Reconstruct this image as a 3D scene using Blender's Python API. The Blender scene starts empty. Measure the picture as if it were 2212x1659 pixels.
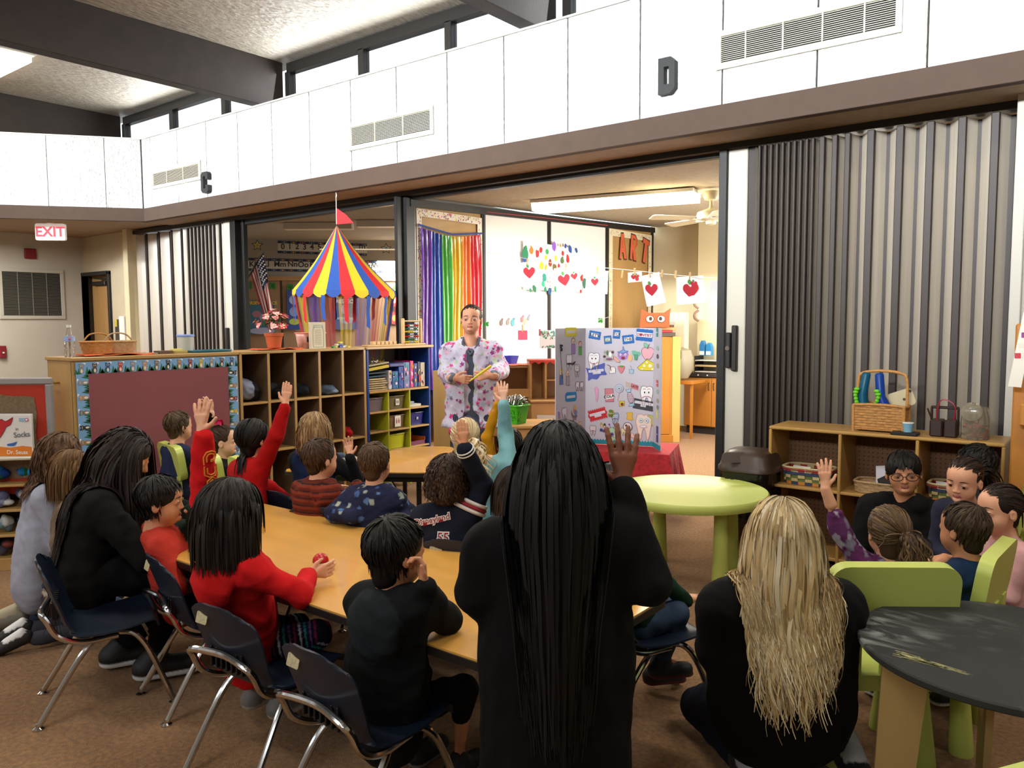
import bpy,math,random
import numpy as np
from mathutils import Vector,Matrix

SC=bpy.context.scene
COL=SC.collection
rad=math.radians
random.seed(7);RNG=np.random.default_rng(11)

# ---------------------------------------------------------------- camera, world, light, exposure
FPX,CXP,CYP=1720.0,1106.0,829.5
cam_data=bpy.data.cameras.new('camera');cam=bpy.data.objects.new('camera',cam_data);COL.objects.link(cam)
cam_data.sensor_width=36.0;cam_data.lens=36.0*FPX/2212.0;cam_data.clip_start=0.05;cam_data.clip_end=200
CR=Matrix.Rotation(rad(37.9),4,'Z') @ Matrix.Rotation(rad(90-4.44),4,'X') @ Matrix.Rotation(rad(-.28),4,'Z')
cam.matrix_world=Matrix.Translation((0,0,1.5)) @ CR
SC.camera=cam
SC.view_settings.view_transform='Standard';SC.view_settings.look='None'
SC.view_settings.gamma=1.0;SC.view_settings.exposure=0.0;SC.view_settings.use_curve_mapping=False

world=bpy.data.worlds.new('sky');SC.world=world;world.use_nodes=True
wn=world.node_tree.nodes;bgn=wn['Background']
bgn.inputs[0].default_value=(0.86,0.93,1.0,1);bgn.inputs[1].default_value=2.2

def area(name,loc,size,target,power,color=(1,1,1),spread=180):
    l=bpy.data.lights.new(name,'AREA');l.shape='RECTANGLE';l.size=size[0];l.size_y=size[1]
    l.energy=power;l.color=color;l.spread=rad(spread)
    o=bpy.data.objects.new(name,l);COL.objects.link(o);o.location=loc
    o.rotation_euler=(Vector(target)-Vector(loc)).to_track_quat('-Z','Y').to_euler()
    return o
# daylight through the clerestory windows facing the partition wall (behind the camera), and on the right
area('clerestory_daylight',(-5.0,-4.3,3.93),(13,.42),(-5.0,5,3.36),300,(.93,.97,1.0),36)
area('clerestory_daylight',(-4.0,-4.2,3.9),(12,.5),(-4.0,3,1.0),120,(.92,.96,1.0),150)
# daylight of the clerestory above the partition wall, thrown up on the ceiling
area('clerestory_daylight',(-5.6,5.30,3.95),(9.5,.4),(-5.6,3.2,4.35),110,(.9,.96,1.0),150)
# fluorescent strips on the high ceiling
for (x,y) in ((-8.9,3.0),(-5.4,1.0),(-1.9,2.4),(-2.0,-.8),(-9.0,0.0),(-5.0,3.6),(.6,2.6)):
    area('ceiling_strip_light',(x,y,4.12),(1.3,.3),(x,y,0),50,(1.0,.92,.80))
# fluorescent strip and window of the art room, then two added fill lamps
area('art_room_strip_light',(-3.6,7.0,2.55),(.3,2.2),(-3.6,7.0,0),150,(1.0,.93,.80))
area('art_room_window_light',(-1.9,8.4,1.7),(1.6,1.4),(-5.4,7.4,1.5),130,(1.0,.97,.90))
area('back_room_fill',(-8.0,8.2,2.4),(1.5,.3),(-8.0,8.2,0),260,(1.0,.95,.86))  # added lamp to lift the back classroom, whose ceiling boxes are off
area('entry_fill',(-11.0,3.6,2.6),(1.0,.3),(-11,3.6,0),60,(1.0,.93,.8))  # unseen lamp added to brighten the left wall and entry

# ---------------------------------------------------------------- pixel of the 2212x1659 frame -> point of the place
_C3=np.array([[CR[i][j] for j in range(3)] for i in range(3)])
_O=np.array([0,0,1.5]);_FH=np.array([-math.sin(rad(37.9)),math.cos(rad(37.9)),0.0])
def ray(px,py):return _C3 @ np.array([(px-CXP)/FPX,-(py-CYP)/FPX,-1.0])
def PD(px,py,d):
    r=ray(px,py);return Vector(_O+r*(d/(r @ _FH)))
def PX(px,py,X):r=ray(px,py);return Vector(_O+r*(X/r[0]))
def PY(px,py,Y):r=ray(px,py);return Vector(_O+r*(Y/r[1]))
def PZ(px,py,z):r=ray(px,py);return Vector(_O+r*((z-1.5)/r[2]))
def camdir(a):
    """unit vector: a=0 away from the camera, 90 = image right, 180 = towards the camera"""
    y=rad(37.9-a);return Vector((-math.sin(y),math.cos(y),0))

# ---------------------------------------------------------------- materials
_M={}
def srgb(h):
    if not isinstance(h,str):return tuple(h)
    h=h.lstrip('#');c=[int(h[i:i+2],16)/255 for i in (0,2,4)]
    return tuple(((x+.055)/1.055) ** 2.4 if x > .04045 else x/12.92 for x in c)
def mat(name,color=(.5,.5,.5),rough=.6,metal=0,var=None,bump=None,emit=0,trans=0,alpha=1,vcol=False,coat=0,spec=.5,sheen=0,stretch=(1,1,1),sss=0):
    if name in _M:return _M[name]
    m=bpy.data.materials.new(name);m.use_nodes=True;nt=m.node_tree;N=nt.nodes;L=nt.links
    b=N['Principled BSDF'];c=srgb(color)
    b.inputs['Base Color'].default_value=(*c,1);b.inputs['Roughness'].default_value=rough
    b.inputs['Metallic'].default_value=metal;b.inputs['Specular IOR Level'].default_value=spec
    b.inputs['Coat Weight'].default_value=coat;b.inputs['Sheen Weight'].default_value=sheen
    if sss:
        b.inputs['Subsurface Weight'].default_value=sss;b.inputs['Subsurface Radius'].default_value=(.012,.005,.003)
    if trans:b.inputs['Transmission Weight'].default_value=trans;b.inputs['IOR'].default_value=1.35
    if alpha < 1:b.inputs['Alpha'].default_value=alpha
    src=None
    if vcol:
        a=N.new('ShaderNodeAttribute');a.attribute_name='Col';src=a.outputs['Color']
    tc=mp=None
    if var or bump:
        tc=N.new('ShaderNodeTexCoord');mp=N.new('ShaderNodeMapping');mp.inputs['Scale'].default_value=stretch
        L.new(tc.outputs['Object'],mp.inputs['Vector'])
    if var:
        n=N.new('ShaderNodeTexNoise');n.inputs['Scale'].default_value=var[0];n.inputs['Detail'].default_value=4
        L.new(mp.outputs[0],n.inputs['Vector'])
        r=N.new('ShaderNodeMapRange');r.inputs['From Min'].default_value=.3;r.inputs['From Max'].default_value=.7
        r.inputs['To Min'].default_value=1-var[1];r.inputs['To Max'].default_value=1+var[1]*.6
        L.new(n.outputs['Fac'],r.inputs['Value'])
        mx=N.new('ShaderNodeMix');mx.data_type='RGBA';mx.blend_type='MULTIPLY';mx.inputs[0].default_value=1
        if src:L.new(src,mx.inputs[6])
        else:mx.inputs[6].default_value=(*c,1)
        L.new(r.outputs[0],mx.inputs[7]);src=mx.outputs[2]
    if src:L.new(src,b.inputs['Base Color'])
    if bump:
        n2=N.new('ShaderNodeTexNoise');n2.inputs['Scale'].default_value=bump[0];n2.inputs['Detail'].default_value=3
        L.new(mp.outputs[0],n2.inputs['Vector'])
        bp=N.new('ShaderNodeBump');bp.inputs['Strength'].default_value=bump[1];bp.inputs['Distance'].default_value=bump[2] if len(bump) > 2 else .01
        L.new(n2.outputs['Fac'],bp.inputs['Height']);L.new(bp.outputs[0],b.inputs['Normal'])
    if emit:
        b.inputs['Emission Color'].default_value=(*c,1);b.inputs['Emission Strength'].default_value=emit
        if src:L.new(src,b.inputs['Emission Color'])
    _M[name]=m;return m
def wood(name,color,axis='Z',rough=.42,amt=.16,sc=9):
    st={'X':(.06,1,1),'Y':(1,.06,1),'Z':(1,1,.06)}[axis]
    return mat(name,color,rough,var=(sc,amt),stretch=st,coat=.15)
VC=mat('print_colours',vcol=True,rough=.7)
VCG=mat('glossy_colours',vcol=True,rough=.3)
VCF=mat('fabric_colours',vcol=True,rough=.9,bump=(160,.3,.004),sheen=.1,var=(14,.12))

# ---------------------------------------------------------------- mesh building
WM={}
class MB:
    def __init__(s):s.v=[];s.f=[];s.c=[]
    def add(s,vs,fs,col=None):
        n=len(s.v);s.v.extend([tuple(x) for x in vs]);s.f.extend([tuple(i+n for i in f) for f in fs])
        s.c.extend([col]*len(fs));return s
    def box(s,x0,x1,y0,y1,z0,z1,b=0,M=None,col=None):
        if x0 > x1:x0,x1=x1,x0
        if y0 > y1:y0,y1=y1,y0
        if z0 > z1:z0,z1=z1,z0
        b=min(b,(x1-x0)*.45,(y1-y0)*.45,(z1-z0)*.45)
        if b <= 0:
            vs=[(x,y,z) for x in (x0,x1) for y in (y0,y1) for z in (z0,z1)]
            fs=[(0,1,3,2),(4,6,7,5),(0,4,5,1),(2,3,7,6),(0,2,6,4),(1,5,7,3)]
        else:
            vs=[];idx={}
            for i,x in enumerate((x0,x1)):
                for j,y in enumerate((y0,y1)):
                    for k,z in enumerate((z0,z1)):
                        bx,by,bz=(b,-b)[i],(b,-b)[j],(b,-b)[k]
                        idx[i,j,k,0]=len(vs);vs.append((x,y+by,z+bz))
                        idx[i,j,k,1]=len(vs);vs.append((x+bx,y,z+bz))
                        idx[i,j,k,2]=len(vs);vs.append((x+bx,y+by,z))
            fs=[]
            for a in range(3):
                for q in (0,1):
                    o=[(0,0),(1,0),(1,1),(0,1)]
                    fc=[]
                    for (p,r) in o:
                        t=[0,0,0];t[a]=q;t[(a+1) % 3]=p;t[(a+2) % 3]=r;fc.append(idx[(*t,a)])
                    fs.append(tuple(fc) if q else tuple(fc[::-1]))
            for a in range(3):
                b1,c1=(a+1) % 3,(a+2) % 3
                for p in (0,1):
                    for r in (0,1):
                        t0=[0,0,0];t0[b1]=p;t0[c1]=r;t1=list(t0);t1[a]=1
                        fc=[idx[(*t0,b1)],idx[(*t1,b1)],idx[(*t1,c1)],idx[(*t0,c1)]]
                        fs.append(tuple(fc) if (p+r) % 2 else tuple(fc[::-1]))
            for i in (0,1):
                for j in (0,1):
                    for k in (0,1):
                        fc=[idx[i,j,k,0],idx[i,j,k,1],idx[i,j,k,2]]
                        fs.append(tuple(fc) if (i+j+k) % 2 else tuple(fc[::-1]))
        if M is not None:vs=[M @ Vector(v) for v in vs]
        return s.add(vs,fs,col)
    def tube(s,pts,r,n=10,cap=True,col=None,closed=False):
        pts=[Vector(p) for p in pts];m=len(pts);rs=r if hasattr(r,'__len__') else [r]*m
        T=[]
        for i in range(m):
            a=pts[(i-1) % m] if (i > 0 or closed) else pts[i];b=pts[(i+1) % m] if (i < m-1 or closed) else pts[i]
            t=(b-a);T.append(t.normalized() if t.length > 1e-9 else Vector((0,0,1)))
        u=T[0].orthogonal().normalized();vs=[]
        for i in range(m):
            u=(u-T[i]*u.dot(T[i]));u=u.normalized() if u.length > 1e-6 else T[i].orthogonal().normalized()
            w=T[i].cross(u)
            for k in range(n):
                a=2*math.pi*k/n;vs.append(pts[i]+(u*math.cos(a)+w*math.sin(a))*rs[i])
        fs=[]
        for i in range(m if closed else m-1):
            j=(i+1) % m
            for k in range(n):fs.append((i*n+k,i*n+(k+1) % n,j*n+(k+1) % n,j*n+k))
        if cap and not closed:fs.append(tuple(range(n))[::-1]);fs.append(tuple((m-1)*n+k for k in range(n)))
        return s.add(vs,fs,col)
    def cyl(s,a,b,r0,r1=None,n=20,cap=True,col=None):return s.tube([a,b],[r0,r0 if r1 is None else r1],n,cap,col)
    def lathe(s,c,prof,n=24,M=None,col=None,cols=None,sx=1,sy=1):
        vs=[];m=len(prof)
        for (r,z) in prof:
            for k in range(n):
                a=2*math.pi*k/n;p=Vector((r*math.cos(a)*sx,r*math.sin(a)*sy,z))
                vs.append((M @ p if M is not None else p)+Vector(c))
        for i in range(m-1):
            pass
        base=len(s.v);s.v.extend([tuple(x) for x in vs])
        for i in range(m-1):
            cc=cols[i] if cols else col
            for k in range(n):
                s.f.append(tuple(base+q for q in (i*n+k,i*n+(k+1) % n,(i+1)*n+(k+1) % n,(i+1)*n+k)));s.c.append(cc)
        if prof[0][0] > 1e-5:s.f.append(tuple(base+k for k in range(n))[::-1]);s.c.append(cols[0] if cols else col)
        if prof[-1][0] > 1e-5:s.f.append(tuple(base+(m-1)*n+k for k in range(n)));s.c.append(cols[-1] if cols else col)
        return s
    def ell(s,c,r,n=14,M=None,col=None):
        prof=[(math.sin(math.pi*i/(n // 2+2)),-math.cos(math.pi*i/(n // 2+2))) for i in range(n // 2+3)]
        S=Matrix.Diagonal((*(r if hasattr(r,'__len__') else (r,r,r)),1))
        S=(M.to_4x4() @ S) if M is not None else S
        prof=[(max(a,1e-6),b) for a,b in prof]
        return s.lathe(c,prof,n,S,col)
    def prism(s,poly,o,u,v,d,col=None):
        o,u,v,d=Vector(o),Vector(u),Vector(v),Vector(d);n=len(poly)
        A=[o+u*p[0]+v*p[1] for p in poly];B=[a+d for a in A]
        fl=u.cross(v).dot(d) > 0
        fs=[tuple(range(n)),tuple(range(2*n-1,n-1,-1))]+[(i,i+n,(i+1) % n+n,(i+1) % n) for i in range(n)]
        if fl:fs=[f[::-1] for f in fs]
        return s.add(A+B,fs,col)
    def grid(s,fn,nu,nv,col=None,closeu=False,colfn=None):
        vs=[fn(i/nu,j/nv) for j in range(nv+1) for i in range(nu+1)]
        base=len(s.v);s.v.extend([tuple(x) for x in vs]);w=nu+1
        for j in range(nv):
            for i in range(nu):
                s.f.append((base+j*w+i,base+j*w+i+1,base+(j+1)*w+i+1,base+(j+1)*w+i))
                s.c.append(colfn((i+.5)/nu,(j+.5)/nv) if colfn else col)
        return s
    def text(s,txt,o,u,v,size,col=None,align='CENTER',depth=0,bold=0):
        cu=bpy.data.curves.new('t','FONT');cu.body=txt;cu.size=size;cu.align_x=align;cu.align_y='CENTER';cu.resolution_u=3
        cu.extrude=depth;cu.offset=bold
        ob=bpy.data.objects.new('t',cu);COL.objects.link(ob)
        dg=bpy.context.evaluated_depsgraph_get();me=bpy.data.meshes.new_from_object(ob.evaluated_get(dg))
        o,u,v=Vector(o),Vector(u),Vector(v);n=u.cross(v)
        s.add([o+u*p.co.x+v*p.co.y+n*p.co.z for p in me.vertices],[tuple(p.vertices) for p in me.polygons],col)
        bpy.data.objects.remove(ob);bpy.data.curves.remove(cu);bpy.data.meshes.remove(me);return s
    def mesh(s,name,m,smooth=True,ang=35,inv=None):
        me=bpy.data.meshes.new(name);vs=s.v if inv is None else [tuple(inv @ Vector(v)) for v in s.v]
        me.from_pydata(vs,[],s.f);me.validate(verbose=False)
        if any(c is not None for c in s.c) and len(me.polygons) == len(s.f):
            at=me.color_attributes.new('Col','FLOAT_COLOR','CORNER')
            arr=np.ones((len(me.loops),4),np.float32);k=0;cache={}
            for f,c in zip(s.f,s.c):
                if c not in cache:cache[c]=srgb(c) if c is not None else (1,1,1)
                arr[k:k+len(f),:3]=cache[c];k += len(f)
            at.data.foreach_set('color',arr.ravel())
        if smooth:
            me.polygons.foreach_set('use_smooth',[True]*len(me.polygons))
            me.set_sharp_from_angle(angle=rad(ang))
        me.materials.append(m);return me
    def build(s,name,m,parent=None,smooth=True,ang=35,label=None,kind=None):
        inv=WM[parent.name].inverted() if parent is not None and parent.name in WM else None
        o=bpy.data.objects.new(name,s.mesh(name,m,smooth,ang,inv));COL.objects.link(o)
        if parent is not None:o.parent=parent;WM[o.name]=WM.get(parent.name,Matrix())
        if label:o['label']=label
        if kind:o['kind']=kind
        return o
    def solo(s,name,m,label,cat,group=None,smooth=True,ang=35):
        a=np.array(s.v);c=Vector(((a[:,0].min()+a[:,0].max())/2,(a[:,1].min()+a[:,1].max())/2,a[:,2].min()))
        o=bpy.data.objects.new(name,s.mesh(name,m,smooth,ang,Matrix.Translation(-c)));COL.objects.link(o);o.location=c
        WM[o.name]=Matrix.Translation(c);tag(o,label,cat,group);return o
    def struct(s,name,m,parent=None,smooth=True):
        o=s.build(name,m,parent,smooth)
        if parent is None:o['kind']='structure';WM[o.name]=Matrix()
        return o
def tag(o,label,cat,group=None):
    if not 4 <= len(label.split()) <= 16:print('LABEL',len(label.split()),label)
    o['label']=label;o['category']=cat
    if group:o['group']=group
    return o
def thing(name,label,cat,loc=(0,0,0),rotz=0,group=None):
    o=bpy.data.objects.new(name,None);COL.objects.link(o);o.location=loc;o.rotation_euler=(0,0,rotz)
    o.empty_display_size=.05
    WM[o.name]=Matrix.Translation(Vector(loc)) @ Matrix.Rotation(rotz,4,'Z');tag(o,label,cat,group);return o
def emptystruct(name):
    o=bpy.data.objects.new(name,None);COL.objects.link(o);o['kind']='structure';WM[o.name]=Matrix();return o
def dup(root,loc,rotz,label,group=None):
    def cp(o,par):
        c=o.copy();COL.objects.link(c)
        if par is not None:c.parent=par
        for ch in list(o.children):cp(ch,c)
        return c
    r=cp(root,None);r.location=loc;r.rotation_euler=(0,0,rotz);r['label']=label
    WM[r.name]=Matrix.Translation(Vector(loc)) @ Matrix.Rotation(rotz,4,'Z')
    if group:r['group']=group
    return r
def rrect(w,h,r,n=4,cx=0,cy=0):
    P=[]
    for (sx,sy,a0) in ((1,1,0),(-1,1,90),(-1,-1,180),(1,-1,270)):
        for i in range(n+1):
            a=rad(a0+90*i/n);P.append((cx+sx*(w/2-r)+r*math.cos(a),cy+sy*(h/2-r)+r*math.sin(a)))
    return P
def circ(r,n=24,cx=0,cy=0,ry=None):return [(cx+r*math.cos(2*math.pi*i/n),cy+(ry or r)*math.sin(2*math.pi*i/n)) for i in range(n)]
def bez(pts,n=8):
    """Catmull-Rom through the points"""
    P=[Vector(p) for p in pts];P=[P[0]*2-P[1]]+P+[P[-1]*2-P[-2]];out=[]
    for i in range(1,len(P)-2):
        for k in range(n):
            t=k/n;a,b,c,d=P[i-1:i+3]
            out.append(.5*((2*b)+(c-a)*t+(2*a-5*b+4*c-d)*t*t+(3*b-a-3*c+d)*t ** 3))
    out.append(P[-2]);return out
# ================================================================ THE ROOM
M_carpet=mat('brown_carpet','#9d6f3a',.98,var=(55,.42),bump=(260,1.0,.012),sheen=.2)
M_panel=mat('white_fibre_panel','#d9dadb',.9,var=(48,.34),bump=(90,.8,.02),stretch=(1,1,.55))
M_ceil=mat('textured_ceiling','#a79c8c',.5,var=(26,.18),bump=(32,.9,.03),stretch=(1,.35,1))
M_beam=mat('dark_brown_beam','#2c211a',.75,var=(7,.2),bump=(60,.15))
M_fascia=mat('brown_fascia','#4a3a30',.8,var=(9,.08))
M_soffit=mat('beige_soffit','#9a8570',.85,var=(14,.1),bump=(80,.2))
M_black=mat('black_metal','#141414',.45)
M_dark=mat('dark_bronze_frame','#1d1916',.5)
M_wallg=mat('grey_white_wall','#b9b6ae',.85,var=(4,.04))
M_wallb=mat('cream_wall','#cdbf9c',.85,var=(4,.05))
M_white=mat('white_paint','#d8d8d2',.6)
M_vent=mat('cream_vent_metal','#dcd9ca',.5)
M_glass=mat('window_glass','#ffffff',.02,trans=1,spec=.3)
M_oak=wood('oak_z','#b08a58','Z');M_oaky=wood('oak_y','#b98a52','Y');M_oakx=wood('oak_x','#b98a52','X')

MB().box(-16,6,-6,16,-.06,0).struct('floor',M_carpet)
# high ceiling, split at the beams (board fields), and the low ceilings of the rooms behind
MB().box(-16,6,-6,5.6,4.28,4.4).struct('ceiling',M_ceil)
for k in range(4):
    x=-10.87+3.56*k if k < 2 else -3.75+3.56*(k-2)
    MB().box(x-.15,x,-5.9,5.42,3.79,4.28,.006).struct('trim_%d' % (k+1),M_beam)
# white fibre-panel wall band, one panel at a time
wb=emptystruct('wall_front')
for k in range(18):
    x1=-.96+.595*(3-k);x0=max(x1-.595,-9.5)
    if x1 <=-9.5:break
    MB().box(x0+.005,x1-.005,4.97,5.0,2.88,3.705,.0025).build('panel',M_panel,wb)
MB().box(-9.5,1.5,4.985,5.44,2.9,3.70).build('core',mat('dark_joint','#3a332c',.9),wb)
MB().box(-9.52,1.5,4.955,5.44,3.70,3.715).build('ledge',M_white,wb)
MB().box(-9.53,1.5,4.95,5.02,2.73,2.885,.003).build('fascia_board',M_fascia,wb)
MB().box(-9.6,1.5,5.0,5.62,2.735,2.79).build('soffit',M_soffit,wb)
# angled white band on the left
wl=emptystruct('wall_left')
A=Vector((-9.5,4.97,0));B=Vector((-10.43,3.79,0));dv=(B-A).normalized();nv=Vector((dv.y,-dv.x,0))
if nv.x > 0:nv=-nv
def band(mb,s0,s1,z0,z1,t0,t1,b=.0025):
    R=Matrix(((dv.x,nv.x,0,A.x),(dv.y,nv.y,0,A.y),(0,0,1,0),(0,0,0,1)))
    return mb.box(s0,s1,t0,t1,z0,z1,b,R)
for k in range(9):
    s0=[0,.4,1.02][k] if k < 3 else 1.02+.6*(k-2);s1=[.4,1.02,1.62][k] if k < 3 else s0+.6
    band(MB(),s0+.003,s1-.003,2.88,3.705,-.03,0).build('panel',M_panel,wl)
band(MB(),0,6,2.9,3.7,.005,.35).build('core',_M['dark_joint'],wl)
band(MB(),-.02,6,3.7,3.715,-.04,.4).build('ledge',M_white,wl)
band(MB(),-.02,6,2.73,2.885,-.05,.0).build('fascia_board',M_fascia,wl)
MB().prism([(-9.5,5.0),(-9.4,5.62),(-12.6,5.62),(-12.6,1.0)],(0,0,2.76),(1,0,0),(0,1,0),(0,0,.03)).build('soffit',M_soffit,wl)
# clerestory windows above the front band
def clerestory(n,xs,y=5.44):
    w=emptystruct('window_%d' % n)
    for i in range(len(xs)-1):
        MB().box(xs[i]+.05,xs[i+1]-.03,y+.02,y+.026,3.72,4.155).build('pane',M_glass,w)
    for i,x in enumerate(xs):MB().box(x-.03,x+.05,y-.03,y+.06,3.715,4.17,.004).build('mullion',M_dark,w)
    MB().box(xs[0],xs[-1],y-.03,y+.06,4.155,4.26,.004).build('head_frame',M_dark,w)
    return w
clerestory(1,[-10.8,-9.6,-8.45,-7.5]);clerestory(2,[-7.24,-6.08,-4.93,-3.9]);clerestory(3,[-3.66,-2.5,-1.35,-.2])
# beige neighbouring roof walls seen through the clerestory
for (x0,x1) in ((-11.4,-10.2),(-7.6,-6.45)):
    MB().box(x0,x1,5.95,6.05,3.4,3.98,.01).struct('trim_%d' % (5 if x0 <-11 else 6),mat('rose_stucco','#cbb2a0',.9,bump=(50,.4)))
# rear and right of the room (closing it)
MB().box(-16,6,-4.6,-4.5,0,3.72).struct('wall_rear',M_wallg)
MB().box(3.2,3.3,-4.5,5.5,0,4.28).struct('wall_right',M_wallg)
MB().box(-.5,3.3,5.3,5.62,0,2.74).struct('wall_corner',M_wallg)
MB().box(-13.2,-13.1,-4.5,-2,0,4.28).struct('wall_rear_left',M_wallg)
# entry on the left: wall with vent and exit, back wall with the open door
MB().box(-12.3,-12.2,-3,5.5,0,2.76).struct('wall_entry',M_wallg)
bw=MB();bw.box(-12.25,-12.2+.0,5.44,5.5,0,2.76)
bw.box(-12.2,-12.32+.02,5.44,5.5,0,2.76).box(-12.28,-12.27,5.44,5.5,0,2.76)
bw.box(-12.3,-12.31,5.44,5.5,0,2.76);bw.box(-11.39,-10.72,5.44,5.5,0,2.77).box(-12.31,-11.39,5.44,5.5,2.235,2.77)
bw.struct('wall_back',mat('beige_entry_wall','#bcae94',.85,var=(4,.05)))
MB().box(-10.72,-10.6,5.3,5.56,0,2.77,.005).struct('trim_7',M_wallb)
d=emptystruct('door_1')
MB().box(-12.33,-12.2,5.40,5.56,0,2.235,.004).box(-12.33,-11.37,5.40,5.56,2.2,2.25,.004).box(-11.42,-11.37,5.4,5.56,0,2.235,.004).build('door_frame',M_dark,d)
MB().box(-12.28,-11.42,5.56,5.60,0,2.22).build('door_leaf',wood('door_birch','#a77f4e','Z',amt=.1),d)
MB().box(-12.1,-11.7,5.5,5.56,2.06,2.12,.01).tube([(-11.75,5.55,2.1),(-11.5,5.5,2.14),(-11.9,5.46,2.16)],.012).build('door_closer',M_dark,d)

# wall vents: frame, louvre field (fine slats joined), mullions
def vent(x0,x1,z0,z1,label,nb=3,Y=4.97):
    t=thing('wall_vent',label,'vent',((x0+x1)/2,Y,z0),0,None)
    f=.035
    m=MB().box(x0,x1,Y-.018,Y-.001,z1-f,z1,.003).box(x0,x1,Y-.018,Y-.001,z0,z0+f,.003)
    m.box(x0,x0+f,Y-.018,Y-.001,z0+f,z1-f,.003).box(x1-f,x1,Y-.018,Y-.001,z0+f,z1-f,.003).build('frame',M_vent,t)
    MB().box(x0+f,x1-f,Y-.003,Y-.001,z0+f,z1-f).build('backing',mat('vent_shadow','#1b1c18',.8),t)
    n=int((z1-z0-2*f)/.0118);m=MB()
    for i in range(n):
        z=z0+f+(i+.5)*(z1-z0-2*f)/n
        m.prism([(-.014,-.003),(-.003,.0035),(-.003,.0015),(-.014,-.0045)],(x0+f,Y,z),(0,1,0),(0,0,1),(x1-x0-2*f,0,0))
    m.build('louvre',M_vent,t,kind='stuff')
    for i in range(1,nb+1):
        x=x0+(x1-x0)*(i-.15 if nb == 4 else i)/(nb+1-(.3 if nb == 4 else 0))
        MB().box(x-.004,x+.004,Y-.019,Y-.012,z0+f,z1-f).build('divider',M_vent,t)
    return t
vent(-9.26,-8.21,3.09,3.303,'small cream wall vent just left of the black letter C',2)
vent(-5.74,-4.68,3.07,3.31,'middle cream wall vent above the striped tent',2)
vent(-2.19,-1.09,3.105,3.345,'long cream wall vent at upper right, right of the black letter D',4)
# black 3D letters
M_letter=mat('black_letter','#1c1d1f',.6)
def letterC():
    w,h,t=.135,.225,.048
    P=rrect(w,h,.04,4)
    out=[(w/2,h/2-.02),(w/2-.02,h/2),(-w/2+.03,h/2),(-w/2,h/2-.03),(-w/2,-h/2+.03),(-w/2+.03,-h/2),(w/2-.02,-h/2),(w/2,-h/2+.02),
           (w/2,-.03),(w/2-t,-.03),(w/2-t,-h/2+t),(-w/2+t,-h/2+t),(-w/2+t,h/2-t),(w/2-t,h/2-t),(w/2-t,.03),(w/2,.03)]
    MB().prism(out,(-8.08,4.97,3.04),(1,0,0),(0,0,1),(0,-.05,0)).solo('wall_letter',M_letter,'black raised letter C on the white wall band','letter')
letterC()
m=MB();w,h=.12,.235
for (a,b) in (((-w/2,-h/2),(-w/2+.042,h/2)),):m.prism([(a[0],a[1]),(b[0],a[1]),(b[0],b[1]),(a[0],b[1])],(-2.52,4.97,3.13),(1,0,0),(0,0,1),(0,-.05,0))
m.prism([(-w/2+.042,h/2),(w/2-.03,h/2),(w/2,h/2-.03),(w/2,-h/2+.03),(w/2-.03,-h/2),(-w/2+.042,-h/2),(-w/2+.042,-h/2+.06),(w/2-.042,-h/2+.06),(w/2-.042,h/2-.06),(-w/2+.042,h/2-.06)],(-2.52,4.97,3.13),(1,0,0),(0,0,1),(0,-.05,0))
m.solo('wall_letter',M_letter,'black raised letter D on the white wall band','letter')

# door track and black opening frames
tr=MB().box(-10.6,-.55,5.38,5.5,2.69,2.74,.004)
tr.struct('trim_8',M_dark)
MB().box(-8.3,-5.5,5.46,5.53,2.64,2.70,.004).box(-5.5,-2.3,5.46,5.53,2.66,2.70,.004).struct('trim_9',M_black)
MB().box(-2.34,-2.28,5.38,5.5,0,2.7,.004).struct('trim_10',M_black)
MB().box(-8.34,-8.24,5.38,5.5,0,2.7,.004).box(-8.2,-8.16,5.44,5.5,0,2.7,.004).struct('trim_11',M_black)
MB().box(-5.56,-5.44,5.38,5.5,0,2.68,.006).box(-5.52,-5.48,5.3,5.38,0,2.68,.004).struct('trim_12',M_black)
MB().box(-.555,-.5,5.25,5.5,0,2.74,.004).struct('trim_13',mat('white_jamb','#bdbbb2',.7))

# accordion partitions: every pleat panel and dark hinge strip is a part
M_pl=mat('accordion_vinyl','#b9b0a2',.4,var=(26,.10),stretch=(1,1,.02));M_hi=mat('accordion_hinge','#2e241f',.55)
def accordion(name,label,x0,x1,widths,Y0=5.44,ztop=2.68,zbot=.03,amp=.07,endx=None):
    t=thing(name,label,'partition',((x0+x1)/2,Y0,0))
    tot=sum(w for w,s in widths);x=x0;sc=(x1-x0)/tot;side=0
    ys=[Y0-amp,Y0+amp]
    for i,(w,s) in enumerate(widths):
        w *= sc;ya,yb=(ys[0],ys[1]) if side == 0 else (ys[1],ys[0])
        # slightly bowed panel between two folds, with a dark hinge post at its right fold
        def fn(u,v,x=x,w=w,ya=ya,yb=yb):
            return Vector((x+w*(.06+.88*u),ya+(yb-ya)*(.06+.88*u)-.010*math.sin(math.pi*u)+.002*math.sin(u*19),zbot+(ztop-zbot)*v))
        MB().grid(fn,8,1).build('slat',M_pl,t,ang=80)
        MB().box(x+w-max(.0035,s*sc),x+w+max(.0035,s*sc),yb-.020,yb+.014,zbot,ztop,.004).build('hinge_strip',M_hi,t)
        x += w;side ^= 1
    return t
wr=[]
for k in range(21):wr.append((.036 if k % 2 else .030,.0155))
for k in range(6):wr.append((.066,.028))
for k in range(10):wr.append((.165 if k % 2 == 0 else .115,.036))
rp=accordion('folding_partition','beige and brown accordion folding partition half closed at right behind low shelf',-2.08,-.60,wr)
MB().box(-2.28,-2.14,5.40,5.48,.02,2.69,.006).build('lead_post',mat('cream_post','#c4c0b4',.6),rp)
MB().box(-2.14,-2.08,5.41,5.47,.02,2.69,.004).build('edge_post',M_hi,rp)
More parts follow.
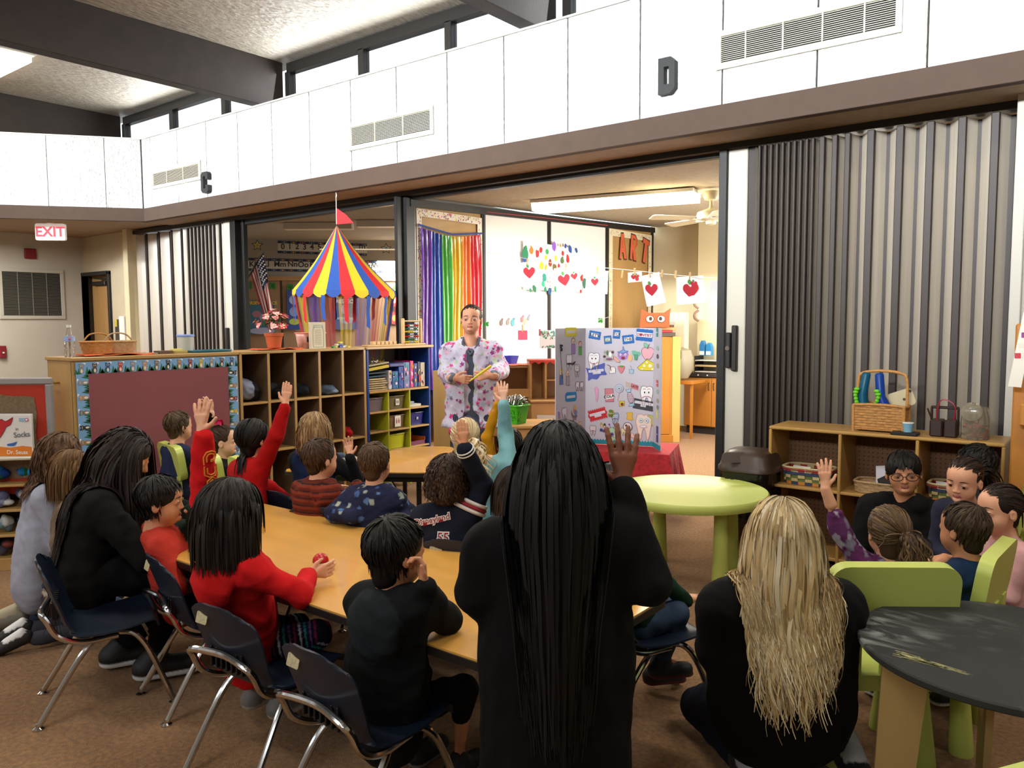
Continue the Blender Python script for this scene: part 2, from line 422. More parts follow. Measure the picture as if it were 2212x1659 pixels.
h=MB().box(-2.225,-2.185,5.365,5.40,1.15,1.47,.006).box(-2.26,-2.225,5.35,5.385,1.17,1.42,.006).build('latch',M_dark,rp)
MB().cyl((-2.243,5.35,1.31),(-2.243,5.342,1.31),.016,n=16).build('keyhole',mat('chrome','#c9c9c9',.15,1),h)
wlft=[(.125,.006)]*7+[(.06,.007)]*3+[(.033,.008)]*14+[(.05,.008)]*3
lp=accordion('folding_partition','cream accordion folding partition with thin dark folds at far left by the back door',-10.58,-8.5,wlft,amp=.035)
MB().box(-8.5,-8.36,5.40,5.48,.02,2.69,.006).build('lead_post',_M['cream_post'],lp)
MB().box(-8.47,-8.43,5.36,5.40,1.1,1.45,.006).build('latch',M_dark,lp)

# ---------------- art room (D) behind
MB().prism([(5.5,2.70),(10.6,2.86),(10.6,2.9),(5.5,2.76)],(-5.5,0,0),(0,1,0),(0,0,1),(6.5,0,0)).struct('ceiling_art',mat('low_ceiling','#a2957f',.9,var=(20,.1),bump=(90,.5)))
MB().box(-5.6,1.0,10.5,10.6,0,2.9).struct('wall_art_back',mat('warm_cream_wall','#d6c9a4',.85,var=(3,.03)))
MB().box(1.0,1.1,5.5,10.6,0,2.9).struct('wall_art_right',M_wallb)
MB().box(-4.72,-4.35,10.2,10.5,0,2.86,.004).struct('trim_14',mat('column_paint','#e6dbb4',.8))
MB().box(-4.05,-4.02,10.44,10.5,0,2.86,.003).struct('trim_15',_M['column_paint'])
# radial partition of tall panels between black posts
PA=Vector((-5.46,5.44,0));PB=Vector((-5.4,10.2,0));pu=(PB-PA).normalized();plen=(PB-PA).length
pn=Vector((pu.y,-pu.x,0))           # faces the art room (+X)
def pz(s):return 2.665+(2.816-2.665)*s/plen
seams=[.06,1.07,2.25,3.52,plen-.04]
wp=emptystruct('wall_partition')
M_wb=mat('whiteboard','#e9ebea',.25,spec=.6,coat=.3);M_tanb=wood('tan_board','#a8834d','Z',.6,.08,5)
cols=[M_tanb,M_wb,M_wb,M_tanb]
def pf(s,z,off=0):return PA+pu*s+pn*off+Vector((0,0,z))
for i in range(4):
    s0,s1=seams[i]+.03,seams[i+1]-.03
    MB().prism([(s0,.02),(s1,.02),(s1,pz(s1)-.05),(s0,pz(s0)-.05)],PA,pu,(0,0,1),-pn*.05).build('panel',cols[i],wp)
for s in seams:
    MB().prism([(s-.03,0),(s+.03,0),(s+.03,pz(s)),(s-.03,pz(s))],PA+pn*.012,pu,(0,0,1),-pn*.08).build('post',M_black,wp)
    MB().prism([(s-.006,0),(s+.006,0),(s+.006,pz(s)),(s-.006,pz(s))],PA+pn*.018,pu,(0,0,1),-pn*.03).build('seal',mat('steel_seal','#5a5a5a',.3,.8),wp)
MB().prism([(0,pz(0)-.07),(plen,pz(plen)-.07),(plen,pz(plen)),(0,pz(0))],PA+pn*.03,pu,(0,0,1),-pn*.09).build('head_rail',M_black,wp)
# window of the art room (bright) on the back wall, right part
w4=emptystruct('window_4')
MB().box(-4.0,-1.2,10.44,10.49,1.02,2.08).build('pane',mat('bright_window','#fff6e4',.5,emit=2.2),w4)
MB().box(-4.02,-1.2,10.38,10.5,.98,1.02,.004).box(-4.02,-1.2,10.4,10.5,2.08,2.12,.004).build('window_frame',_M['column_paint'],w4)

# ---------------- classroom (C) behind the left opening: wall faces the viewer
c0=PD(700,600,11.6);cu_=camdir(80);cn=Vector((cu_.y,-cu_.x,0))
if cn.dot(Vector((0,-1,0))) < 0:cn=-cn
def cf(px,py): # point on that wall
    r=Vector(ray(px,py));o=Vector((0,0,1.5));k=(c0-o).dot(cn)/r.dot(cn);return o+r*k
def cloc(px,py):
    p=cf(px,py)-Vector((c0.x,c0.y,0));return p.dot(cu_),p.z
C0=Vector((c0.x,c0.y,0))
sL=(5.62-C0.y)/cu_.y if False else cloc(470,700)[0]
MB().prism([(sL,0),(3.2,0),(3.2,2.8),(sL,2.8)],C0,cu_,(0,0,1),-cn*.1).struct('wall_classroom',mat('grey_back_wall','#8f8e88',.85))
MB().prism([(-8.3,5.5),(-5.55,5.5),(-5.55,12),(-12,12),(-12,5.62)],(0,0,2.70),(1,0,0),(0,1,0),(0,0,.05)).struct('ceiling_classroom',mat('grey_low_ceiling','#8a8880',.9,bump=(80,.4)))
cb=emptystruct('wall_cupboards')
zt=cloc(700,598)[1];M_tan=wood('tan_cupboard','#82694f','Z',.6,.1,5)
for (a,b) in ((520,609),(613,740),(744,872),(875,960)):
    xa,xb=cloc(a,700)[0],cloc(b,700)[0]
    MB().prism([(xa,.02),(xb-.01,.02),(xb-.01,zt-.06),(xa,zt-.06)],C0+cn*.06,cu_,(0,0,1),-cn*.05).build('cupboard_door',M_tan,cb)
MB().prism([(cloc(510,700)[0],zt-.06),(cloc(965,700)[0],zt-.06),(cloc(965,700)[0],zt),(cloc(510,700)[0],zt)],C0+cn*.08,cu_,(0,0,1),-cn*.07).build('top_rail',wood('tan_rail','#96744c','X',.6,.1,5),cb)
# ================================================================ FURNITURE
S=1.07
def shell(mb,fn,nu,nv,th,col=None):
    P=[[Vector(fn(i/nu,j/nv)) for i in range(nu+1)] for j in range(nv+1)]
    Nn=[[None]*(nu+1) for _ in range(nv+1)]
    for j in range(nv+1):
        for i in range(nu+1):
            a=P[j][min(i+1,nu)]-P[j][max(i-1,0)];b=P[min(j+1,nv)][i]-P[max(j-1,0)][i]
            n=a.cross(b);Nn[j][i]=n.normalized() if n.length > 1e-12 else Vector((0,0,1))
    w=nu+1;top=[P[j][i]+Nn[j][i]*th/2 for j in range(nv+1) for i in range(w)];bot=[P[j][i]-Nn[j][i]*th/2 for j in range(nv+1) for i in range(w)]
    k=len(top);fs=[]
    for j in range(nv):
        for i in range(nu):
            a=j*w+i;fs.append((a,a+1,a+w+1,a+w));fs.append((k+a,k+a+w,k+a+w+1,k+a+1))
    ring=[i for i in range(w)]+[j*w+nu for j in range(1,nv+1)]+[nv*w+i for i in range(nu-1,-1,-1)]+[j*w for j in range(nv-1,0,-1)]
    for q in range(len(ring)):
        a,b=ring[q],ring[(q+1) % len(ring)];fs.append((a,a+k,b+k,b))
    return mb.add(top+bot,fs,col)
M_navy=mat('navy_plastic','#0d1a2c',.45,bump=(420,.25,.002));M_chrome=mat('chrome','#d2d2d2',.16,1)
M_label=mat('cream_sticker','#b9b08c',.6,var=(90,.3))
def school_chair(label,group='navy school chairs'):
    t=thing('school_chair',label,'chair',(0,0,0),0,group)
    prof=bez([(.185,.315,.165),(.165,.335,.172),(.10,.325,.178),(0,.312,.18),(-.10,.318,.172),(-.15,.36,.155),(-.175,.43,.158),(-.205,.52,.165),(-.225,.585,.15),(-.232,.61,.11)],3)
    n=len(prof)-1
    def fn(u,v):
        f=v*n;i=min(int(f),n-1);p=prof[i].lerp(prof[i+1],f-i);c=(u-.5)*2
        if v < .5:return (p.z*c,p.x,p.y+.014*c*c*(1 if v > .06 else .3))
        k=max(0,(v-.8)/.2)
        return (p.z*c,p.x+.030*c*c,p.y-.045*k*abs(c) ** 4)
    m=MB();shell(m,fn,12,n,.007);m.build('seat_shell',M_navy,t,ang=60)
    m=MB()
    for k in range(-3,4):m.box(k*.026-.004,k*.026+.004,-.178-.004,-.160,.375,.445,.002)
    m.build('vent_ribs',mat('navy_rib','#070d18',.4),t)
    m=MB().prism(rrect(.055,.036,.003,1),(-.06,-.2215,.555),(1,0,0),(0,.28,.96),(0,-.002,0)).build('sticker',M_label,t)
    for s in (-1,1):
        rb=MB().tube(bez([(s*.10,-.02,.298),(s*.135,-.05,.285),(s*.15,-.11,.215),(s*.165,-.235,.014)],5),.0115,10).build('leg',M_chrome,t)
        MB().lathe((s*.165,-.238,0),[(.021,0),(.021,.005),(.009,.012),(.009,.022)],14).build('foot_glide',M_chrome,rb)
        rb=MB().tube(bez([(s*.10,.05,.298),(s*.135,.10,.292),(s*.15,.15,.215),(s*.165,.225,.014)],5),.0115,10).build('leg',M_chrome,t)
        MB().lathe((s*.165,.228,0),[(.021,0),(.021,.005),(.009,.012),(.009,.022)],14).build('foot_glide',M_chrome,rb)
    MB().tube(bez([(-.13,.04,.296),(-.145,-.08,.296),(-.155,-.16,.335),(-.155,-.195,.40),(-.135,-.213,.432),(0,-.195,.437),(.135,-.213,.432),(.155,-.195,.40),(.155,-.16,.335),(.145,-.08,.296),(.13,.04,.296)],5),.0115,10).build('back_frame',M_chrome,t)
    return t
def place(proto,first,px,py,z,a,off,label,group=None,sc=None):
    p=PZ(px,py,z);d=camdir(a);loc=(p.x+d.x*off,p.y+d.y*off,0);rz=math.atan2(-d.x,d.y)
    if first:
        proto.location=loc;proto.rotation_euler=(0,0,rz);WM[proto.name]=Matrix.Translation(loc) @ Matrix.Rotation(rz,4,'Z');o=proto
        o['label']=label
    else:o=dup(proto,loc,rz,label,group)
    return o
sc0=school_chair('x')
CH={}
for i,(nm,px,py,a,lb) in enumerate([
    ('C3',455,1308,34,'navy school chair under the girl in the red hoodie'),
    ('C4',655,1400,40,'navy school chair under the boy in the dark hoodie'),
    ('C1',76,1203,62,'navy school chair at far left under the woman in black'),
    ('C2',322,1200,50,'navy school chair under the boy in the orange-red shirt'),
    ('C10',838,1120,16,'navy school chair under the boy in the blue patterned hoodie'),
    ('C11',968,1166,18,'navy school chair under the child in the varsity jacket'),
    ('C9',672,1092,20,'navy school chair under the boy in the rust striped hoodie'),
    ('C7',585,1060,30,'navy school chair under the girl in the plain red jacket'),
    ]):
    CH[nm]=place(sc0,i == 0,px,py,.61,a,.23,lb)
p5=PD(1392,1400,2.98);CH['C5']=dup(sc0,(p5.x,p5.y,0),rad(37.9-72),'navy school chair right of the kneeling woman, under the child in jeans')

# green plastic kids chair
M_lime=mat('lime_plastic','#bdca66',.38,bump=(500,.12,.001))
def green_chair():
    t=thing('kids_chair','x','chair',(0,0,0),0,'lime green kids chairs')
    k=S
    MB().prism(rrect(.39*k,.21*k,.055*k,6),(0,-.150*k,.565*k),(1,0,0),(0,-.14,.99),(0,-.042*k,-.006)).build('backrest',M_lime,t,ang=25)
    for x in (-.115,.0,.115):
        MB().prism([(-.027,.28),(.027,.28),(.024,.48),(-.024,.48)],(x*k,-.138*k,0),(k,0,0),(0,-.05*k,k),(0,-.024*k,0)).build('back_slat',M_lime,t)
    m=MB();P=rrect(.36*k,.34*k,.05*k,5)
    m.prism(P,(0,0,.262*k),(1,0,0),(0,1,0),(0,0,.05*k)).build('seat',M_lime,t,ang=25)
    for sx in (-1,1):
        for sy in (-1,1):MB().lathe((0,0,0),[(.036*k,0),(.037*k,.01),(.026*k,.265*k)],16,Matrix.Translation((sx*.135*k,sy*.125*k,0)) @ Matrix(((1,0,-sx*.06,0),(0,1,-sy*.06,0),(0,0,1,0),(0,0,0,1)))).build('leg',M_lime,t,ang=60)
    return t
gc0=green_chair()
GR={}
for i,(nm,px,py,a,lb) in enumerate([
    ('R1',1925,1222,2,'large lime green kids chair with ponytailed girl, nearest on the right'),
    ('L1',375,962,50,'lime green kids chair at left under the boy in the navy shirt'),
    ('L2',454,980,50,'lime green kids chair behind the raised red sleeve'),
    ('L3',536,995,50,'lime green kids chair between the red raised arm and the girl in the red jacket'),
    ('R2',2140,1185,-48,'lime green kids chair seen edge-on beside the boy in the navy shirt on the right'),
    ('R3',2215,1052,-60,'lime green kids chair at the right edge behind the girl in pink'),
    ('R4',2235,1650,-20,'lime green kids chair cut off at the bottom right corner')]):
    GR[nm]=place(gc0,i == 0,px,py,.70,a,.17,lb)

# round lime table
ct=PZ(1488,1056,.515);tb=thing('round_table','round lime green plastic kids table in the middle of the carpet','table',(ct.x,ct.y,0))
MB().lathe((ct.x,ct.y,.46),[(.40,0),(.448,.003),(.456,.02),(.456,.045),(.448,.055),(.44,.055),(.435,.052)],64).build('tabletop',M_lime,tb,ang=40)
for a in (-22,68,158,248):
    d=camdir(a);MB().lathe((ct.x+d.x*.31,ct.y+d.y*.31,0),[(.047,0),(.049,.012),(.034,.46)],20).build('leg',M_lime,tb,ang=60)

# laminated rectangular table
M_lam=mat('maple_laminate','#d39d49',.33,var=(7,.13),stretch=(.12,1,1),coat=.25);M_edge=mat('dark_table_edge','#1b1512',.5)
TZ=.56
t1=thing('activity_table','long maple laminate table with dark edge, in front of the kneeling woman','table',(-2.45,2.03,0))
P=rrect(2.46,.80,.05,5,-2.45,2.04)
MB().prism(P,(0,0,TZ-.006),(1,0,0),(0,1,0),(0,0,.006)).build('tabletop',M_lam,t1)
MB().prism(rrect(2.47,.81,.054,5,-2.45,2.04),(0,0,TZ-.030),(1,0,0),(0,1,0),(0,0,.024)).build('edge_band',M_edge,t1)
MB().box(-3.5,-1.4,1.78,1.80,TZ-.075,TZ-.03).box(-3.5,-1.4,2.28,2.30,TZ-.075,TZ-.03).box(-3.5,-3.48,1.78,2.30,TZ-.075,TZ-.03).box(-1.42,-1.4,1.78,2.30,TZ-.075,TZ-.03).build('apron',M_edge,t1)
for (x,y) in ((-3.42,1.80),(-1.5,1.80),(-3.42,2.28),(-1.5,2.28)):
    lg=MB().tube([(x,y,TZ-.05),(x,y,.2)],.017,12).build('leg',M_black,t1)
    MB().tube([(x,y,.22),(x,y,.02)],.0125,12).lathe((x,y,0),[(.022,0),(.022,.006),(.01,.016)],14).build('leg_insert',M_chrome,lg)
# far table, trapezoid
P=[(-4.23,3.08),(-3.52,3.53),(-3.45,3.60),(-3.47,3.68),(-3.96,4.38),(-4.03,4.43),(-4.10,4.42),(-4.22,4.34),(-4.27,4.28),(-4.28,3.12)]
t2=thing('activity_table','maple laminate table further back beside the cubby shelves','table',(-3.95,3.8,0))
MB().prism(P,(0,0,TZ-.006),(1,0,0),(0,1,0),(0,0,.006)).build('tabletop',M_lam,t2)
cx,cy=-3.95,3.8;Q=[((x-cx)*1.012+cx,(y-cy)*1.012+cy) for x,y in P]
MB().prism(Q,(0,0,TZ-.03),(1,0,0),(0,1,0),(0,0,.024)).build('edge_band',M_edge,t2)
MB().prism([((x-cx)*.9+cx,(y-cy)*.9+cy) for x,y in P],(0,0,TZ-.07),(1,0,0),(0,1,0),(0,0,.04)).build('apron',M_edge,t2)
for i,(x,y) in enumerate(((-4.15,3.25),(-3.62,3.66),(-4.02,4.25),(-4.2,4.1))):
    lg=MB().tube([(x,y,TZ-.05),(x,y,.2)],.017,12).build('leg',M_black,t2)
    MB().tube([(x,y,.22),(x,y,.02)],.0125,12).lathe((x,y,0),[(.022,0),(.022,.006),(.01,.016)],14).build('leg_insert',M_chrome,lg)
MB().tube([(-3.85,3.60,TZ-.06),(-3.63,3.66,.16)],.009,8).build('brace',M_chrome,t2)

# chalkboard-top round table at the lower right
cc=PD(2185,1445,2.18);kz=.575
tb2=thing('round_table','round chalkboard-topped table smeared with chalk at the lower right','table',(cc.x,cc.y,0))
def chalk_mat():
    m=mat('chalkboard','#1f2222',.75,bump=(200,.1));nt=m.node_tree;N=nt.nodes;L=nt.links;b=N['Principled BSDF']
    tc=N.new('ShaderNodeTexCoord');mp=N.new('ShaderNodeMapping');mp.inputs['Rotation'].default_value=(0,0,rad(-20));mp.inputs['Scale'].default_value=(1.3,3.2,1)
    n=N.new('ShaderNodeTexNoise');n.inputs['Scale'].default_value=3.2;n.inputs['Detail'].default_value=8;n.inputs['Distortion'].default_value=1.6
    n2=N.new('ShaderNodeTexNoise');n2.inputs['Scale'].default_value=2.2
    r=N.new('ShaderNodeMapRange');r.inputs[1].default_value=.50;r.inputs[2].default_value=.80
    r2=N.new('ShaderNodeMapRange');r2.inputs[1].default_value=.38;r2.inputs[2].default_value=.58
    mu=N.new('ShaderNodeMath');mu.operation='MULTIPLY';mx=N.new('ShaderNodeMix');mx.data_type='RGBA'
    L.new(tc.outputs['Object'],mp.inputs[0]);L.new(mp.outputs[0],n.inputs['Vector']);L.new(tc.outputs['Object'],n2.inputs['Vector'])
    L.new(n.outputs['Fac'],r.inputs[0]);L.new(n2.outputs['Fac'],r2.inputs[0]);L.new(r.outputs[0],mu.inputs[0]);L.new(r2.outputs[0],mu.inputs[1])
    L.new(mu.outputs[0],mx.inputs[0]);mx.inputs[6].default_value=(.014,.016,.016,1);mx.inputs[7].default_value=(.42,.44,.42,1);L.new(mx.outputs[2],b.inputs['Base Color']);return m
MB().lathe((cc.x,cc.y,kz-.022),[(.398,0),(.402,.004),(.402,.018),(.398,.022)],72).build('tabletop',chalk_mat(),tb2)
# a broad yellow chalk rub
m=MB();q0=PZ(1925,1408,kz);q1=PZ(2105,1460,kz);dd=(q1-q0);pp=Vector((-dd.y,dd.x,0)).normalized()
for k in range(26):
    t=random.random();a=q0+dd*random.uniform(0,.35)+pp*random.uniform(-.022,.022);b=q0+dd*random.uniform(.55,1.0)+pp*random.uniform(-.010,.010)
    wv=random.uniform(.0008,.0022);m.add([a-pp*wv+Vector((0,0,.0006)),b-pp*wv*.4+Vector((0,0,.0006)),b+pp*wv*.4+Vector((0,0,.0006)),a+pp*wv+Vector((0,0,.0006))],[(0,1,2,3)])
m.build('chalk_mark',mat('yellow_chalk','#a8a676',.95),tb2,smooth=False)
M_ply=wood('pale_plywood','#b99a63','Z',.5,.1,7)
for a in (-70,20,110,200):
    d=camdir(a);u=Vector((-d.y,d.x,0));o=Vector((cc.x,cc.y,0))
    MB().prism([(.20,kz-.022),(.33,kz-.022),(.35,.0),(.25,0)],o-u*.011,d,(0,0,1),u*.022).build('leg',M_ply,tb2)

# ---------------- shelving row at x = -5.2 : paper-backed cabinet, cubbies, blue shelf
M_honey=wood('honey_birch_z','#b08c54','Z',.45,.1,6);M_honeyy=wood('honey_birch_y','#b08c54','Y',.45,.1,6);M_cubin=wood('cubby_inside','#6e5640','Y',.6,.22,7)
XS=-5.2;ZT=1.292
cab=thing('storage_cabinet','birch cabinet with maroon paper and woodland animal border on its back','cabinet',(XS-.17,2.81,0))
MB().box(XS-.36,XS-.012,2.225,2.25,.04,ZT-.02,.002).build('side_panel',M_honey,cab)
MB().box(XS-.36,XS-.012,3.375,3.395,.04,ZT-.02,.002).build('side_panel',M_honey,cab)
MB().box(XS-.37,XS+.005,2.215,3.40,ZT-.022,ZT,.003).build('top',M_honeyy,cab)
MB().box(XS-.36,XS-.012,2.25,3.375,.04,.06).build('bottom',M_honeyy,cab)
MB().box(XS-.02,XS-.008,2.225,3.395,.04,ZT-.022).build('back_panel',M_honeyy,cab)
MB().tube([(XS-.27,2.222,1.13),(XS-.27,2.20,1.13),(XS-.19,2.20,1.13),(XS-.19,2.222,1.13)],.006,8).build('bolt',mat('brass','#a98c4d',.3,1),cab)
for y in (2.3,3.3):
    MB().cyl((XS-.08,y-.01,.02),(XS-.08,y+.01,.02),.02,n=14).build('caster',M_black,cab);MB().cyl((XS-.3,y-.01,.02),(XS-.3,y+.01,.02),.02,n=14).build('caster',M_black,cab)
M_maroon=mat('maroon_paper','#86484f',.75,var=(2.5,.1))
MB().box(XS-.008,XS-.004,2.30,3.34,.25,ZT-.07).build('backing_paper',M_maroon,cab)
def border():
    m=MB();Yv=Vector((0,1,0));Zv=Vector((0,0,1));o=Vector((XS-.003,0,0));nx=Vector((1,0,0))
    fl=lambda P,c,z=0:m.add([o+nx*(.0006*z)+Yv*p[0]+Zv*p[1] for p in P],[tuple(range(len(P)))],c)
    w=.075;y0,y1,zt,zb=2.245,3.385,ZT-.03,.2
    fl([(y0,zt-w),(y1,zt-w),(y1,zt),(y0,zt)],'#78a7d6');fl([(y0,zb),(y0+w,zb),(y0+w,zt-w),(y0,zt-w)],'#78a7d6');fl([(y1-w,zb),(y1,zb),(y1,zt-w),(y1-w,zt-w)],'#78a7d6')
    cr=['#8d8b87','#5d3f2b','#3b4c78','#b7492a','#8f8f96','#b58d68','#7a6a5c','#2a2a2c','#a37a4a','#8e2b2b','#c5a93a']
    def critter(cy,cz,ang,i):
        R=lambda p:(cy+(p[0]*math.cos(ang)-p[1]*math.sin(ang)),cz+(p[0]*math.sin(ang)+p[1]*math.cos(ang)))
        c=cr[i % len(cr)];d='#16503a' if i % 2 else '#1f6b46'
        for k,xx in enumerate((-.036,-.02,.03,.042)):fl([R((xx-.012,-.037)),R((xx+.012,-.037)),R((xx,-.037+.03+.008*(k % 3)))],d,1)
        fl([R((x+.012,y+.028)) for x,y in circ(.012,8,ry=.006)],'#e8eef6',1)
        fl([R((x-.004,y-.014)) for x,y in circ(.014,10,ry=.022)],c,2);fl([R((x-.004,y-.018)) for x,y in circ(.007,8,ry=.013)],'#e4ddd0',3)
        fl([R((x-.004,y+.012)) for x,y in circ(.015,10,ry=.012)],c,3)
        for sx in (-1,1):
            fl([R((x-.004+sx*.011,y+.023)) for x,y in circ(.005,6,ry=.008)],c,2);fl([R((x-.004+sx*.005,y+.014)) for x,y in circ(.0032,6)],'#f4f2ec',4)
            fl([R((x-.004+sx*.005,y+.014)) for x,y in circ(.0014,5)],'#111111',5)
    n=14
    for i in range(n):critter(y0+.04+(y1-y0-.08)*i/(n-1),zt-w/2,0,i)
    for i in range(10):
        critter(y0+w/2,zt-w-.05-i*.095,rad(90),i+4);critter(y1-w/2,zt-w-.05-i*.095,rad(-90),i+7)
    m.build('animal_border',VC,cab,smooth=False,label='light blue paper border printed with cartoon woodland animals')
border()
# cubbies
cu=thing('cubby_shelf','brown wooden cubby unit of five columns with coats, left of the blue shelf','shelf',(XS-.17,4.01,0))
y0,y1=3.402,4.63;zr=[.10,.535,.915,ZT-.022]
MB().box(XS-.36,XS+.004,y0,y1,ZT-.022,ZT,.003).build('top',M_honeyy,cu)
for k,z in enumerate((.10,.525,.905)):MB().box(XS-.35,XS,y0+.02,y1-.02,z-.016,z,.002).build('shelf_board',M_honeyy,cu)
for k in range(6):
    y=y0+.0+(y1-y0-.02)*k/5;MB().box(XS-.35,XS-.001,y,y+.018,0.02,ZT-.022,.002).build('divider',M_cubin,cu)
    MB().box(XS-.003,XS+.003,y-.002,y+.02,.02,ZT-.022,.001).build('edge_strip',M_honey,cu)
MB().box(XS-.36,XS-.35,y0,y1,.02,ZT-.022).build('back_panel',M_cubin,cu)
MB().box(XS-.02,XS,y0+.02,y1-.02,.02,.085).build('kick_board',M_honeyy,cu)
# blue shelf
M_blue=mat('blue_paint','#0e3a8c',.45);M_lemon=mat('lemon_paint','#b5b726',.5)
bs=thing('cubby_shelf','blue shelf with yellow cubbies, puzzles and storage bins right of the cubbies','shelf',(XS-.17,5.04,0))
y0,y1=4.64,5.43;X0=XS-.36
MB().box(X0,XS+.02,y0-.01,y1+.03,ZT-.022,ZT,.003).build('top',M_honeyy,bs)
MB().box(X0,XS,y0,y0+.03,.02,ZT-.022,.006).build('side_panel',M_blue,bs);MB().box(X0,XS,y1-.025,y1,.02,ZT-.022,.006).build('side_panel',M_blue,bs)
MB().box(X0,X0+.008,y0+.03,y1-.025,.02,ZT-.022).build('back_panel',mat('grey_hardboard','#6e6a63',.8),bs)
ya,yb=y0+.245,y0+.51
MB().box(X0+.01,XS,y0+.03,y1-.025,.885,.903,.002).build('shelf_board',M_honeyy,bs)
for z in (.72,.545,.36):
    MB().box(X0+.01,XS,y0+.03,ya,z-.015,z,.002).build('shelf_board',M_honeyy,bs);MB().box(X0+.01,XS,ya+.012,yb,z-.015,z,.002).build('shelf_board',M_honeyy,bs)
    MB().box(X0+.01,XS,yb+.012,y1-.025,z-.012,z+.003,.002).build('shelf_board',M_honeyy,bs)
for y in (ya,yb):MB().box(X0+.01,XS,y,y+.012,.02,.886,.001).build('divider',M_lemon,bs)
MB().box(X0+.01,X0+.015,y0+.03,yb,.02,.886).build('cubby_lining',M_lemon,bs)

# ---------------- low double-row shelf along the right partition
M_birch=wood('birch_x','#b38a4b','X',.42,.12,6);M_birchz=wood('birch_z','#b38a4b','Z',.42,.12,6);M_peg=mat('pegboard','#6b4a2e',.8)
lx0,lx1,ly0,ly1,lz=-1.76,-.50,4.86,5.2,.85
ls=thing('low_shelf','low birch shelf unit with pegboard back in front of the right accordion partition','shelf',((lx0+lx1)/2,5.03,0))
MB().box(lx0,lx1,ly0,ly1,lz-.02,lz,.006).build('top',M_birch,ls)
MB().box(lx0+.01,lx1-.01,ly0+.005,ly1-.012,.47,.488,.004).build('shelf_board',M_birch,ls);MB().box(lx0+.01,lx1-.01,ly0+.005,ly1-.012,.06,.08,.004).build('bottom',M_birch,ls)
for x in (lx0,lx0+.415,lx0+.83,lx1-.018):MB().box(x,x+.018,ly0,ly1-.01,.0,lz-.02,.004).build('divider',M_birchz,ls)
MB().box(lx0,lx1,ly1-.01,ly1,.02,lz-.02).build('pegboard_back',M_peg,ls)
m=MB()
for i in range(46):
    for j in range(29):m.cyl((lx0+.03+i*.0265,ly1-.0105,.08+j*.0265),(lx0+.03+i*.0265,ly1-.0118,.08+j*.0265),.0035,n=6,cap=True)
m.build('peg_holes',mat('peg_hole','#1c120b',.9),ls,kind='stuff')
# wooden loft frame at the right edge
lf=thing('wooden_loft','honey pine loft frame with posts, rail and boards at the right edge','loft',(-.22,4.55,0))
M_pine=wood('honey_pine','#b5762a','Z',.45,.14,6)
MB().box(-.46,-.36,4.66,4.76,0,1.48,.008).build('post',M_pine,lf)
for k in range(7):MB().box(-.36+k*.13,-.24+k*.13,4.69,4.72,0,1.42,.004).build('board',M_pine,lf)
MB().box(-.42,.6,4.58,4.66,.98,1.09,.008).build('rail',wood('honey_pine_x','#c18335','X',.45,.14,6),lf)
MB().prism([(0,0),(.9,0),(.9,.35),(.35,.32),(.12,.2)],(-.40,4.68,1.42),(1,0,0),(0,0,1),(0,.04,0)).build('arch_board',M_pine,lf)
m=MB();p=PY(2193,835,4.55);m.prism([(-.03,0),(.025,-.004),(.07,.36),(.02,.36)],p,(1,0,0),(0,0,1),(0,.002,0),'#e6e2d6')
for k in range(4):
    for j in range(3):m.prism(rrect(.026,.026,.002,1),p+Vector((.005+.012*k+j*.03-.0,-.001,.15+.05*k)),(1,0,0),(0,0,1),(0,.001,0),('#c23a4e','#ddd8cc','#8e3f86')[(j+k) % 3])
m.solo('paper_strip',VC,'white paper chart strip with red and purple squares on the loft post at right edge','paper',smooth=False)

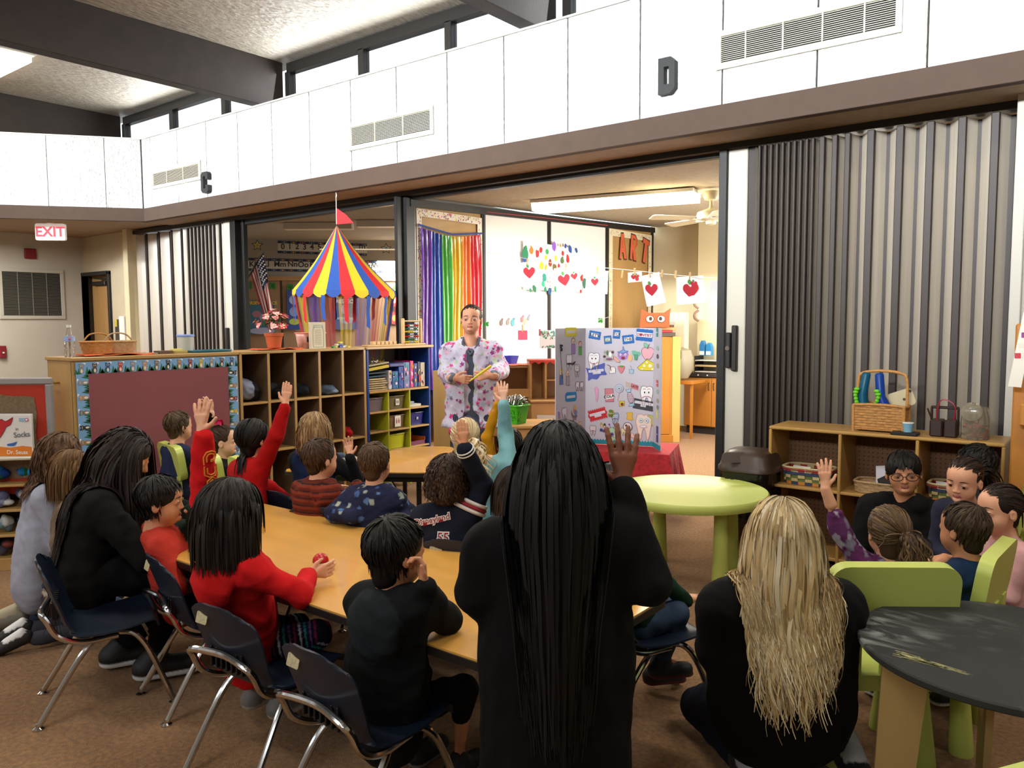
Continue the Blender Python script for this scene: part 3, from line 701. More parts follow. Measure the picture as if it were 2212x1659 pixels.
# ---------------- left foreground: toy shelf and easel board
# ================================================================ FIGURE ENGINE
V=lambda *a:np.array(a,float)
def vv(p):return np.array([p[0],p[1],p[2]],float)
def nrm(v):v=np.asarray(v,float);return v/(np.linalg.norm(v)+1e-12)
UP=V(0,0,1)
class Field:
    def __init__(s):s.p=[]
    def cap(s,a,b,r1,r2=None,k=.02,col=None,flat=None,op='u',pat=None):
        s.p.append(dict(t='c',a=vv(a),b=vv(b),r1=r1,r2=r1 if r2 is None else r2,k=k,col=col,flat=flat,op=op,pat=pat));return s
    def ell(s,c,r,R=None,k=.02,col=None,op='u',pat=None):
        s.p.append(dict(t='e',a=vv(c),r=V(*r) if hasattr(r,'__len__') else V(r,r,r),R=np.eye(3) if R is None else R,k=k,col=col,op=op,pat=pat));return s
    def pl(s,c,n,k=.004):  # cut away the side that n points to
        s.p.append(dict(t='p',a=vv(c),n=nrm(n),k=k,col=None,op='cut'));return s
    @staticmethod
    def ev(p,X):
        if p['t'] == 'p':return -(X-p['a']) @ p['n'],None
        w=X-p['a']
        if p['t'] == 'c':
            ba=p['b']-p['a']
            if p.get('flat') is not None:
                n,f=p['flat'];w=w+(w @ n)[...,None]*n*(1/f-1)
            bb=ba @ ba
            t=np.clip((w @ ba)/(bb+1e-12),0,1)
            return np.linalg.norm(w-t[...,None]*ba,axis=-1)-(p['r1']+(p['r2']-p['r1'])*t),t
        w=w @ p['R'];k0=np.linalg.norm(w/p['r'],axis=-1);k1=np.linalg.norm(w/p['r'] ** 2,axis=-1)+1e-9
        return k0*(k0-1)/k1,None
    def bb(s,p):
        if p['t'] == 'c':
            r=max(p['r1'],p['r2']);return np.minimum(p['a'],p['b'])-r,np.maximum(p['a'],p['b'])+r
        e=np.sqrt(((p['R']*p['r']) ** 2).sum(1));return p['a']-e,p['a']+e
    @staticmethod
    def comb(A,d,p):
        k=p['k']
        if p['op'] == 'u':
            h=np.maximum(k-np.abs(A-d),0)/k;return np.minimum(A,d)-h*h*k*.25
        d=-d;h=np.maximum(k-np.abs(A-d),0)/k;return np.maximum(A,d)+h*h*k*.25
    def dist(s,X):
        A=np.full(X.shape[:-1],1.0)
        for p in s.p:
            d,_=s.ev(p,X);A=s.comb(A,d,p)
        return A
    def mesh(s,res,wr=0,wseed=0,base='#888888'):
        lo=np.min([s.bb(p)[0] for p in s.p if p['op'] == 'u'],0)-3*res;hi=np.max([s.bb(p)[1] for p in s.p if p['op'] == 'u'],0)+3*res
        n=np.ceil((hi-lo)/res).astype(int)+1
        A=np.full(n,1.0,np.float32);ax=[lo[i]+res*np.arange(n[i]) for i in range(3)]
        for p in s.p:
            if p['t'] == 'p':i0,i1=np.zeros(3,int),n
            else:
                a,b=s.bb(p);pad=p['k']+2.5*res
                i0=np.clip(np.floor((a-pad-lo)/res).astype(int),0,n);i1=np.clip(np.ceil((b+pad-lo)/res).astype(int)+1,0,n)
            if (i1 <= i0).any():continue
            sl=tuple(slice(i0[i],i1[i]) for i in range(3))
            X=np.stack(np.meshgrid(*[ax[i][sl[i]] for i in range(3)],indexing='ij'),-1)
            d,_=s.ev(p,X);A[sl]=s.comb(A[sl],d,p)
        verts,quads=surfnets(A)
        gi=np.clip(np.round(verts).astype(int),1,n-2)
        g=np.stack([A[gi[:,0]+1,gi[:,1],gi[:,2]]-A[gi[:,0]-1,gi[:,1],gi[:,2]],A[gi[:,0],gi[:,1]+1,gi[:,2]]-A[gi[:,0],gi[:,1]-1,gi[:,2]],A[gi[:,0],gi[:,1],gi[:,2]+1]-A[gi[:,0],gi[:,1],gi[:,2]-1]],-1)
        g /= np.linalg.norm(g,axis=1,keepdims=True)+1e-9
        W=lo+verts*res
        best=np.full(len(W),9.0);C=np.tile(np.array(srgb(base)),(len(W),1));own=np.full(len(W),-1);TT=np.zeros(len(W))
        for i,p in enumerate(s.p):
            if p['op'] != 'u' or (p['col'] is None and p['pat'] is None):continue
            d,t=s.ev(p,W);m=d < best;best=np.where(m,d,best);own[m]=i
            if t is not None:TT[m]=t[m]*np.linalg.norm(p['b']-p['a'])
        pats={}
        for i,p in enumerate(s.p):
            m=own == i
            if not m.any():continue
            if p['pat'] is not None:pats.setdefault(id(p['pat']),[p['pat'],np.zeros(len(W),bool)])[1][m]=True
            else:C[m]=srgb(p['col'])
        for f,m in pats.values():C[m]=f(W[m],TT[m])
        if wr:
            rg=np.random.default_rng(wseed+5);N=np.zeros(len(W));q=W.copy()
            q=q+.02*np.sin(W[:,[1,2,0]]*23+rg.uniform(0,6,3))
            for i in range(7):
                w=rg.normal(size=3);w=w/np.linalg.norm(w)*rg.uniform(35,120)*np.array([1,1,1.6]);x_=q @ w+rg.uniform(0,6);N += (1.1-2.2*np.abs(np.sin(x_/2)))*(50/np.linalg.norm(w))
            W=W+g*(wr*N/2.4)[:,None]
        return W,quads,C
def surfnets(A):
    S=A < 0;nx,ny,nz=A.shape
    cnt=np.zeros((nx-1,ny-1,nz-1),np.int8)
    for dx in (0,1):
        for dy in (0,1):
            for dz in (0,1):cnt += S[dx:nx-1+dx,dy:ny-1+dy,dz:nz-1+dz]
    I=np.argwhere((cnt > 0) & (cnt < 8));idx=np.full(cnt.shape,-1,np.int64);idx[tuple(I.T)]=np.arange(len(I))
    P=np.zeros((len(I),3));w=np.zeros(len(I))
    cs=[(dx,dy,dz) for dx in (0,1) for dy in (0,1) for dz in (0,1)]
    for a in cs:
        for ax in range(3):
            if a[ax]:continue
            b=list(a);b[ax]=1
            fa=A[I[:,0]+a[0],I[:,1]+a[1],I[:,2]+a[2]];fb=A[I[:,0]+b[0],I[:,1]+b[1],I[:,2]+b[2]]
            m=(fa < 0) != (fb < 0);t=np.where(m,fa/np.where(m,fa-fb,1),0)
            q=np.array(a,float)[None].repeat(len(I),0);q[:,ax] += t
            P += q*m[:,None];w += m
    P=I+P/w[:,None]
    Q=[]
    for ax in range(3):
        sl0=[slice(None)]*3;sl1=[slice(None)]*3;sl0[ax]=slice(0,-1);sl1[ax]=slice(1,None)
        ch=S[tuple(sl0)] != S[tuple(sl1)]
        E_=np.argwhere(ch);b,c=(ax+1) % 3,(ax+2) % 3
        E_=E_[(E_[:,b] > 0) & (E_[:,c] > 0) & (E_[:,b] < A.shape[b]-1) & (E_[:,c] < A.shape[c]-1)]
        ins=S[tuple(E_.T)]
        def at(db,dc):
            e=E_.copy();e[:,b] -= db;e[:,c] -= dc;return idx[tuple(e.T)]
        q=np.stack([at(0,0),at(1,0),at(1,1),at(0,1)],1);q[~ins]=q[~ins][:,::-1];Q.append(q)
    return P,np.concatenate(Q)[:,:]
def npobj(name,parts,m,parent,smooth=True,label=None):
    """parts = [(verts, faces(list/array), colours per vertex)]"""
    inv=np.array(WM[parent.name].inverted());VV=[];FF=[];CC=[];k=0
    for W,Q,C in parts:
        VV.append(W);FF.append(np.asarray(Q)+k);CC.append(C);k += len(W)
    W=np.concatenate(VV);C=np.concatenate(CC);W=W @ inv[:3,:3].T+inv[:3,3]
    me=bpy.data.meshes.new(name);nv=len(W)
    lens=np.concatenate([np.full(len(f),f.shape[1]) for f in FF]);loops=np.concatenate([f.ravel() for f in FF])
    me.vertices.add(nv);me.vertices.foreach_set('co',W.astype(np.float32).ravel())
    me.loops.add(len(loops));me.loops.foreach_set('vertex_index',loops.astype(np.int32))
    me.polygons.add(len(lens));me.polygons.foreach_set('loop_start',np.concatenate([[0],np.cumsum(lens)[:-1]]).astype(np.int32));me.polygons.foreach_set('loop_total',lens.astype(np.int32))
    me.update(calc_edges=True)
    if smooth:me.polygons.foreach_set('use_smooth',np.ones(len(lens),bool))
    at=me.color_attributes.new('Col','FLOAT_COLOR','POINT');a4=np.ones((nv,4),np.float32);a4[:,:3]=C;at.data.foreach_set('color',a4.ravel())
    me.materials.append(m);o=bpy.data.objects.new(name,me);COL.objects.link(o);o.parent=parent;WM[o.name]=WM[parent.name]
    if label:o['label']=label
    return o
M_skin=mat('skin',vcol=True,rough=.5,spec=.4,sss=.12,var=(22,.06));M_hair=mat('hair',vcol=True,rough=.55,spec=.28);M_shoe=mat('shoe',vcol=True,rough=.6)
M_cloth=mat('cloth',vcol=True,rough=.93,bump=(230,.35,.003),var=(16,.10),spec=.2)
M_eye=mat('eye',vcol=True,rough=.12,coat=.5)
def ik(s,e,l1,l2,pole):
    d=e-s;L=np.linalg.norm(d);tot=l1+l2
    if L > tot*.995:return s+d*(l1/tot)
    u=d/L;x=(l1*l1-l2*l2+L*L)/(2*L);h=math.sqrt(max(l1*l1-x*x,0))
    p=pole-u*(pole @ u);return s+u*x+nrm(p)*h
def hand(F,w,d,pn,thumb,L,curl=.15,spread=.5,col=None,fist=0,fat=1.0):
    """fingers along d, palm facing pn, thumb on the side of vector thumb"""
    d=nrm(d);pn=nrm(pn-d*(pn @ d));t=nrm(np.cross(d,pn));t=t if t @ thumb > 0 else -t
    k=L*.05;R=.052*L*fat
    for i,x in enumerate((-.15,-.05,.05,.15)):
        F.cap(w+d*.02*L,w+d*.46*L+t*x*L,R*1.15,R*1.2,k*1.6,col)
    F.cap(w-d*.22*L,w+d*.1*L,.105*L,.12*L,k*2,col,(pn,.72))
    for i,(x,ln) in enumerate(((.16,.42),(.055,.48),(-.05,.44),(-.15,.34))):
        a=(x/.16)*.22*spread;b=w+d*.47*L+t*x*L*.98
        c0=curl*(.7+.2*i*.5)+fist;dd=nrm(d*math.cos(a)+t*math.sin(a));p0=b
        for j,fr in enumerate((.42,.32,.26)):
            th=c0*(j+.6)*(1.0 if not fist else 1.1);v=dd*math.cos(th)+pn*math.sin(th);p1=p0+v*ln*fr*L
            F.cap(p0,p1,R*(1.0-.09*j),R*(.95-.11*j),k*.35,col);p0=p1
    b=w+d*.12*L+t*.13*L;v1=nrm(d*.75+t*(.55+.4*spread)+pn*(.15+fist*.4));m_=b+v1*.2*L
    v2=nrm(d*1.0+t*(.30+.35*spread)+pn*(.1+fist*.5));e=m_+v2*.19*L
    F.cap(b,m_,.078*L,.058*L,k,col);F.cap(m_,e,.056*L,.044*L,k*.4,col)
def hframe(a,pitch=0,roll=0):
    f=vv(camdir(a));r=np.cross(f,UP);u=UP.copy();p=rad(pitch);f2=f*math.cos(p)+u*math.sin(p);u2=u*math.cos(p)-f*math.sin(p)
    q=rad(roll);r2=r*math.cos(q)+u2*math.sin(q);u3=u2*math.cos(q)-r*math.sin(q);return np.stack([r2,f2,u3],1)
def head_field(F,c,R,h,skin,lips=None,ears=True,adult=True,wide=1.0):
    P=lambda x,y,z:c+R @ (V(x*wide,y,z)*h)
    e=lambda p,r,k=.05,col=skin,op='u':F.ell(P(*p),(r[0]*h*wide,r[1]*h,r[2]*h),R,k*h,col,op)
    e((0,-.06,.12),(.335,.40,.37));e((0,.09,-.10),(.285,.275,.34),.08)
    e((0,.15,-.33),(.17,.17,.15),.12)
    if not adult:e((.13,.17,-.20),(.13,.13,.13),.1);e((-.13,.17,-.20),(.13,.13,.13),.1);e((0,.14,.16),(.24,.22,.22),.1)
    else:e((.15,.20,-.13),(.10,.10,.11),.1);e((-.15,.20,-.13),(.10,.10,.11),.1)
    for s_ in (-1,1):
        e((s_*.135,.375,.0),(.075,.05,.045),.05,None,'s')
        e((s_*.135,.295,-.0),(.072,.07,.062),.02)
        if ears:
            e((s_*.335,-.03,-.06),(.035,.075,.115),.02);e((s_*.365,.0,-.05),(.02,.035,.06),.015,None,'s')
    b=.030 if adult else .024
    F.cap(P(0,.345,.02),P(0,.405 if adult else .39,-.115),b*h,b*1.5*h,.035*h,skin)
    for s_ in (-1,1):e((s_*.042,.365,-.13),(.032,.04,.028),.02)
    lc=lips or skin
    e((0,.352,-.232),(.066,.036,.013),.010,lc);e((0,.349,-.255),(.056,.038,.016),.008,lc);e((0,.335,-.34),(.08,.06,.05),.05)
def ellp(c,R,h,rr,P):return np.linalg.norm(((P-c) @ R)/(rr*h),axis=-1)
CR_=V(.335,.40,.37);CC_=V(0,-.06,.12)
def strands(c,R,h,n,length,cols,mode='fall',seed=1,hairline=None,colliders=(),rad_=.0032,steps=16,wave=0,off=.05,crown=(0,-.35,.93),grav=.3,back=.0,tie=None,lenvar=.25,jit=.12,part=0.0,root=None,endwidth=.25,keep=None,flip=0,conv=0,slab=None):
    rg=np.random.default_rng(seed);cc=c+R @ (CC_*h);rr=CR_*(1+off)
    m=n*4;g=np.arange(m)+.5;ph=np.arccos(1-2*g/m);th=math.pi*(1+5 ** .5)*g
    D=np.stack([np.cos(th)*np.sin(ph),np.sin(th)*np.sin(ph),np.cos(ph)],1)
    if hairline is None:ok=((D[:,1] < .22+.0*D[:,2]) | (D[:,2] > .62)) & (D[:,2] >-.42) & ((D[:,1] < .1) | (D[:,2] > .15))
    else:ok=hairline(D)
    D=D[ok];D=D[rg.permutation(len(D))[:n]];N=len(D)
    cr=nrm(V(*crown));loc=D*rr;cp=cr*rr
    if mode == 'fall':
        fr=np.clip(D[:,1]*1.6+.35,0,1);v=np.stack([(np.sign(D[:,0]-part)*.6+(D[:,0]-part)*.8)*fr+D[:,0]*.25*(1-fr),-.25-back-.55*fr,-.6+0*D[:,0]],1)
    else:
        v=loc-cp;v[:,2] -= .12
    nr0=loc/rr ** 2;nr0 /= np.linalg.norm(nr0,axis=1,keepdims=True)
    if mode != 'fall':
        v /= np.linalg.norm(v,axis=1,keepdims=True)+1e-9;v=v-nr0*(v*nr0).sum(1,keepdims=True);v /= np.linalg.norm(v,axis=1,keepdims=True)+1e-9
        v=v+nr0*rg.uniform(-.02,.16,(N,1))
    v += rg.normal(size=v.shape)*jit
    L=length*(1+rg.uniform(-lenvar,lenvar*.4,N));ds=L/steps;cap_=1.005+rg.uniform(0,.07,N)
    if mode != 'fall':ds=ds*np.where(D[:,1] > .15,.6,1)
    up=R.T @ UP;P=[loc.copy()];p=loc.copy();hN=h
    wph=rg.uniform(0,6.28,N);wax=rg.normal(size=(N,3));wclump=np.floor(wph*3)
    for s_ in range(steps):
        v /= np.linalg.norm(v,axis=1,keepdims=True)+1e-9
        nr=p/rr ** 2;nr /= np.linalg.norm(nr,axis=1,keepdims=True);lev=np.linalg.norm(p/rr,axis=1)
        near=lev < 1.06;dn=(v*nr).sum(1,keepdims=True);v=np.where(near[:,None] & (dn < 0),v-nr*dn,v)
        v /= np.linalg.norm(v,axis=1,keepdims=True)+1e-9
        step=v*(ds/hN)[:,None]
        if wave:
            f=s_/steps;step=step+np.stack([np.sin(wph+f*15),np.cos(wph*.7+f*13),0*wph],1)*(wave*f*ds/hN)[:,None]
        if mode != 'fall' and s_/steps < .0:pass
        p=p+step
        lev=np.linalg.norm(p/rr,axis=1);p=np.where((lev < 1)[:,None],p/lev[:,None],p)
        if mode != 'fall':p=np.where((lev > cap_)[:,None] & (p[:,2:] >-.30),p/lev[:,None]*cap_[:,None],p)
        elif conv and s_ > 6:p=p*np.array([1-conv,1,1])
        if colliders:
            w=(p*hN) @ R.T+cc
            for (a,b,r) in colliders:
                a=vv(a);b=vv(b);ba=b-a;t=np.clip(((w-a) @ ba)/(ba @ ba+1e-9),0,1);q=a+t[:,None]*ba;dd=w-q;dl=np.linalg.norm(dd,axis=1)
                w=np.where((dl < r)[:,None],q+dd/(dl[:,None]+1e-9)*r,w)
            if slab is not None and slab[6] is not None:
                FT_=slab[6];d=FT_.dist(w);m_=d < .010
                if m_.any():
                    q=w[m_];e=.006;g=np.stack([FT_.dist(q+V(e,0,0))-FT_.dist(q-V(e,0,0)),FT_.dist(q+V(0,e,0))-FT_.dist(q-V(0,e,0)),FT_.dist(q+V(0,0,e))-FT_.dist(q-V(0,0,e))],1);g /= np.linalg.norm(g,axis=1,keepdims=True)+1e-9
                    g=g-slab[1]*.25;w[m_]=q+g*(.010-d[m_])[:,None]
            elif slab is not None:
                ch_,f_,r_,dep,wid,ax_,_=slab;q=w-ch_;q2=q-(q @ ax_)[:,None]*ax_*1.0;l=q2 @ r_;bkk=-(q2 @ f_);req=dep*np.sqrt(np.clip(1-(l/wid) ** 2,0,1));req=req*np.clip((.13-q @ ax_)/.12,0,1);m_=(bkk >-.05) & (bkk < req)
                w=w-f_*np.where(m_,req-bkk,0)[:,None]
            p=((w-cc) @ R)/hN
        v=v-up*grav
        if flip and s_ > steps*.7:v=v+nrm(V(0,-1,.3))*flip
        P.append(p.copy())
    P=np.stack(P,1)  # N, steps+1, 3 local
    W=(P*h) @ R.T+cc
    return tubes(W,rad_,cols,rg,endwidth,root,cen=cc)
def tubes(W,r,cols,rg,endwidth=.25,root=None,ns=2,cen=None):
    """hair locks as slim ribbons that lie along the head"""
    N,K,_=W.shape;T=np.gradient(W,axis=1);T /= np.linalg.norm(T,axis=2,keepdims=True)+1e-9
    o=W-(cen if cen is not None else W.mean((0,1)));o[...,2]=np.where(o[...,2] <-.04,o[...,2]*.1,o[...,2]);o=o/(np.linalg.norm(o,axis=2,keepdims=True)+1e-9)+rg.normal(size=(N,1,3))*.35
    a=np.cross(T,o);a /= np.linalg.norm(a,axis=2,keepdims=True)+1e-9
    f=np.linspace(0,1,K);rp=1.25*r*(1-(1-endwidth)*f ** 2)*(.7+.3*np.minimum(1,f*6));rs=rg.uniform(.6,1.35,N)
    h_=a*(rp[None,:,None]*rs[:,None,None]);X=np.stack([W-h_,W+h_],2).reshape(-1,3)
    base=(np.arange(N)[:,None]*K+np.arange(K-1)[None,:])*2
    Q=np.stack([base,base+1,base+3,base+2],-1).reshape(-1,4)
    c=np.array([srgb(x) for x in cols]);i=rg.integers(0,len(c),N);m=rg.random((N,1));j=rg.integers(0,len(c),N)
    C=c[i]*m+c[j]*(1-m);C=C*rg.uniform(.8,1.15,(N,1))
    C=np.repeat(C[:,None,:],K,1)
    if root is not None:
        rt=np.array(srgb(root));ff=np.clip(1-f/.22,0,1)[None,:,None]*.75;C=C*(1-ff)+rt*ff
    C=np.repeat(C[:,:,None,:],ns,2).reshape(-1,3)
    return X,Q,C
def face_bits(root,c,R,h,look=(0,0),iris='#2b1a10',brow='#1d120c',wide=1.0,lid='#8a5a45',open_=1.0,browlift=0,skinc='#b57a58'):
    P=lambda x,y,z:Vector(c+R @ (V(x*wide,y,z)*h))
    RM=Matrix([[*R[i]] for i in range(3)])
    for s in (-1,1):
        g=MB();ec=P(s*.135,.300,-.0);g.ell(ec,(.066*h,.066*h,.056*h),14,None,'#b9b0a8')
        d=Vector(R @ nrm(V(look[0],1,look[1])));u=d.orthogonal().normalized();w=d.cross(u)
        for rr,z,cl in ((.032,.063,iris),(.015,.0655,'#050404')):
            g.add([ec+d*z*h]+[ec+d*(z-.003)*h+(u*math.cos(a)+w*math.sin(a))*rr*h for a in [2*math.pi*i/12 for i in range(12)]],[(0,i+1,(i+1) % 12+1) for i in range(12)],cl)
        g.build('eye',M_eye,root)
        m=MB();er=.0675*h
        def lidp(az,el):return ec+Vector(R @ V(math.sin(az)*math.cos(el),math.cos(az)*math.cos(el),math.sin(el)*.86))*er
        up_=rad(22*open_-2);lo_=rad(-30)
        m.grid(lambda u,v:lidp(rad(-78+156*u),up_+(rad(80)-up_)*v-.25*(u-.5) ** 2),10,4);m.grid(lambda u,v:lidp(rad(-78+156*u),lo_+(rad(-80)-lo_)*v+.35*(u-.5) ** 2),10,4);m.c=[skinc]*len(m.c);m.build('eyelid',M_skin,root,ang=80)
        m=MB();U=Vector(R[:,2]);rt=Vector(R[:,0]);fw=Vector(R[:,1])
        def arc(z0,x0,x1,lift,y):return [P(s*(x0+(x1-x0)*t),y-.10*(t-.3) ** 2*1.6,z0+lift*math.sin(math.pi*min(1,t*.9+.1))) for t in [i/7 for i in range(8)]]
        m.tube([lidp(rad(-70+140*t),up_-.25*(t-.5) ** 2)+fw*.002 for t in [i/9 for i in range(10)]],.0045*h,5,col='#120c09')
        m.build('eyelashes',VC,root)
        MB().tube(arc(.085+browlift,.055,.225,.032,.372),[.006*h,.011*h,.012*h,.011*h,.010*h,.008*h,.006*h,.003*h],6,col=brow).build('eyebrow',VC,root)
SKINS=dict(tan='#c48a66',light='#dfa686',fair='#e3b296',brown='#8a5238',deep='#7d4a33')
def figure(label,H,adult,head,fa,ba=None,pitch=0,roll=0,lean=8,leana=None,pose='sit',skin='tan',hh=None,
           top='#222222',topk=None,legs='#222233',shoes=('#222222','#e6e6e6'),arms=None,hair=None,face=None,gname=None,res=.010,wrk=.0042,
           cuff=None,sleeve=None,hood=None,hem=None,tpat=None,lpat=None,nolegs=False,bulk=1.0,feet=None,spine=None,collar=None,headshift=(0,0,0),bare=None,shoulders=None,wide=1.0,knees=None,pelvis_at=None,vneck=False,shdrop=.035):
    """head: point of the head centre. fa / ba: facing of head / body (camera angle)."""
    skin=SKINS.get(skin,skin);ba=fa if ba is None else ba;B=hframe(ba);r_,f_=B[:,0],B[:,1]
    hh=hh or (H*(.137 if adult else .185));hc=vv(head);R=hframe(fa,pitch,roll)
    kk=dict(trunk=.31,thigh=.245,shank=.245,ua=.175,fo=.15,hand=.108,sh=.108,hip=.055,nb=.108) if adult else dict(trunk=.285,thigh=.23,shank=.215,ua=.155,fo=.13,hand=.100,sh=.098,hip=.055,nb=.128)
    K={k:v*H for k,v in kk.items()}
    if shoulders:K['sh'] *= shoulders
    la=ba if leana is None else leana;ld=vv(camdir(la));th=rad(lean);tdir=nrm(UP*math.cos(th)+ld*math.sin(th))
    nb=hc-R[:,2]*K['nb']*.92-R[:,1]*hh*.10+V(*headshift)
    pel=nb-tdir*K['trunk']
    if pelvis_at is not None:pel=vv(pelvis_at);tdir=nrm(nb-pel)
    root=thing('person',label,'person',(pel[0],pel[1],0),0,None)
    t_=K['sh'];bk=bulk
    SH={s:nb+r_*(t_*s)-tdir*shdrop*H+f_*.0 for s in (-1,1)};HP={s:pel+r_*K['hip']*s for s in (-1,1)}
    # arms
    arms=arms or {};EL={};WR={};HD={}
    for s,nm in ((-1,'L'),(1,'R')):
        A_=arms.get(nm,'lap')
        if isinstance(A_,str):
            if A_ == 'lap':w=pel+f_*K['thigh']*.75+r_*s*.03*H+UP*.06*H;pole=r_*s*.8-UP-f_*.3;hd=f_*1-r_*s*.6;pn=-UP
            elif A_ == 'table':w=nb-UP*K['trunk']*.78+f_*K['thigh']*1.0+r_*s*.03*H;pole=r_*s*1.0-UP*.6;hd=f_-r_*s*.5;pn=-UP
            elif A_ == 'down':w=SH[s]-UP*(K['ua']+K['fo'])*.96+f_*.04;pole=r_*s*.4-f_;hd=-UP+f_*.1;pn=-r_*s
            A_=dict(w=w,pole=pole,d=hd,pn=pn)
        w=vv(A_['w']);SH[s]=SH[s]+(UP*.025*H-r_*s*.012*H if w[2] > SH[s][2]+.08 else 0)
        D=np.linalg.norm(w-SH[s]);l1,l2=K['ua']*A_.get('k',1),K['fo']*A_.get('k',1)
        if D > (l1+l2):q=min(D/(l1+l2),1.25);l1 *= q;l2 *= q
        e=vv(A_['e']) if 'e' in A_ else ik(SH[s],w,l1,l2,vv(A_.get('pole',r_*s-UP)))
        EL[s]=e;WR[s]=w;HD[s]=A_
    # legs
    FT={};KN={}
    for s in (-1,1):
        if pose == 'sit':
            ft=pel+f_*K['thigh']*.98+r_*s*(K['hip']*1.3);ft[2]=.055*H;pole=f_+UP*1.2+r_*s*.25
            if pel[2] > K['shank']*1.6 and not adult:pass
        elif pose == 'kneel':
            kn=pel+f_*K['thigh']*.25+r_*s*K['hip']*1.3;kn[2]=.055*H;ft=kn-f_*K['shank']*.98;ft[2]=.05*H;pole=f_
        elif pose == 'heels':
            kn=pel+f_*K['thigh']*.95+r_*s*K['hip']*1.8;kn[2]=.06*H;ft=kn-f_*K['shank']*1.0;ft[2]=.045*H;pole=f_
        elif pose == 'floor':
            kn=pel+f_*K['thigh']*.75+r_*s*K['thigh']*.6;kn[2]=.09*H;ft=pel+f_*K['thigh']*.9-r_*s*.1;ft[2]=.04*H;pole=f_
        else:ft=pel+r_*s*K['hip']*1.2;ft[2]=.05*H;pole=f_
        if feet and s in feet:ft=vv(feet[s])
        if pose in ('kneel','heels','floor'):KN[s]=kn
        else:KN[s]=ik(HP[s],ft,K['thigh'],K['shank'],pole)
        if knees and s in knees:KN[s]=vv(knees[s])
        FT[s]=ft
    ch=nb-tdir*.09*H;wa=pel+tdir*.10*H
    # ---- body (skin), one mesh
    parts=[]
    F=Field();c0=skin
    F.cap(pel,wa,.085*H,.080*H,.05,c0,(f_,.6));F.cap(wa,ch,.080*H,.085*H,.05,c0,(f_,.6));F.cap(SH[-1],SH[1],.028*H,.028*H,.05,c0);F.cap(ch,nb,.05*H,.03*H,.04,c0)
    for s in (-1,1):
        F.cap(SH[s],EL[s],.029*H,.023*H,.02,c0);F.cap(EL[s],WR[s],.023*H,.016*H,.015,c0)
        if not nolegs:
            F.cap(HP[s],KN[s],.046*H,.031*H,.03,c0);F.cap(KN[s],FT[s],.031*H,.018*H,.02,c0);F.cap(FT[s],FT[s]+(f_ if pose in ('sit','stand') else -UP*.0-f_)*.05*H-UP*.02*H,.014*H,.012*H,.02,c0)
    parts.append(F.mesh(.024,base=c0))
    F=Field();head_field(F,hc,R,hh,skin,lips=face.get('lips') if face else None,adult=adult and not (face and face.get('round')),wide=wide)
    nr=.0275*H if adult else .029*H
    F.cap(hc-R[:,2]*hh*.28-R[:,1]*hh*.12,nb-tdir*.02*H,nr,nr*1.12,.03*hh/.2,skin);F.cap(nb,nb-tdir*.05*H,nr*1.2,nr*1.9,.04,skin)
    parts.append(F.mesh(.0042 if face else max(.0065,.002*math.hypot(hc[0],hc[1])),base=c0))
    for s,nm in ((-1,'L'),(1,'R')):
        A_=HD[s]
        if A_.get('hide'):continue
        F=Field();d=vv(A_.get('d',WR[s]-EL[s]));pn=vv(A_.get('pn',f_));tv=vv(A_.get('th',-r_*s))
        fa_=nrm(WR[s]-EL[s]);F.cap(WR[s]-fa_*K['fo']*.45,WR[s],.021*H,.0165*H,.01,skin)
        hand(F,WR[s]+nrm(d)*.005*H,d,pn,tv,K['hand']*(1 if adult else 1.05),A_.get('curl',.15),A_.get('spread',.5),skin,A_.get('fist',0),1.0 if adult else 1.12)
        parts.append(F.mesh(K['hand']/40,base=c0))
    npobj('body',parts,M_skin,root)
    dcam=math.hypot(hc[0],hc[1]);res=max(res,.0024*dcam) if not tpat else res
    # ---- top
    F=Field();q=.012*H/1.3+.004
    tc=dict(col=top,pat=tpat)
    lowz=hem if hem is not None else 0
    F.cap(pel-tdir*lowz+UP*.0,wa,.104*H*bk,.098*H*bk,.06,flat=(f_,.66),**tc);F.cap(wa,ch,.098*H*bk,.092*H*bk,.06,flat=(f_,.64),**tc)
    F.cap(SH[-1]*.9+SH[1]*.1,SH[1]*.9+SH[-1]*.1,.040*H*bk,.040*H*bk,.07,**tc);F.cap(ch,nb-tdir*.015*H,.062*H*bk,.036*H,.05,**tc)
    scol=sleeve or top;sp=topk.get('spat') if topk else None
    for s in (-1,1):
        A_=HD[s];w=WR[s];fa_=nrm(w-EL[s]);sl=A_.get('sl',.98);sc_=dict(col=A_.get('col',scol),pat=A_.get('pat',sp or tpat if not A_.get('col') else None))
        b_=A_.get('bulk',bk)
        F.cap(SH[s],EL[s],.038*H*b_,.031*H*b_,.035,**sc_)
        if sl > 0:
            we=EL[s]+(w-EL[s])*sl;F.cap(EL[s],we,.031*H*b_,.0245*H*b_,.02,A_['fcol'] if 'fcol' in A_ else sc_['col'],pat=None if 'fcol' in A_ else sc_['pat']);F.pl(we+fa_*.008,fa_,.01) if False else None
            if cuff:F.cap(we-fa_*.030*H,we,.0255*H,.0245*H,.006,cuff)
    if hood:
        for i in range(7):
            a=math.pi*(i/6*1.15-.075);a2=math.pi*((i+1)/6*1.15-.075)
            if i == 6:break
            pA=nb+r_*math.cos(a)*.052*H-f_*(math.sin(a)*.055*H-.015*H)-UP*(.004+.022*H*math.sin(a));pB=nb+r_*math.cos(a2)*.052*H-f_*(math.sin(a2)*.055*H-.015*H)-UP*(.004+.022*H*math.sin(a2))
            F.cap(pA,pB,.032*H,.032*H,.02,hood,pat=tpat)
        F.ell(nb-f_*.062*H-UP*.065*H,(.085*H,.038*H,.085*H),B,.03,hood,pat=tpat)
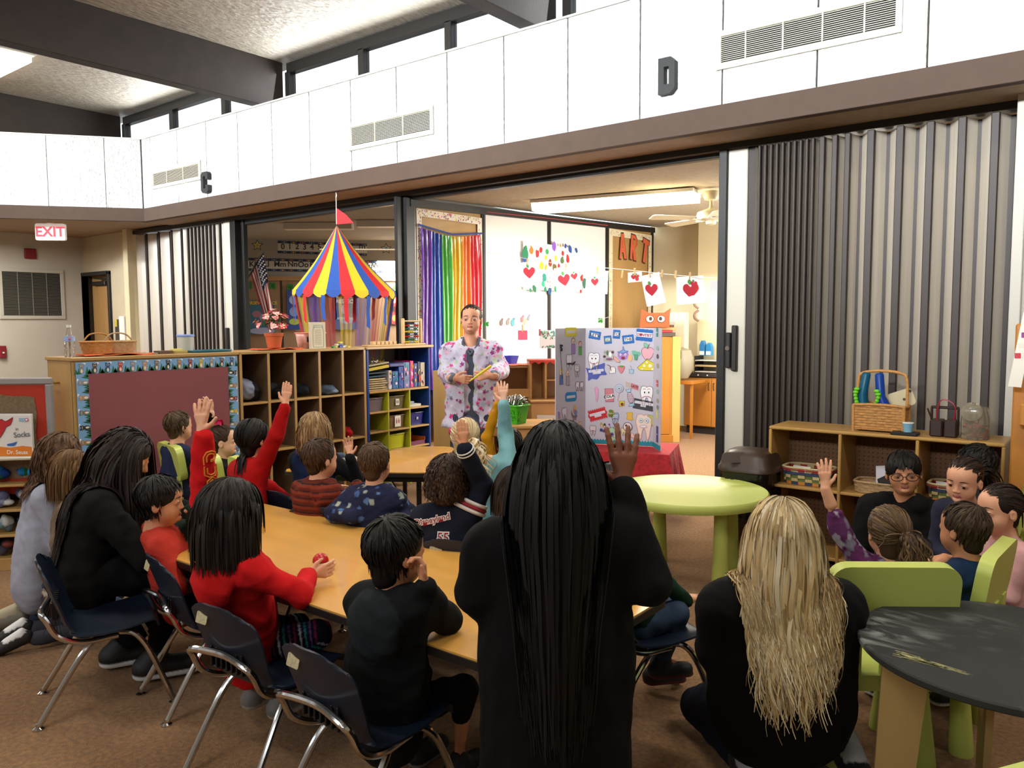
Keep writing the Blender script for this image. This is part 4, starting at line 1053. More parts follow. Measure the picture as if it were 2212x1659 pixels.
    if collar:
        F.cap(nb-tdir*.01*H,nb+tdir*.012*H,.040*H,.036*H,.01,collar)
    if vneck:F.cap(nb+UP*.05*H+f_*.02*H,nb+f_*.045*H-UP*.0*H,.036*H,.034*H,.006,None,op='s');F.cap(nb+f_*.06*H,nb+f_*.105*H-UP*.075*H,.034*H,.004*H,.004,None,(f_,2.2),op='s')
    tm=F.mesh(res,wrk,int(abs(hc[0])*1000) % 997,base=top)
    tn=topk.get('name','shirt') if topk else 'shirt'
    npobj(tn,[tm],M_cloth,root);root_top=F
    # ---- legs & shoes
    if not nolegs:
        F2=Field();bm_=1.0 if adult else 1.05
        F2.cap(pel-tdir*.01*H,pel+tdir*.03*H,.086*H*bk,.080*H*bk,.05,legs,(f_,.68),pat=lpat)
        for s in (-1,1):
            F2.cap(HP[s],KN[s],.058*H*bm_,.040*H*bm_,.03,legs,pat=lpat)
            e=KN[s]+(FT[s]-KN[s])*(.93 if not bare else bare);F2.cap(KN[s],e,.040*H*bm_,.029*H*bm_,.02,legs,pat=lpat)
        npobj('trousers',[F2.mesh(min(res,.0055) if lpat else res,wrk,3,base=legs)],M_cloth,root)
        for s in (-1,1):
            F3=Field();sd=f_ if pose in ('sit','stand') else -f_;a=FT[s];down=-UP if pose in ('sit','stand') else -UP
            if pose in ('kneel','heels'):
                toe=a-UP*(a[2]-.02*H)-f_*.03*H;
                F3.cap(a-f_*.02*H+UP*.015,a-f_*.12*H-UP*(a[2]-.028*H),.030*H,.028*H,.02,shoes[0]);F3.cap(a-f_*.035*H+UP*.035*H,a-f_*.14*H-UP*(a[2]-.05*H),.024*H,.022*H,.01,shoes[1],(f_,.6))
            else:
                z=1;g0=a-UP*min(a[2]-.030*H,.035*H)-sd*.02*H;g1=g0+sd*.10*H
                F3.cap(a,g0,.030*H,.032*H,.02,shoes[0]);F3.cap(g0,g1,.031*H,.028*H,.02,shoes[0],(UP,.8));F3.cap(g0-UP*.016*H,g1-UP*.018*H,.034*H,.031*H,.004,shoes[1],(UP,.35))
                if z:pass
            npobj('shoe',[F3.mesh(.009,base=shoes[0])],M_shoe,root)
    # ---- hair
    if hair:make_hair(root,hc,R,hh,hair,wide,dict(nb=nb,ch=ch,pel=pel,SH=SH,wa=wa,H=H,f=f_,r=r_,tdir=tdir,bk=bk,top=root_top))
    if face:face_bits(root,hc,R,hh,face.get('look',(0,0)),face.get('iris','#2b1a10'),face.get('brow','#1d120c'),wide,face.get('lid','#7c4c38'),face.get('open',1),face.get('bl',0),skin)
    return dict(root=root,nb=nb,ch=ch,pel=pel,wa=wa,SH=SH,EL=EL,WR=WR,hc=hc,R=R,hh=hh,f=f_,r=r_,top=F,H=H,tdir=tdir,KN=KN,FT=FT)
def make_hair(root,c,R,h,s,wide,J):
    st=s.get('style','short');cols=s['cols'];seed=s.get('seed',3);Wd=V(wide,1,1)
    P=lambda x,y,z:c+R @ (V(x*wide,y,z)*h)
    F=Field();o=s.get('off',.04)
    F.ell(P(*CC_),tuple(CR_*h*Wd*(1+o)),R,.01,cols[0])
    if st in ('bob','long','longwave','bobshort'):
        lo={'bob':-.42,'long':-.40,'longwave':-.42,'bobshort':-.25}[st]
        F.cap(P(0,-.10,.05),P(0,-.13,lo),.36*h,(.33 if st != 'bob' else .36)*h,.06*h,cols[0])
        F.ell(P(0,.43,-.30),(.24*h,.40*h,.42*h),R,.05*h,None,'s')
    else:
        F.cap(P(0,-.16,.0),P(0,-.17,s.get('nape',-.26)),.25*h,.20*h,.08*h,cols[0])
        F.ell(P(0,.38,-.33),(.5*h,.36*h,.42*h),R,.03*h,None,'s')   # face and ears free
        for q in (-1,1):F.ell(P(q*.38,-.02,-.12),(.12*h,.12*h,.17*h),R,.03*h,None,'s')
        F.ell(P(0,.48,s.get('fz',.10 if not s.get('tail') else .06)),(.25*h,.26*h,s.get('fh',.16)*h),R,.04*h,None,'s')
    if s.get('sheet'):
        L_,w0,w1=s['sheet'];fb=J['f'];q0=P(0,-.26,-.15);q1=J['nb']-fb*(.075*J['H']*s.get('cb',1))-J['tdir']*.10*J['H'];q2=q1-J['tdir']*L_
        F.cap(q0,q1,w0*1.0,w0,.05,cols[0],(fb,.34));F.cap(q1,q2,w0,w1,.05,cols[0],(fb,.26))
    if st == 'bun' or s.get('bun'):F.ell(P(*s.get('bunp',(0,-.42,.32))),(.16*h,.15*h,.15*h),R,.03*h,cols[0])
    parts=[F.mesh(.009,.0012,seed,base=cols[0])]
    cb_=s.get('cb',1);coll=[(J['nb'],J['ch'],.060*J['H']*cb_),(J['ch']+J['f']*.02,J['pel']+J['f']*.02,.078*J['H']*cb_),(J['SH'][-1],J['SH'][1],.044*J['H']*cb_)]
    hl=lambda D:((D[:,1] < .30) | (D[:,2] > .48)) & (D[:,2] >-.55) & ((D[:,1] < .12) | (D[:,2] > .12))
    n=s.get('n',700);L=s.get('len',.06)
    if st == 'short' and not s.get('tail'):parts.append(strands(c,R,h,n,L,cols,'crown',seed,s.get('hl',hl),off=o+.0,rad_=s.get('r',.0026),steps=5,grav=.12,jit=s.get('jit',.10),crown=s.get('crown',(.1,-.55,.8)),wave=s.get('wave',0)))
    if st in ('bob','bobshort'):parts.append(strands(c,R,h,n,L,cols,'fall',seed,lambda D:((D[:,1] < .62) | (D[:,2] > .5)) & (D[:,2] >-.2),off=o+.03,rad_=s.get('r',.0035),steps=12,grav=.55,jit=.1,part=s.get('part',0),colliders=coll,lenvar=.12,wave=s.get('wave',0),crown=s.get('crown',(0,-.35,.93)),back=s.get('back',0)))
    if st in ('long','longwave'):
        parts.append(strands(c,R,h,n,L,cols,'fall',seed,lambda D:((D[:,1] < .70) | (D[:,2] > .6)) & (D[:,2] >-.35),off=o+.03,rad_=s.get('r',.004),steps=26,grav=.6,jit=.08,part=s.get('part',0),colliders=coll,lenvar=s.get('lv',.3),wave=s.get('wave',0),root=s.get('root'),back=s.get('back',.3),conv=s.get('conv',0),endwidth=.15,slab=(J['ch'],J['f'],J['r'],.098*J['H']*J['bk']*.68+.012,.135*J['H']*J['bk'],J['tdir'],J['top']),flip=s.get('flip',0)))
    if s.get('tail'):
        tp=P(*s['tail']['p']);rg=np.random.default_rng(seed+9);nt_=s['tail'].get('n',220);Lt=s['tail'].get('len',.15);d0=R @ nrm(V(*s['tail'].get('d',(0,-1,.1))));K=12
        Wt=np.zeros((nt_,K+1,3));Wt[:,0]=tp+rg.normal(size=(nt_,3))*.007;v=d0+rg.normal(size=(nt_,3))*s['tail'].get('sp',.35);ln=Lt*rg.uniform(.6,1.05,nt_)/K;ph=rg.uniform(0,6,nt_)
        for k in range(K):
            v=v/np.linalg.norm(v,axis=1,keepdims=True);Wt[:,k+1]=Wt[:,k]+v*ln[:,None]+(np.stack([np.sin(ph+k*1.1),np.cos(ph+k*.9),0*ph],1)*(s['tail'].get('wave',.0)*ln)[:,None]);v=v-UP*s['tail'].get('g',.22)
        parts.append(tubes(Wt,s['tail'].get('r',.004),cols,rg,.3,cen=tp-R[:,1]*-.05))
        # hair gathered over the scalp towards the tie
        D=RNG.normal(size=(n,3));D /= np.linalg.norm(D,axis=1,keepdims=True);D=D[hl(D)];td=nrm((np.array(s['tail']['p'])-CC_)/CR_);K=9;rr=CR_*Wd*(1+o+.02);Ws=np.zeros((len(D),K+1,3))
        for k in range(K+1):
            t=k/K;q=D*(1-t)+td*t;q /= np.linalg.norm(q,axis=1,keepdims=True)+1e-9;Ws[:,k]=(q*rr*h) @ R.T+P(*CC_)
        parts.append(tubes(Ws,.0028,cols,rg,.6,cen=P(*CC_)))
    npobj('hair',parts,M_hair,root)
def on_surface(F,p,d,off=.004):
    """walk p along d onto the surface of the field"""
    p=vv(p);d=nrm(d)
    for _ in range(40):
        q=F.dist(p[None])[0]
        if q < off:break
        p=p+d*max(q-off,.0008)*.9
    return p
def spots(n,rmin,rmax,cols,base,seed=0,petals=0):
    """colour pattern: blobs (or five-petalled flowers) printed over the cloth, n per square metre"""
    def f(W,t):
        rg=np.random.default_rng(seed);b=np.array(srgb(base));cc=np.array([srgb(x) for x in cols]);C=np.tile(b,(len(W),1));k=min(n,len(W));c=W[rg.choice(len(W),k,replace=False)]
        keep=[0]
        for i in range(1,k):
            if np.linalg.norm(c[keep]-c[i],axis=1).min() > rmin*1.25:keep.append(i)
        for i in keep:
            r=rg.uniform(rmin,rmax)*(1 if rg.random() < .6 else .55);m=(np.abs(W-c[i]) < r*1.2).all(1);q=W[m]-c[i];l=np.linalg.norm(q,axis=1);col=cc[rg.integers(0,len(cc))];ph=rg.uniform(0,6)
            if len(q) < 3:continue
            if petals:
                nn=np.linalg.svd(q-q.mean(0),full_matrices=False)[2];an=np.arctan2(q @ nn[0],q @ nn[1])+ph;k_=l < r*(.48+.52*np.abs(np.cos(an*petals/2)))
            else:k_=l < r*(1+.3*np.sin(q[:,0]*260+ph)*np.cos(q[:,2]*190))
            C[np.where(m)[0][k_]]=col
        return C
    return f
def stripes(cols,w,use='t',axis=None,off=0):
    cc=np.array([srgb(x) for x in cols]);ws=np.cumsum([0]+list(w));tot=ws[-1]
    def f(W,t):
        x=t if (use == 't' and t is not None) else W @ (np.array(axis if axis is not None else [0,0,1.0]))
        x=(x+off+.002*np.sin(W[:,0]*40)+.002*np.sin(W[:,1]*37)) % tot;return cc[np.clip(np.searchsorted(ws,x,'right')-1,0,len(cc)-1)]
    return f
# ================================================================ PEOPLE
import time as _t
_t0=_t.time()
U3=V(0,0,1)
def cd(a,up=0):return nrm(vv(camdir(a))+U3*up)
BLACKH=['#0b0908','#15110e','#1d1714','#0f0d0d'];DKBR=['#1c120c','#2a1b12','#35241a','#20160f'];BROWN=['#33231a','#47301f','#5a3f29','#3c2819'];LTBR=['#6e5033','#8a6842','#5b4129','#a07c52'];BLOND=['#c9ae7c','#dcc9a0','#ab8d5c','#efe3c6','#d8c294']
# --- presenter
fl=spots(1100,.010,.024,['#c22f74','#d984b4','#77768a','#c6407f','#e3b7d2','#a8b2c8','#8a3a78','#a9b992'],'#bdb9cd',4,5)
hp=PD(1018,690,6.4)
Pn=figure('standing presenter with tied-back dark hair in a floral scrub jacket',1.66,True,hp,183,180,pitch=0,roll=2,lean=0,pose='stand',skin='#c68f72',vneck=True,shdrop=.052,
    top='#454b58',legs='#363c4c',topk=dict(name='scrub_top',spat=None),bulk=.98,res=.009,wide=1.03,hem=.14,shoulders=1.02,hh=.238,
    arms=dict(R=dict(w=PD(978,816,6.12),e=PD(966,806,6.42),d=cd(90,-.15),pn=cd(0),th=U3,curl=.75,spread=.1,sl=.2,bulk=1.0),
              L=dict(w=PD(1064,812,6.10),e=PD(1080,800,6.42),d=cd(-90,.0),pn=cd(0),th=U3,curl=.85,spread=.1,sl=.2,bulk=1.0)),
    face=dict(look=(.12,-.1),lips='#a4574d',brow='#2a1a12',open=1.0,round=1),hair=dict(style='short',cols=DKBR,len=.03,n=1100,r=.0025,off=.045,tail=dict(p=(0,-.50,.12),len=.05,n=60,sp=.6),bun=True,bunp=(0,-.48,.10),fh=.19,fz=.075))
F=Field();J=Pn;f_,r_=J['f'],J['r'];H=J['H']
pt=dict(pat=fl)
F.cap(J['pel']-U3*.15,J['wa'],.225,.205,.06,flat=(f_,.64),**pt);F.cap(J['wa'],J['ch']+U3*.02,.205,.17,.06,flat=(f_,.74),**pt)
F.cap(J['SH'][-1],J['SH'][1],.060,.060,.07,**pt);F.cap(J['ch'],J['nb']-U3*.02,.11,.066,.05,**pt)
F.ell(J['pel']-U3*.17,(.25,.17,.08),hframe(180),.05,**pt)
for s in (-1,1):
    e,w=J['EL'][s],J['WR'][s]
    F.cap(J['SH'][s],e,.072,.074,.04,**pt);F.cap(e,e+(w-e)*.70,.072,.060,.03,**pt)
    F.cap(e+(w-e)*.72,e+(w-e)*.97,.040,.036,.008,'#5f6470')
c1=J['nb']+f_*.17-U3*.10;F.cap(c1,J['pel']+f_*.22-U3*.10,.045,.085,.004,None,(f_,1.7),op='s');F.cap(J['pel']+f_*.22-U3*.10,J['pel']+f_*.22-U3*.45,.085,.10,.004,None,(f_,1.7),op='s')
F.cap(J['nb']+U3*.09+f_*.05,J['nb']+U3*.0+f_*.07,.075,.06,.01,None,op='s')
F.pl(J['pel']-U3*.19,-U3)
npobj('floral_jacket',[F.mesh(.0055,.005,3)],M_cloth,J['root'],label='white scrub jacket printed with pink, purple and grey flowers')
m=MB();nb=Vector(J['nb']);F0=Vector(f_);Rr=Vector(r_)
for s in (-1,1):m.tube([nb+Rr*(s*.070)+F0*.03+Vector((0,0,.015)),nb+Rr*(s*.06)+F0*.085-Vector((0,0,.03)),nb+F0*.118-Vector((0,0,.115))],[.013,.013,.008],8)
m.build('collar_trim',mat('grey_rib','#4b5160',.9),J['root'])
# toothbrush held
a=PD(1022,818,6.00);b=PD(1061,790,5.98);d=(b-a).normalized();m=MB()
m.tube(bez([a-d*.03,a+d*.02,a+d*.07,b-d*.02,b],4),[.006]*4+[.009]*4+[.010]*4+[.011]*4+[.008],8)
tbh=m.solo('toothbrush',mat('yellow_plastic','#c9bb2a',.35),'yellow model toothbrush held in the presenter\'s hands','toothbrush')

# --- woman in black leaning over at left
A2=figure('woman in black with long dark hair leaning forward on a small chair at left',1.70,True,PD(277,985,3.5),82,66,pitch=-28,lean=34,leana=72,pelvis_at=PD(190,1232,3.38),pose='sit',top='#0d0c0c',legs='#0c0c0d',res=.011,bulk=1.12,hem=.05,shoes=('#131314','#d9d9d9'),gname='',
    arms=dict(L=dict(w=PD(400,1100,3.6),pole=cd(0,-1),d=cd(75,.15),pn=-U3,th=U3,curl=.5,sl=1.0),R=dict(w=PD(385,1110,3.45),pole=cd(150,-1),d=cd(60,.3),pn=-U3,th=U3,curl=.5)),
    feet={1:PZ(262,1395,.09),-1:PZ(335,1420,.09)},
    hair=dict(style='long',cols=['#1a1210','#251813','#31201a','#0f0b0a'],len=.80,n=2000,wave=.35,back=.5,r=.0046,lv=.35,cb=1.25,seed=8))
# --- woman in black at the middle, hand raised
A3=figure('woman in a long black jacket, straight black hair to her waist, right hand raised',1.64,True,PD(1205,1004,2.02),2,4,pitch=4,lean=2,pelvis_at=PD(1200,1545,2.03),pose='kneel',skin='deep',top='#08080a',legs='#0c0d12',res=.010,bulk=1.22,hem=.20,shoes=('#1b1b1d','#3a3a3c'),wrk=.004,hh=.215,
    arms=dict(R=dict(w=PD(1345,1062,2.04),e=PD(1398,1258,1.98),d=cd(12,6),pn=cd(0),th=cd(-90),curl=.16,spread=1.0,bulk=1.2),L=dict(w=PD(1100,1350,2.35),e=PD(1034,1280,2.03),pole=cd(-90,-1),d=cd(20),pn=-U3,hide=True,bulk=1.2)),
    hair=dict(style='long',cols=['#060607','#0e0e11','#141416','#0b0a0a'],len=.66,n=2600,wave=.06,back=.25,r=.0046,lv=.30,cb=1.1,off=.10,conv=.03,seed=5,part=-.02))
# --- blonde woman kneeling
A4=figure('blonde woman in a black top kneeling on the carpet, long wavy hair down her back',1.66,True,PD(1688,1158,2.42),6,0,pitch=2,lean=6,pelvis_at=PD(1688,1500,2.42),pose='heels',top='#070708',legs='#101523',res=.010,bulk=1.36,hem=.02,shoes=('#1d1f24','#b9b9bb'),wrk=.003,hh=.235,
    arms=dict(L=dict(w=PD(1600,1480,2.75),e=PD(1552,1400,2.42),d=cd(20),pn=-U3,hide=True,bulk=1.35),R=dict(w=PD(1800,1430,2.8),e=PD(1805,1390,2.5),d=cd(0),pn=-U3,hide=True,bulk=1.3)),
    feet={-1:PZ(1600,1640,.07),1:PZ(1806,1600,.07)},
    hair=dict(style='longwave',cols=BLOND,len=.50,n=2200,wave=.45,back=.3,r=.0050,lv=.38,conv=.016,cb=1.15,off=.09,seed=12,root='#5d4a30',part=.05,flip=.0))
# --- woman with glasses
A5=figure('woman with dark-rimmed glasses in a black hoodie sitting before the low shelf',1.62,True,PD(1952,1022,4.1),203,222,pitch=-4,roll=-4,lean=12,pose='floor',skin='tan',top='#111213',legs='#15171d',hood='#0e0f10',res=.010,bulk=1.2,face=dict(look=(-.1,0),lips='#9a5a4c',brow='#17100c',open=.8,bl=-.03),wide=1.08,
    hair=dict(style='short',cols=BLACKH,len=.075,n=900,r=.0034,off=.09,crown=(0,-.5,.85),fh=.15,jit=.1))
def glasses(J,col='#1b1210'):
    h,c,R=J['hh'],J['hc'],J['R'];P=lambda x,y,z:Vector(c+R @ (V(x*1.08,y,z)*h));m=MB()
    for s in (-1,1):
        m.tube([P(s*.145+.115*math.cos(a)*(abs(math.cos(a)) **-.25 if abs(math.cos(a)) > .05 else 1),.43-.02*abs(math.cos(a)),-.005+.075*math.sin(a)) for a in [2*math.pi*i/20 for i in range(20)]],.0085*h,6,closed=True)
        m.tube([P(s*.26,.41,.03),P(s*.33,.25,.02),P(s*.35,.0,.0)],.007*h,6)
    m.tube([P(-.035,.44,.01),P(0,.445,.02),P(.035,.44,.01)],.008*h,6);m.build('eyeglasses',mat('dark_acetate',col,.25),J['root'])
glasses(A5)
# --- children round the long table
K3s=stripes(['#17162a','#c9c3d2','#17162a','#2f8f8b','#17162a','#6e4a86','#17162a','#8a2348'],[.012,.006,.012,.006,.012,.006,.012,.006])
K3=figure('girl with a black bob in a red hoodie raising her left arm',1.18,False,PD(503,1110,2.66),38,38,pitch=3,lean=8,pelvis_at=PD(530,1385,2.78),knees={1:PD(688,1368,2.78),-1:PD(640,1352,3.0)},pose='sit',skin='light',top='#c4161a',hood='#bb1416',legs='#17162a',lpat=K3s,shoes=('#6c6b68','#a9a69e'),res=.007,bulk=1.22,wrk=.006,hem=.03,
    arms=dict(L=dict(w=PD(436,938,2.70),e=PD(442,1075,2.72),d=cd(-14,7),pn=cd(10),th=cd(80),curl=.10,spread=1.3,bulk=1.30,sl=.95),R=dict(w=PZ(664,1243,.60),pole=cd(110,-.6),d=cd(60,.1),pn=cd(-20),th=U3,curl=.5,bulk=1.2)),
    cuff='#120f0f',feet={-1:PD(556,1480,2.85),1:PD(612,1500,2.75)},
    hair=dict(style='bob',cols=['#15100d','#1e1712','#0e0b0a','#261d16'],len=.185,n=1500,r=.0042,off=.22,seed=2,part=.03,coll=True))
def sleeve_letters(J):
    m=MB();e,w=J['EL'][-1],J['WR'][-1];ax=nrm(w-e);side=nrm(vv(camdir(150))+vv(camdir(90))*.8);side=nrm(side-ax*(side @ ax));u=np.cross(ax,side)
    def P(a,b,o=.0045):  # a across, b along the sleeve
        p=e+ax*b+u*a;q=on_surface(J['top'],p+side*.09,-side,o);return Vector(q)
    def letter(b0,path,w_=.0026):
        for k in (0,1):
            s=1-.38*k;m.tube([P(x*.024*s,b0+y*.022*s) for x,y in path],w_,5)
    c=[(-1,-1),(-1,.2),(-.6,.9),(.2,1),(.9,.7),(1,.1),(.6,-.5),(-.1,-.6)];letter(.150,c);letter(.105,[(-1,.8),(-1,-.6),(-.4,-1),(.6,-.9),(1,-.3),(1,.8)]);letter(.060,[(-1,-1),(-.7,.5),(0,1),(.7,.5),(1,-1)]);letter(.060,[(-.6,-.2),(.6,-.2)]);letter(.015,c)
    m.build('sleeve_lettering',mat('orange_print','#d9841c',.7),J['root'],label='orange outlined lettering down the raised sleeve')
sleeve_letters(K3)
bp=PZ(693,1229,TZ);rb=.031;m=MB();n_=12;prof=[(max(1e-6,math.sin(math.pi*i/n_))*rb,-math.cos(math.pi*i/n_)*rb) for i in range(n_+1)]
m.lathe((bp.x,bp.y,TZ+rb),prof,28,cols=['#d9d6d0']*6+['#b80f14']*6);m.lathe((bp.x,bp.y,TZ+rb),[(rb*1.003,-.0012),(rb*1.006,0),(rb*1.003,.0012)],28,col='#27201f');m.solo('toy_ball',VCG,'small shiny red and white plastic ball on the long table','ball',ang=60)
K4=figure('black-haired boy in a dark hooded jacket resting his cheek on his hand',1.14,False,PD(857,1190,2.30),52,36,pitch=-2,lean=22,leana=42,pelvis_at=PD(830,1520,2.36),pose='sit',skin='tan',top='#0e1113',hood='#1b2125',legs='#0c0d0f',shoes=('#161616','#8a8a86'),res=.007,bulk=1.25,hem=.06,wrk=.004,bare=.35,
    arms=dict(R=dict(w=PD(917,1270,2.22),e=PZ(966,1338,.60),d=cd(-25,2.2),pn=cd(-120),th=cd(150),curl=.4,spread=.2,fist=.5,bulk=1.25),L=dict(w=PZ(905,1290,.60),pole=cd(-60,-1),d=cd(60),pn=-U3,hide=True,bulk=1.2)),
    hair=dict(style='short',cols=BLACKH,len=.062,n=850,r=.0034,off=.08,seed=6,nape=-.34,crown=(.1,-.45,.9)))
K2=figure('black-haired boy in an orange-red T-shirt over grey sleeves',1.14,False,PD(348,1082,3.25),78,60,pitch=-4,lean=12,pelvis_at=PD(385,1280,3.32),pose='sit',skin='tan',top='#b9372b',legs='#141517',shoes=('#151516','#d0d0d0'),res=.008,bulk=1.12,sleeve='#b9372b',hem=.02,
    arms=dict(R=dict(w=PD(425,1250,3.25),pole=cd(150,-1),d=cd(60),pn=-U3,fcol='#6d7480',hide=True),L=dict(w=PD(415,1100,3.25),pole=cd(0,-1),d=cd(70,.2),pn=-U3,th=U3,curl=.5,col='#1a2a22')),
    hair=dict(style='short',cols=BLACKH,len=.06,n=900,r=.0034,off=.09,seed=9,nape=-.22,crown=(0,-.3,.95),fh=.11),face=dict(look=(0,0),lips='#9c5a4a',brow='#15100c'))
K10p=spots(200,.007,.017,['#4a6a9c','#8f9a92','#3c5688','#a3a89a','#54719f'],'#1f2440',8)
K10=figure('boy in a navy hoodie printed with pale blue shapes, back turned',1.12,False,PD(810,1000,3.74),12,14,lean=6,pose='sit',skin='light',top='#1f2440',tpat=K10p,hood='#232a48',legs='#22283a',res=.0065,bulk=1.25,hem=.0,
    arms=dict(L=dict(w=PD(762,1118,3.6),e=PD(722,1108,3.7),d=cd(60),pn=-U3,hide=True,bulk=1.25),R=dict(w=PD(876,1122,3.65),e=PD(880,1105,3.75),d=cd(-40),pn=-U3,hide=True,bulk=1.2)),
    hair=dict(style='short',cols=['#4b3624','#5c4530','#3a2a1c'],len=.032,n=850,r=.0026,off=.03,seed=14,nape=-.22))
K9p=stripes(['#5e2418','#7d3322','#2c1d1c'],[.014,.014,.006],'w')
K9=figure('brown-haired boy in a rust striped hoodie with dark hood edge',1.12,False,PD(693,990,3.96),44,28,lean=6,pose='sit',skin='light',top='#6b2a1d',tpat=K9p,hood='#6b2a1d',legs='#182034',res=.007,bulk=1.2,hem=.0,
    arms=dict(R=dict(w=PD(770,1048,3.95),pole=cd(120,-1),d=cd(40),pn=-U3,hide=True),L='table'),
    hair=dict(style='short',cols=BROWN,len=.045,n=1000,r=.003,off=.05,seed=15,nape=-.22))
K11=figure('curly-haired child in a lettered navy varsity jacket, arm raised',1.12,False,PD(968,1036,3.38),6,10,lean=4,pose='sit',skin='tan',top='#161c2a',legs='#1b2233',res=.0065,bulk=1.28,hem=.02,wrk=.0025,
    arms=dict(R=dict(w=PD(1003,968,3.26),e=PD(1042,1048,3.36),d=cd(-30,6),pn=cd(0),th=cd(-90),curl=.12,spread=.15,bulk=1.3,sl=.96,col='#141a2a'),L='table'),
    hair=dict(style='bobshort',cols=['#2a1c13','#3b281a','#4a3322','#231710'],len=.095,n=1100,r=.0036,off=.16,seed=17,wave=1.1,coll=True))
def varsity(J):
    F=J['top'];f_,r_=vv(J['f']),vv(J['r']);root=J['root'];up=J['tdir'];ctr=J['ch']+up*.045-r_*.035
    def proj(mb,off):
        out=[]
        for v in mb.v:out.append(tuple(on_surface(F,np.array(v)-f_*.16,f_,off)))
        mb.v=out;return mb
    for bold,colr,off,nm in ((.0035,'#d8d3cf',.003,'lettering_outline'),(0,'#8c1524',.0045,'lettering')):
        m=MB();a=rad(14);u=r_*math.cos(a)+up*math.sin(a);w=-r_*math.sin(a)+up*math.cos(a)
        m.text('Disneyland',ctr+up*.035-r_*.012,u,w,.036,align='CENTER',bold=bold);proj(m,off).build(nm,mat('felt_'+nm,colr,.9),root,smooth=False);m=MB();m.text('55',ctr-up*.032+r_*.042,r_*1.0,up,.052,bold=bold*1.3)
        q=ctr+up*.008-r_*.05;m.prism([(0,0),(.09,.024),(.088,.034),(0,.012)],q,r_,up,f_*.0005) if not bold else None
        proj(m,off).build(nm,mat('felt_'+nm,colr,.9),root,smooth=False)
    m=MB();s=1;c=J['SH'][s]*.72+J['EL'][s]*.28;ax=nrm(J['EL'][s]-J['SH'][s])
    uu=nrm(np.cross(ax,f_));ww=np.cross(ax,uu)
    for dx,cl in ((-.016,'#d5d2cd'),(0,'#8c1524'),(.016,'#d5d2cd')):
        ring=[]
        for i in range(28):
            an=2*math.pi*i/28;o=uu*math.cos(an)+ww*math.sin(an);ring.append(Vector(on_surface(F,c+ax*dx+o*.10,-o,.002)))
        m.tube(ring,.0085,6,closed=True,col=cl)
    m.build('sleeve_stripes',VC,root,label='red and white sleeve stripes')
    for k,cl in ((.90,'#d5d2cd'),(.97,'#d5d2cd')):
        m=MB()
        cc_=J['EL'][s]*(1-k)+J['WR'][s]*k;ax2=nrm(J['WR'][s]-J['EL'][s]);a1=nrm(np.cross(ax2,V(.3,.9,.1)));b1=np.cross(ax2,a1)
        m.tube([Vector(on_surface(F,cc_+(a1*math.cos(t)+b1*math.sin(t))*.07,-(a1*math.cos(t)+b1*math.sin(t)),.001)) for t in [2*math.pi*i/24 for i in range(24)]],.0035,5,closed=True,col=cl)
        m.build('cuff_stripe',VC,root)
varsity(K11)
K7=figure('girl with tied black hair in a plain red jacket, arm raised before the cubbies',1.16,False,PD(548,948,4.28),32,40,lean=10,pose='sit',skin='light',top='#a80f12',legs='#17191f',res=.008,bulk=1.2,wrk=.003,hem=.03,
    arms=dict(R=dict(w=PD(616,875,4.12),e=PD(597,940,4.12),d=cd(30,5),pn=cd(-20),th=cd(-90),curl=.06,spread=.15,bulk=1.15,sl=.9),L='table'),
    hair=dict(style='short',cols=BLACKH,len=.09,n=900,r=.0034,off=.12,seed=19,nape=-.3,tail=dict(p=(0.06,-.40,-.38),len=.11,n=140,d=(.2,-.5,-.8),sp=.2)))
K8=figure('blond child in a navy vest, hand up, behind the boy in rust stripes',1.10,False,PD(682,930,4.45),14,14,lean=4,pose='sit',skin='light',top='#1b2c52',legs='#1d2b4c',res=.009,sleeve='#15181c',bulk=1.15,
    arms=dict(R=dict(w=PD(756,988,4.3),pole=cd(90,-1),d=cd(-30,3),pn=cd(180),th=cd(90),curl=.3,spread=.9,col='#15181c'),L='table'),
    hair=dict(style='bobshort',cols=['#9a7b54','#b99a70','#7c6040','#8b6c48'],len=.14,n=1000,r=.0034,off=.10,seed=21,wave=.3))
K12=figure('girl with a blonde ponytail in a light blue sweater, right arm raised beside the presenter',1.12,False,PD(1006,946,4.02),15,20,lean=-2,roll=-10,pose='sit',skin='fair',top='#7fb5bd',legs='#3c3c44',res=.0075,bulk=1.05,headshift=(.12,.10,.0),wrk=.002,hem=.02,
    arms=dict(R=dict(w=PD(1088,872,4.02),e=PD(1092,940,4.06),d=cd(-10,5),pn=cd(0),th=cd(-90),curl=.15,spread=.7,bulk=1.15,sl=.98),L='table'),
    hair=dict(style='short',cols=BLOND,len=.05,n=900,r=.003,off=.06,seed=23,tail=dict(p=(.30,-.42,.05),len=.22,n=260,d=(.4,-.5,-.3),sp=.25,wave=.8,r=.0038)))
def band(J,col,flower=None,x0=-.02):
    h,c,R=J['hh'],J['hc'],J['R'];P=lambda x,y,z:Vector(c+R @ (V(x,y,z)*h))
    MB().tube([P(.365*math.cos(a),x0,.12+.42*math.sin(a)) for a in [math.pi*i/16-.1 for i in range(17)]],.014*h,6,col=col).build('headband',VC,J['root'])
    if flower:
        m=MB();q=P(-.37,x0-.02,.10)
        for k in range(7):
            a=2*math.pi*k/7;m.ell(q+Vector(R @ V(-.02,math.cos(a)*.05,math.sin(a)*.05))*h,.035*h+.002,8,None,flower)
        m.ell(q+Vector(R @ V(-.05,0,0))*h,.04*h,8,None,'#b01560');m.build('hair_flower',VC,J['root'])
band(K12,'#3a2f6b','#d42a78')
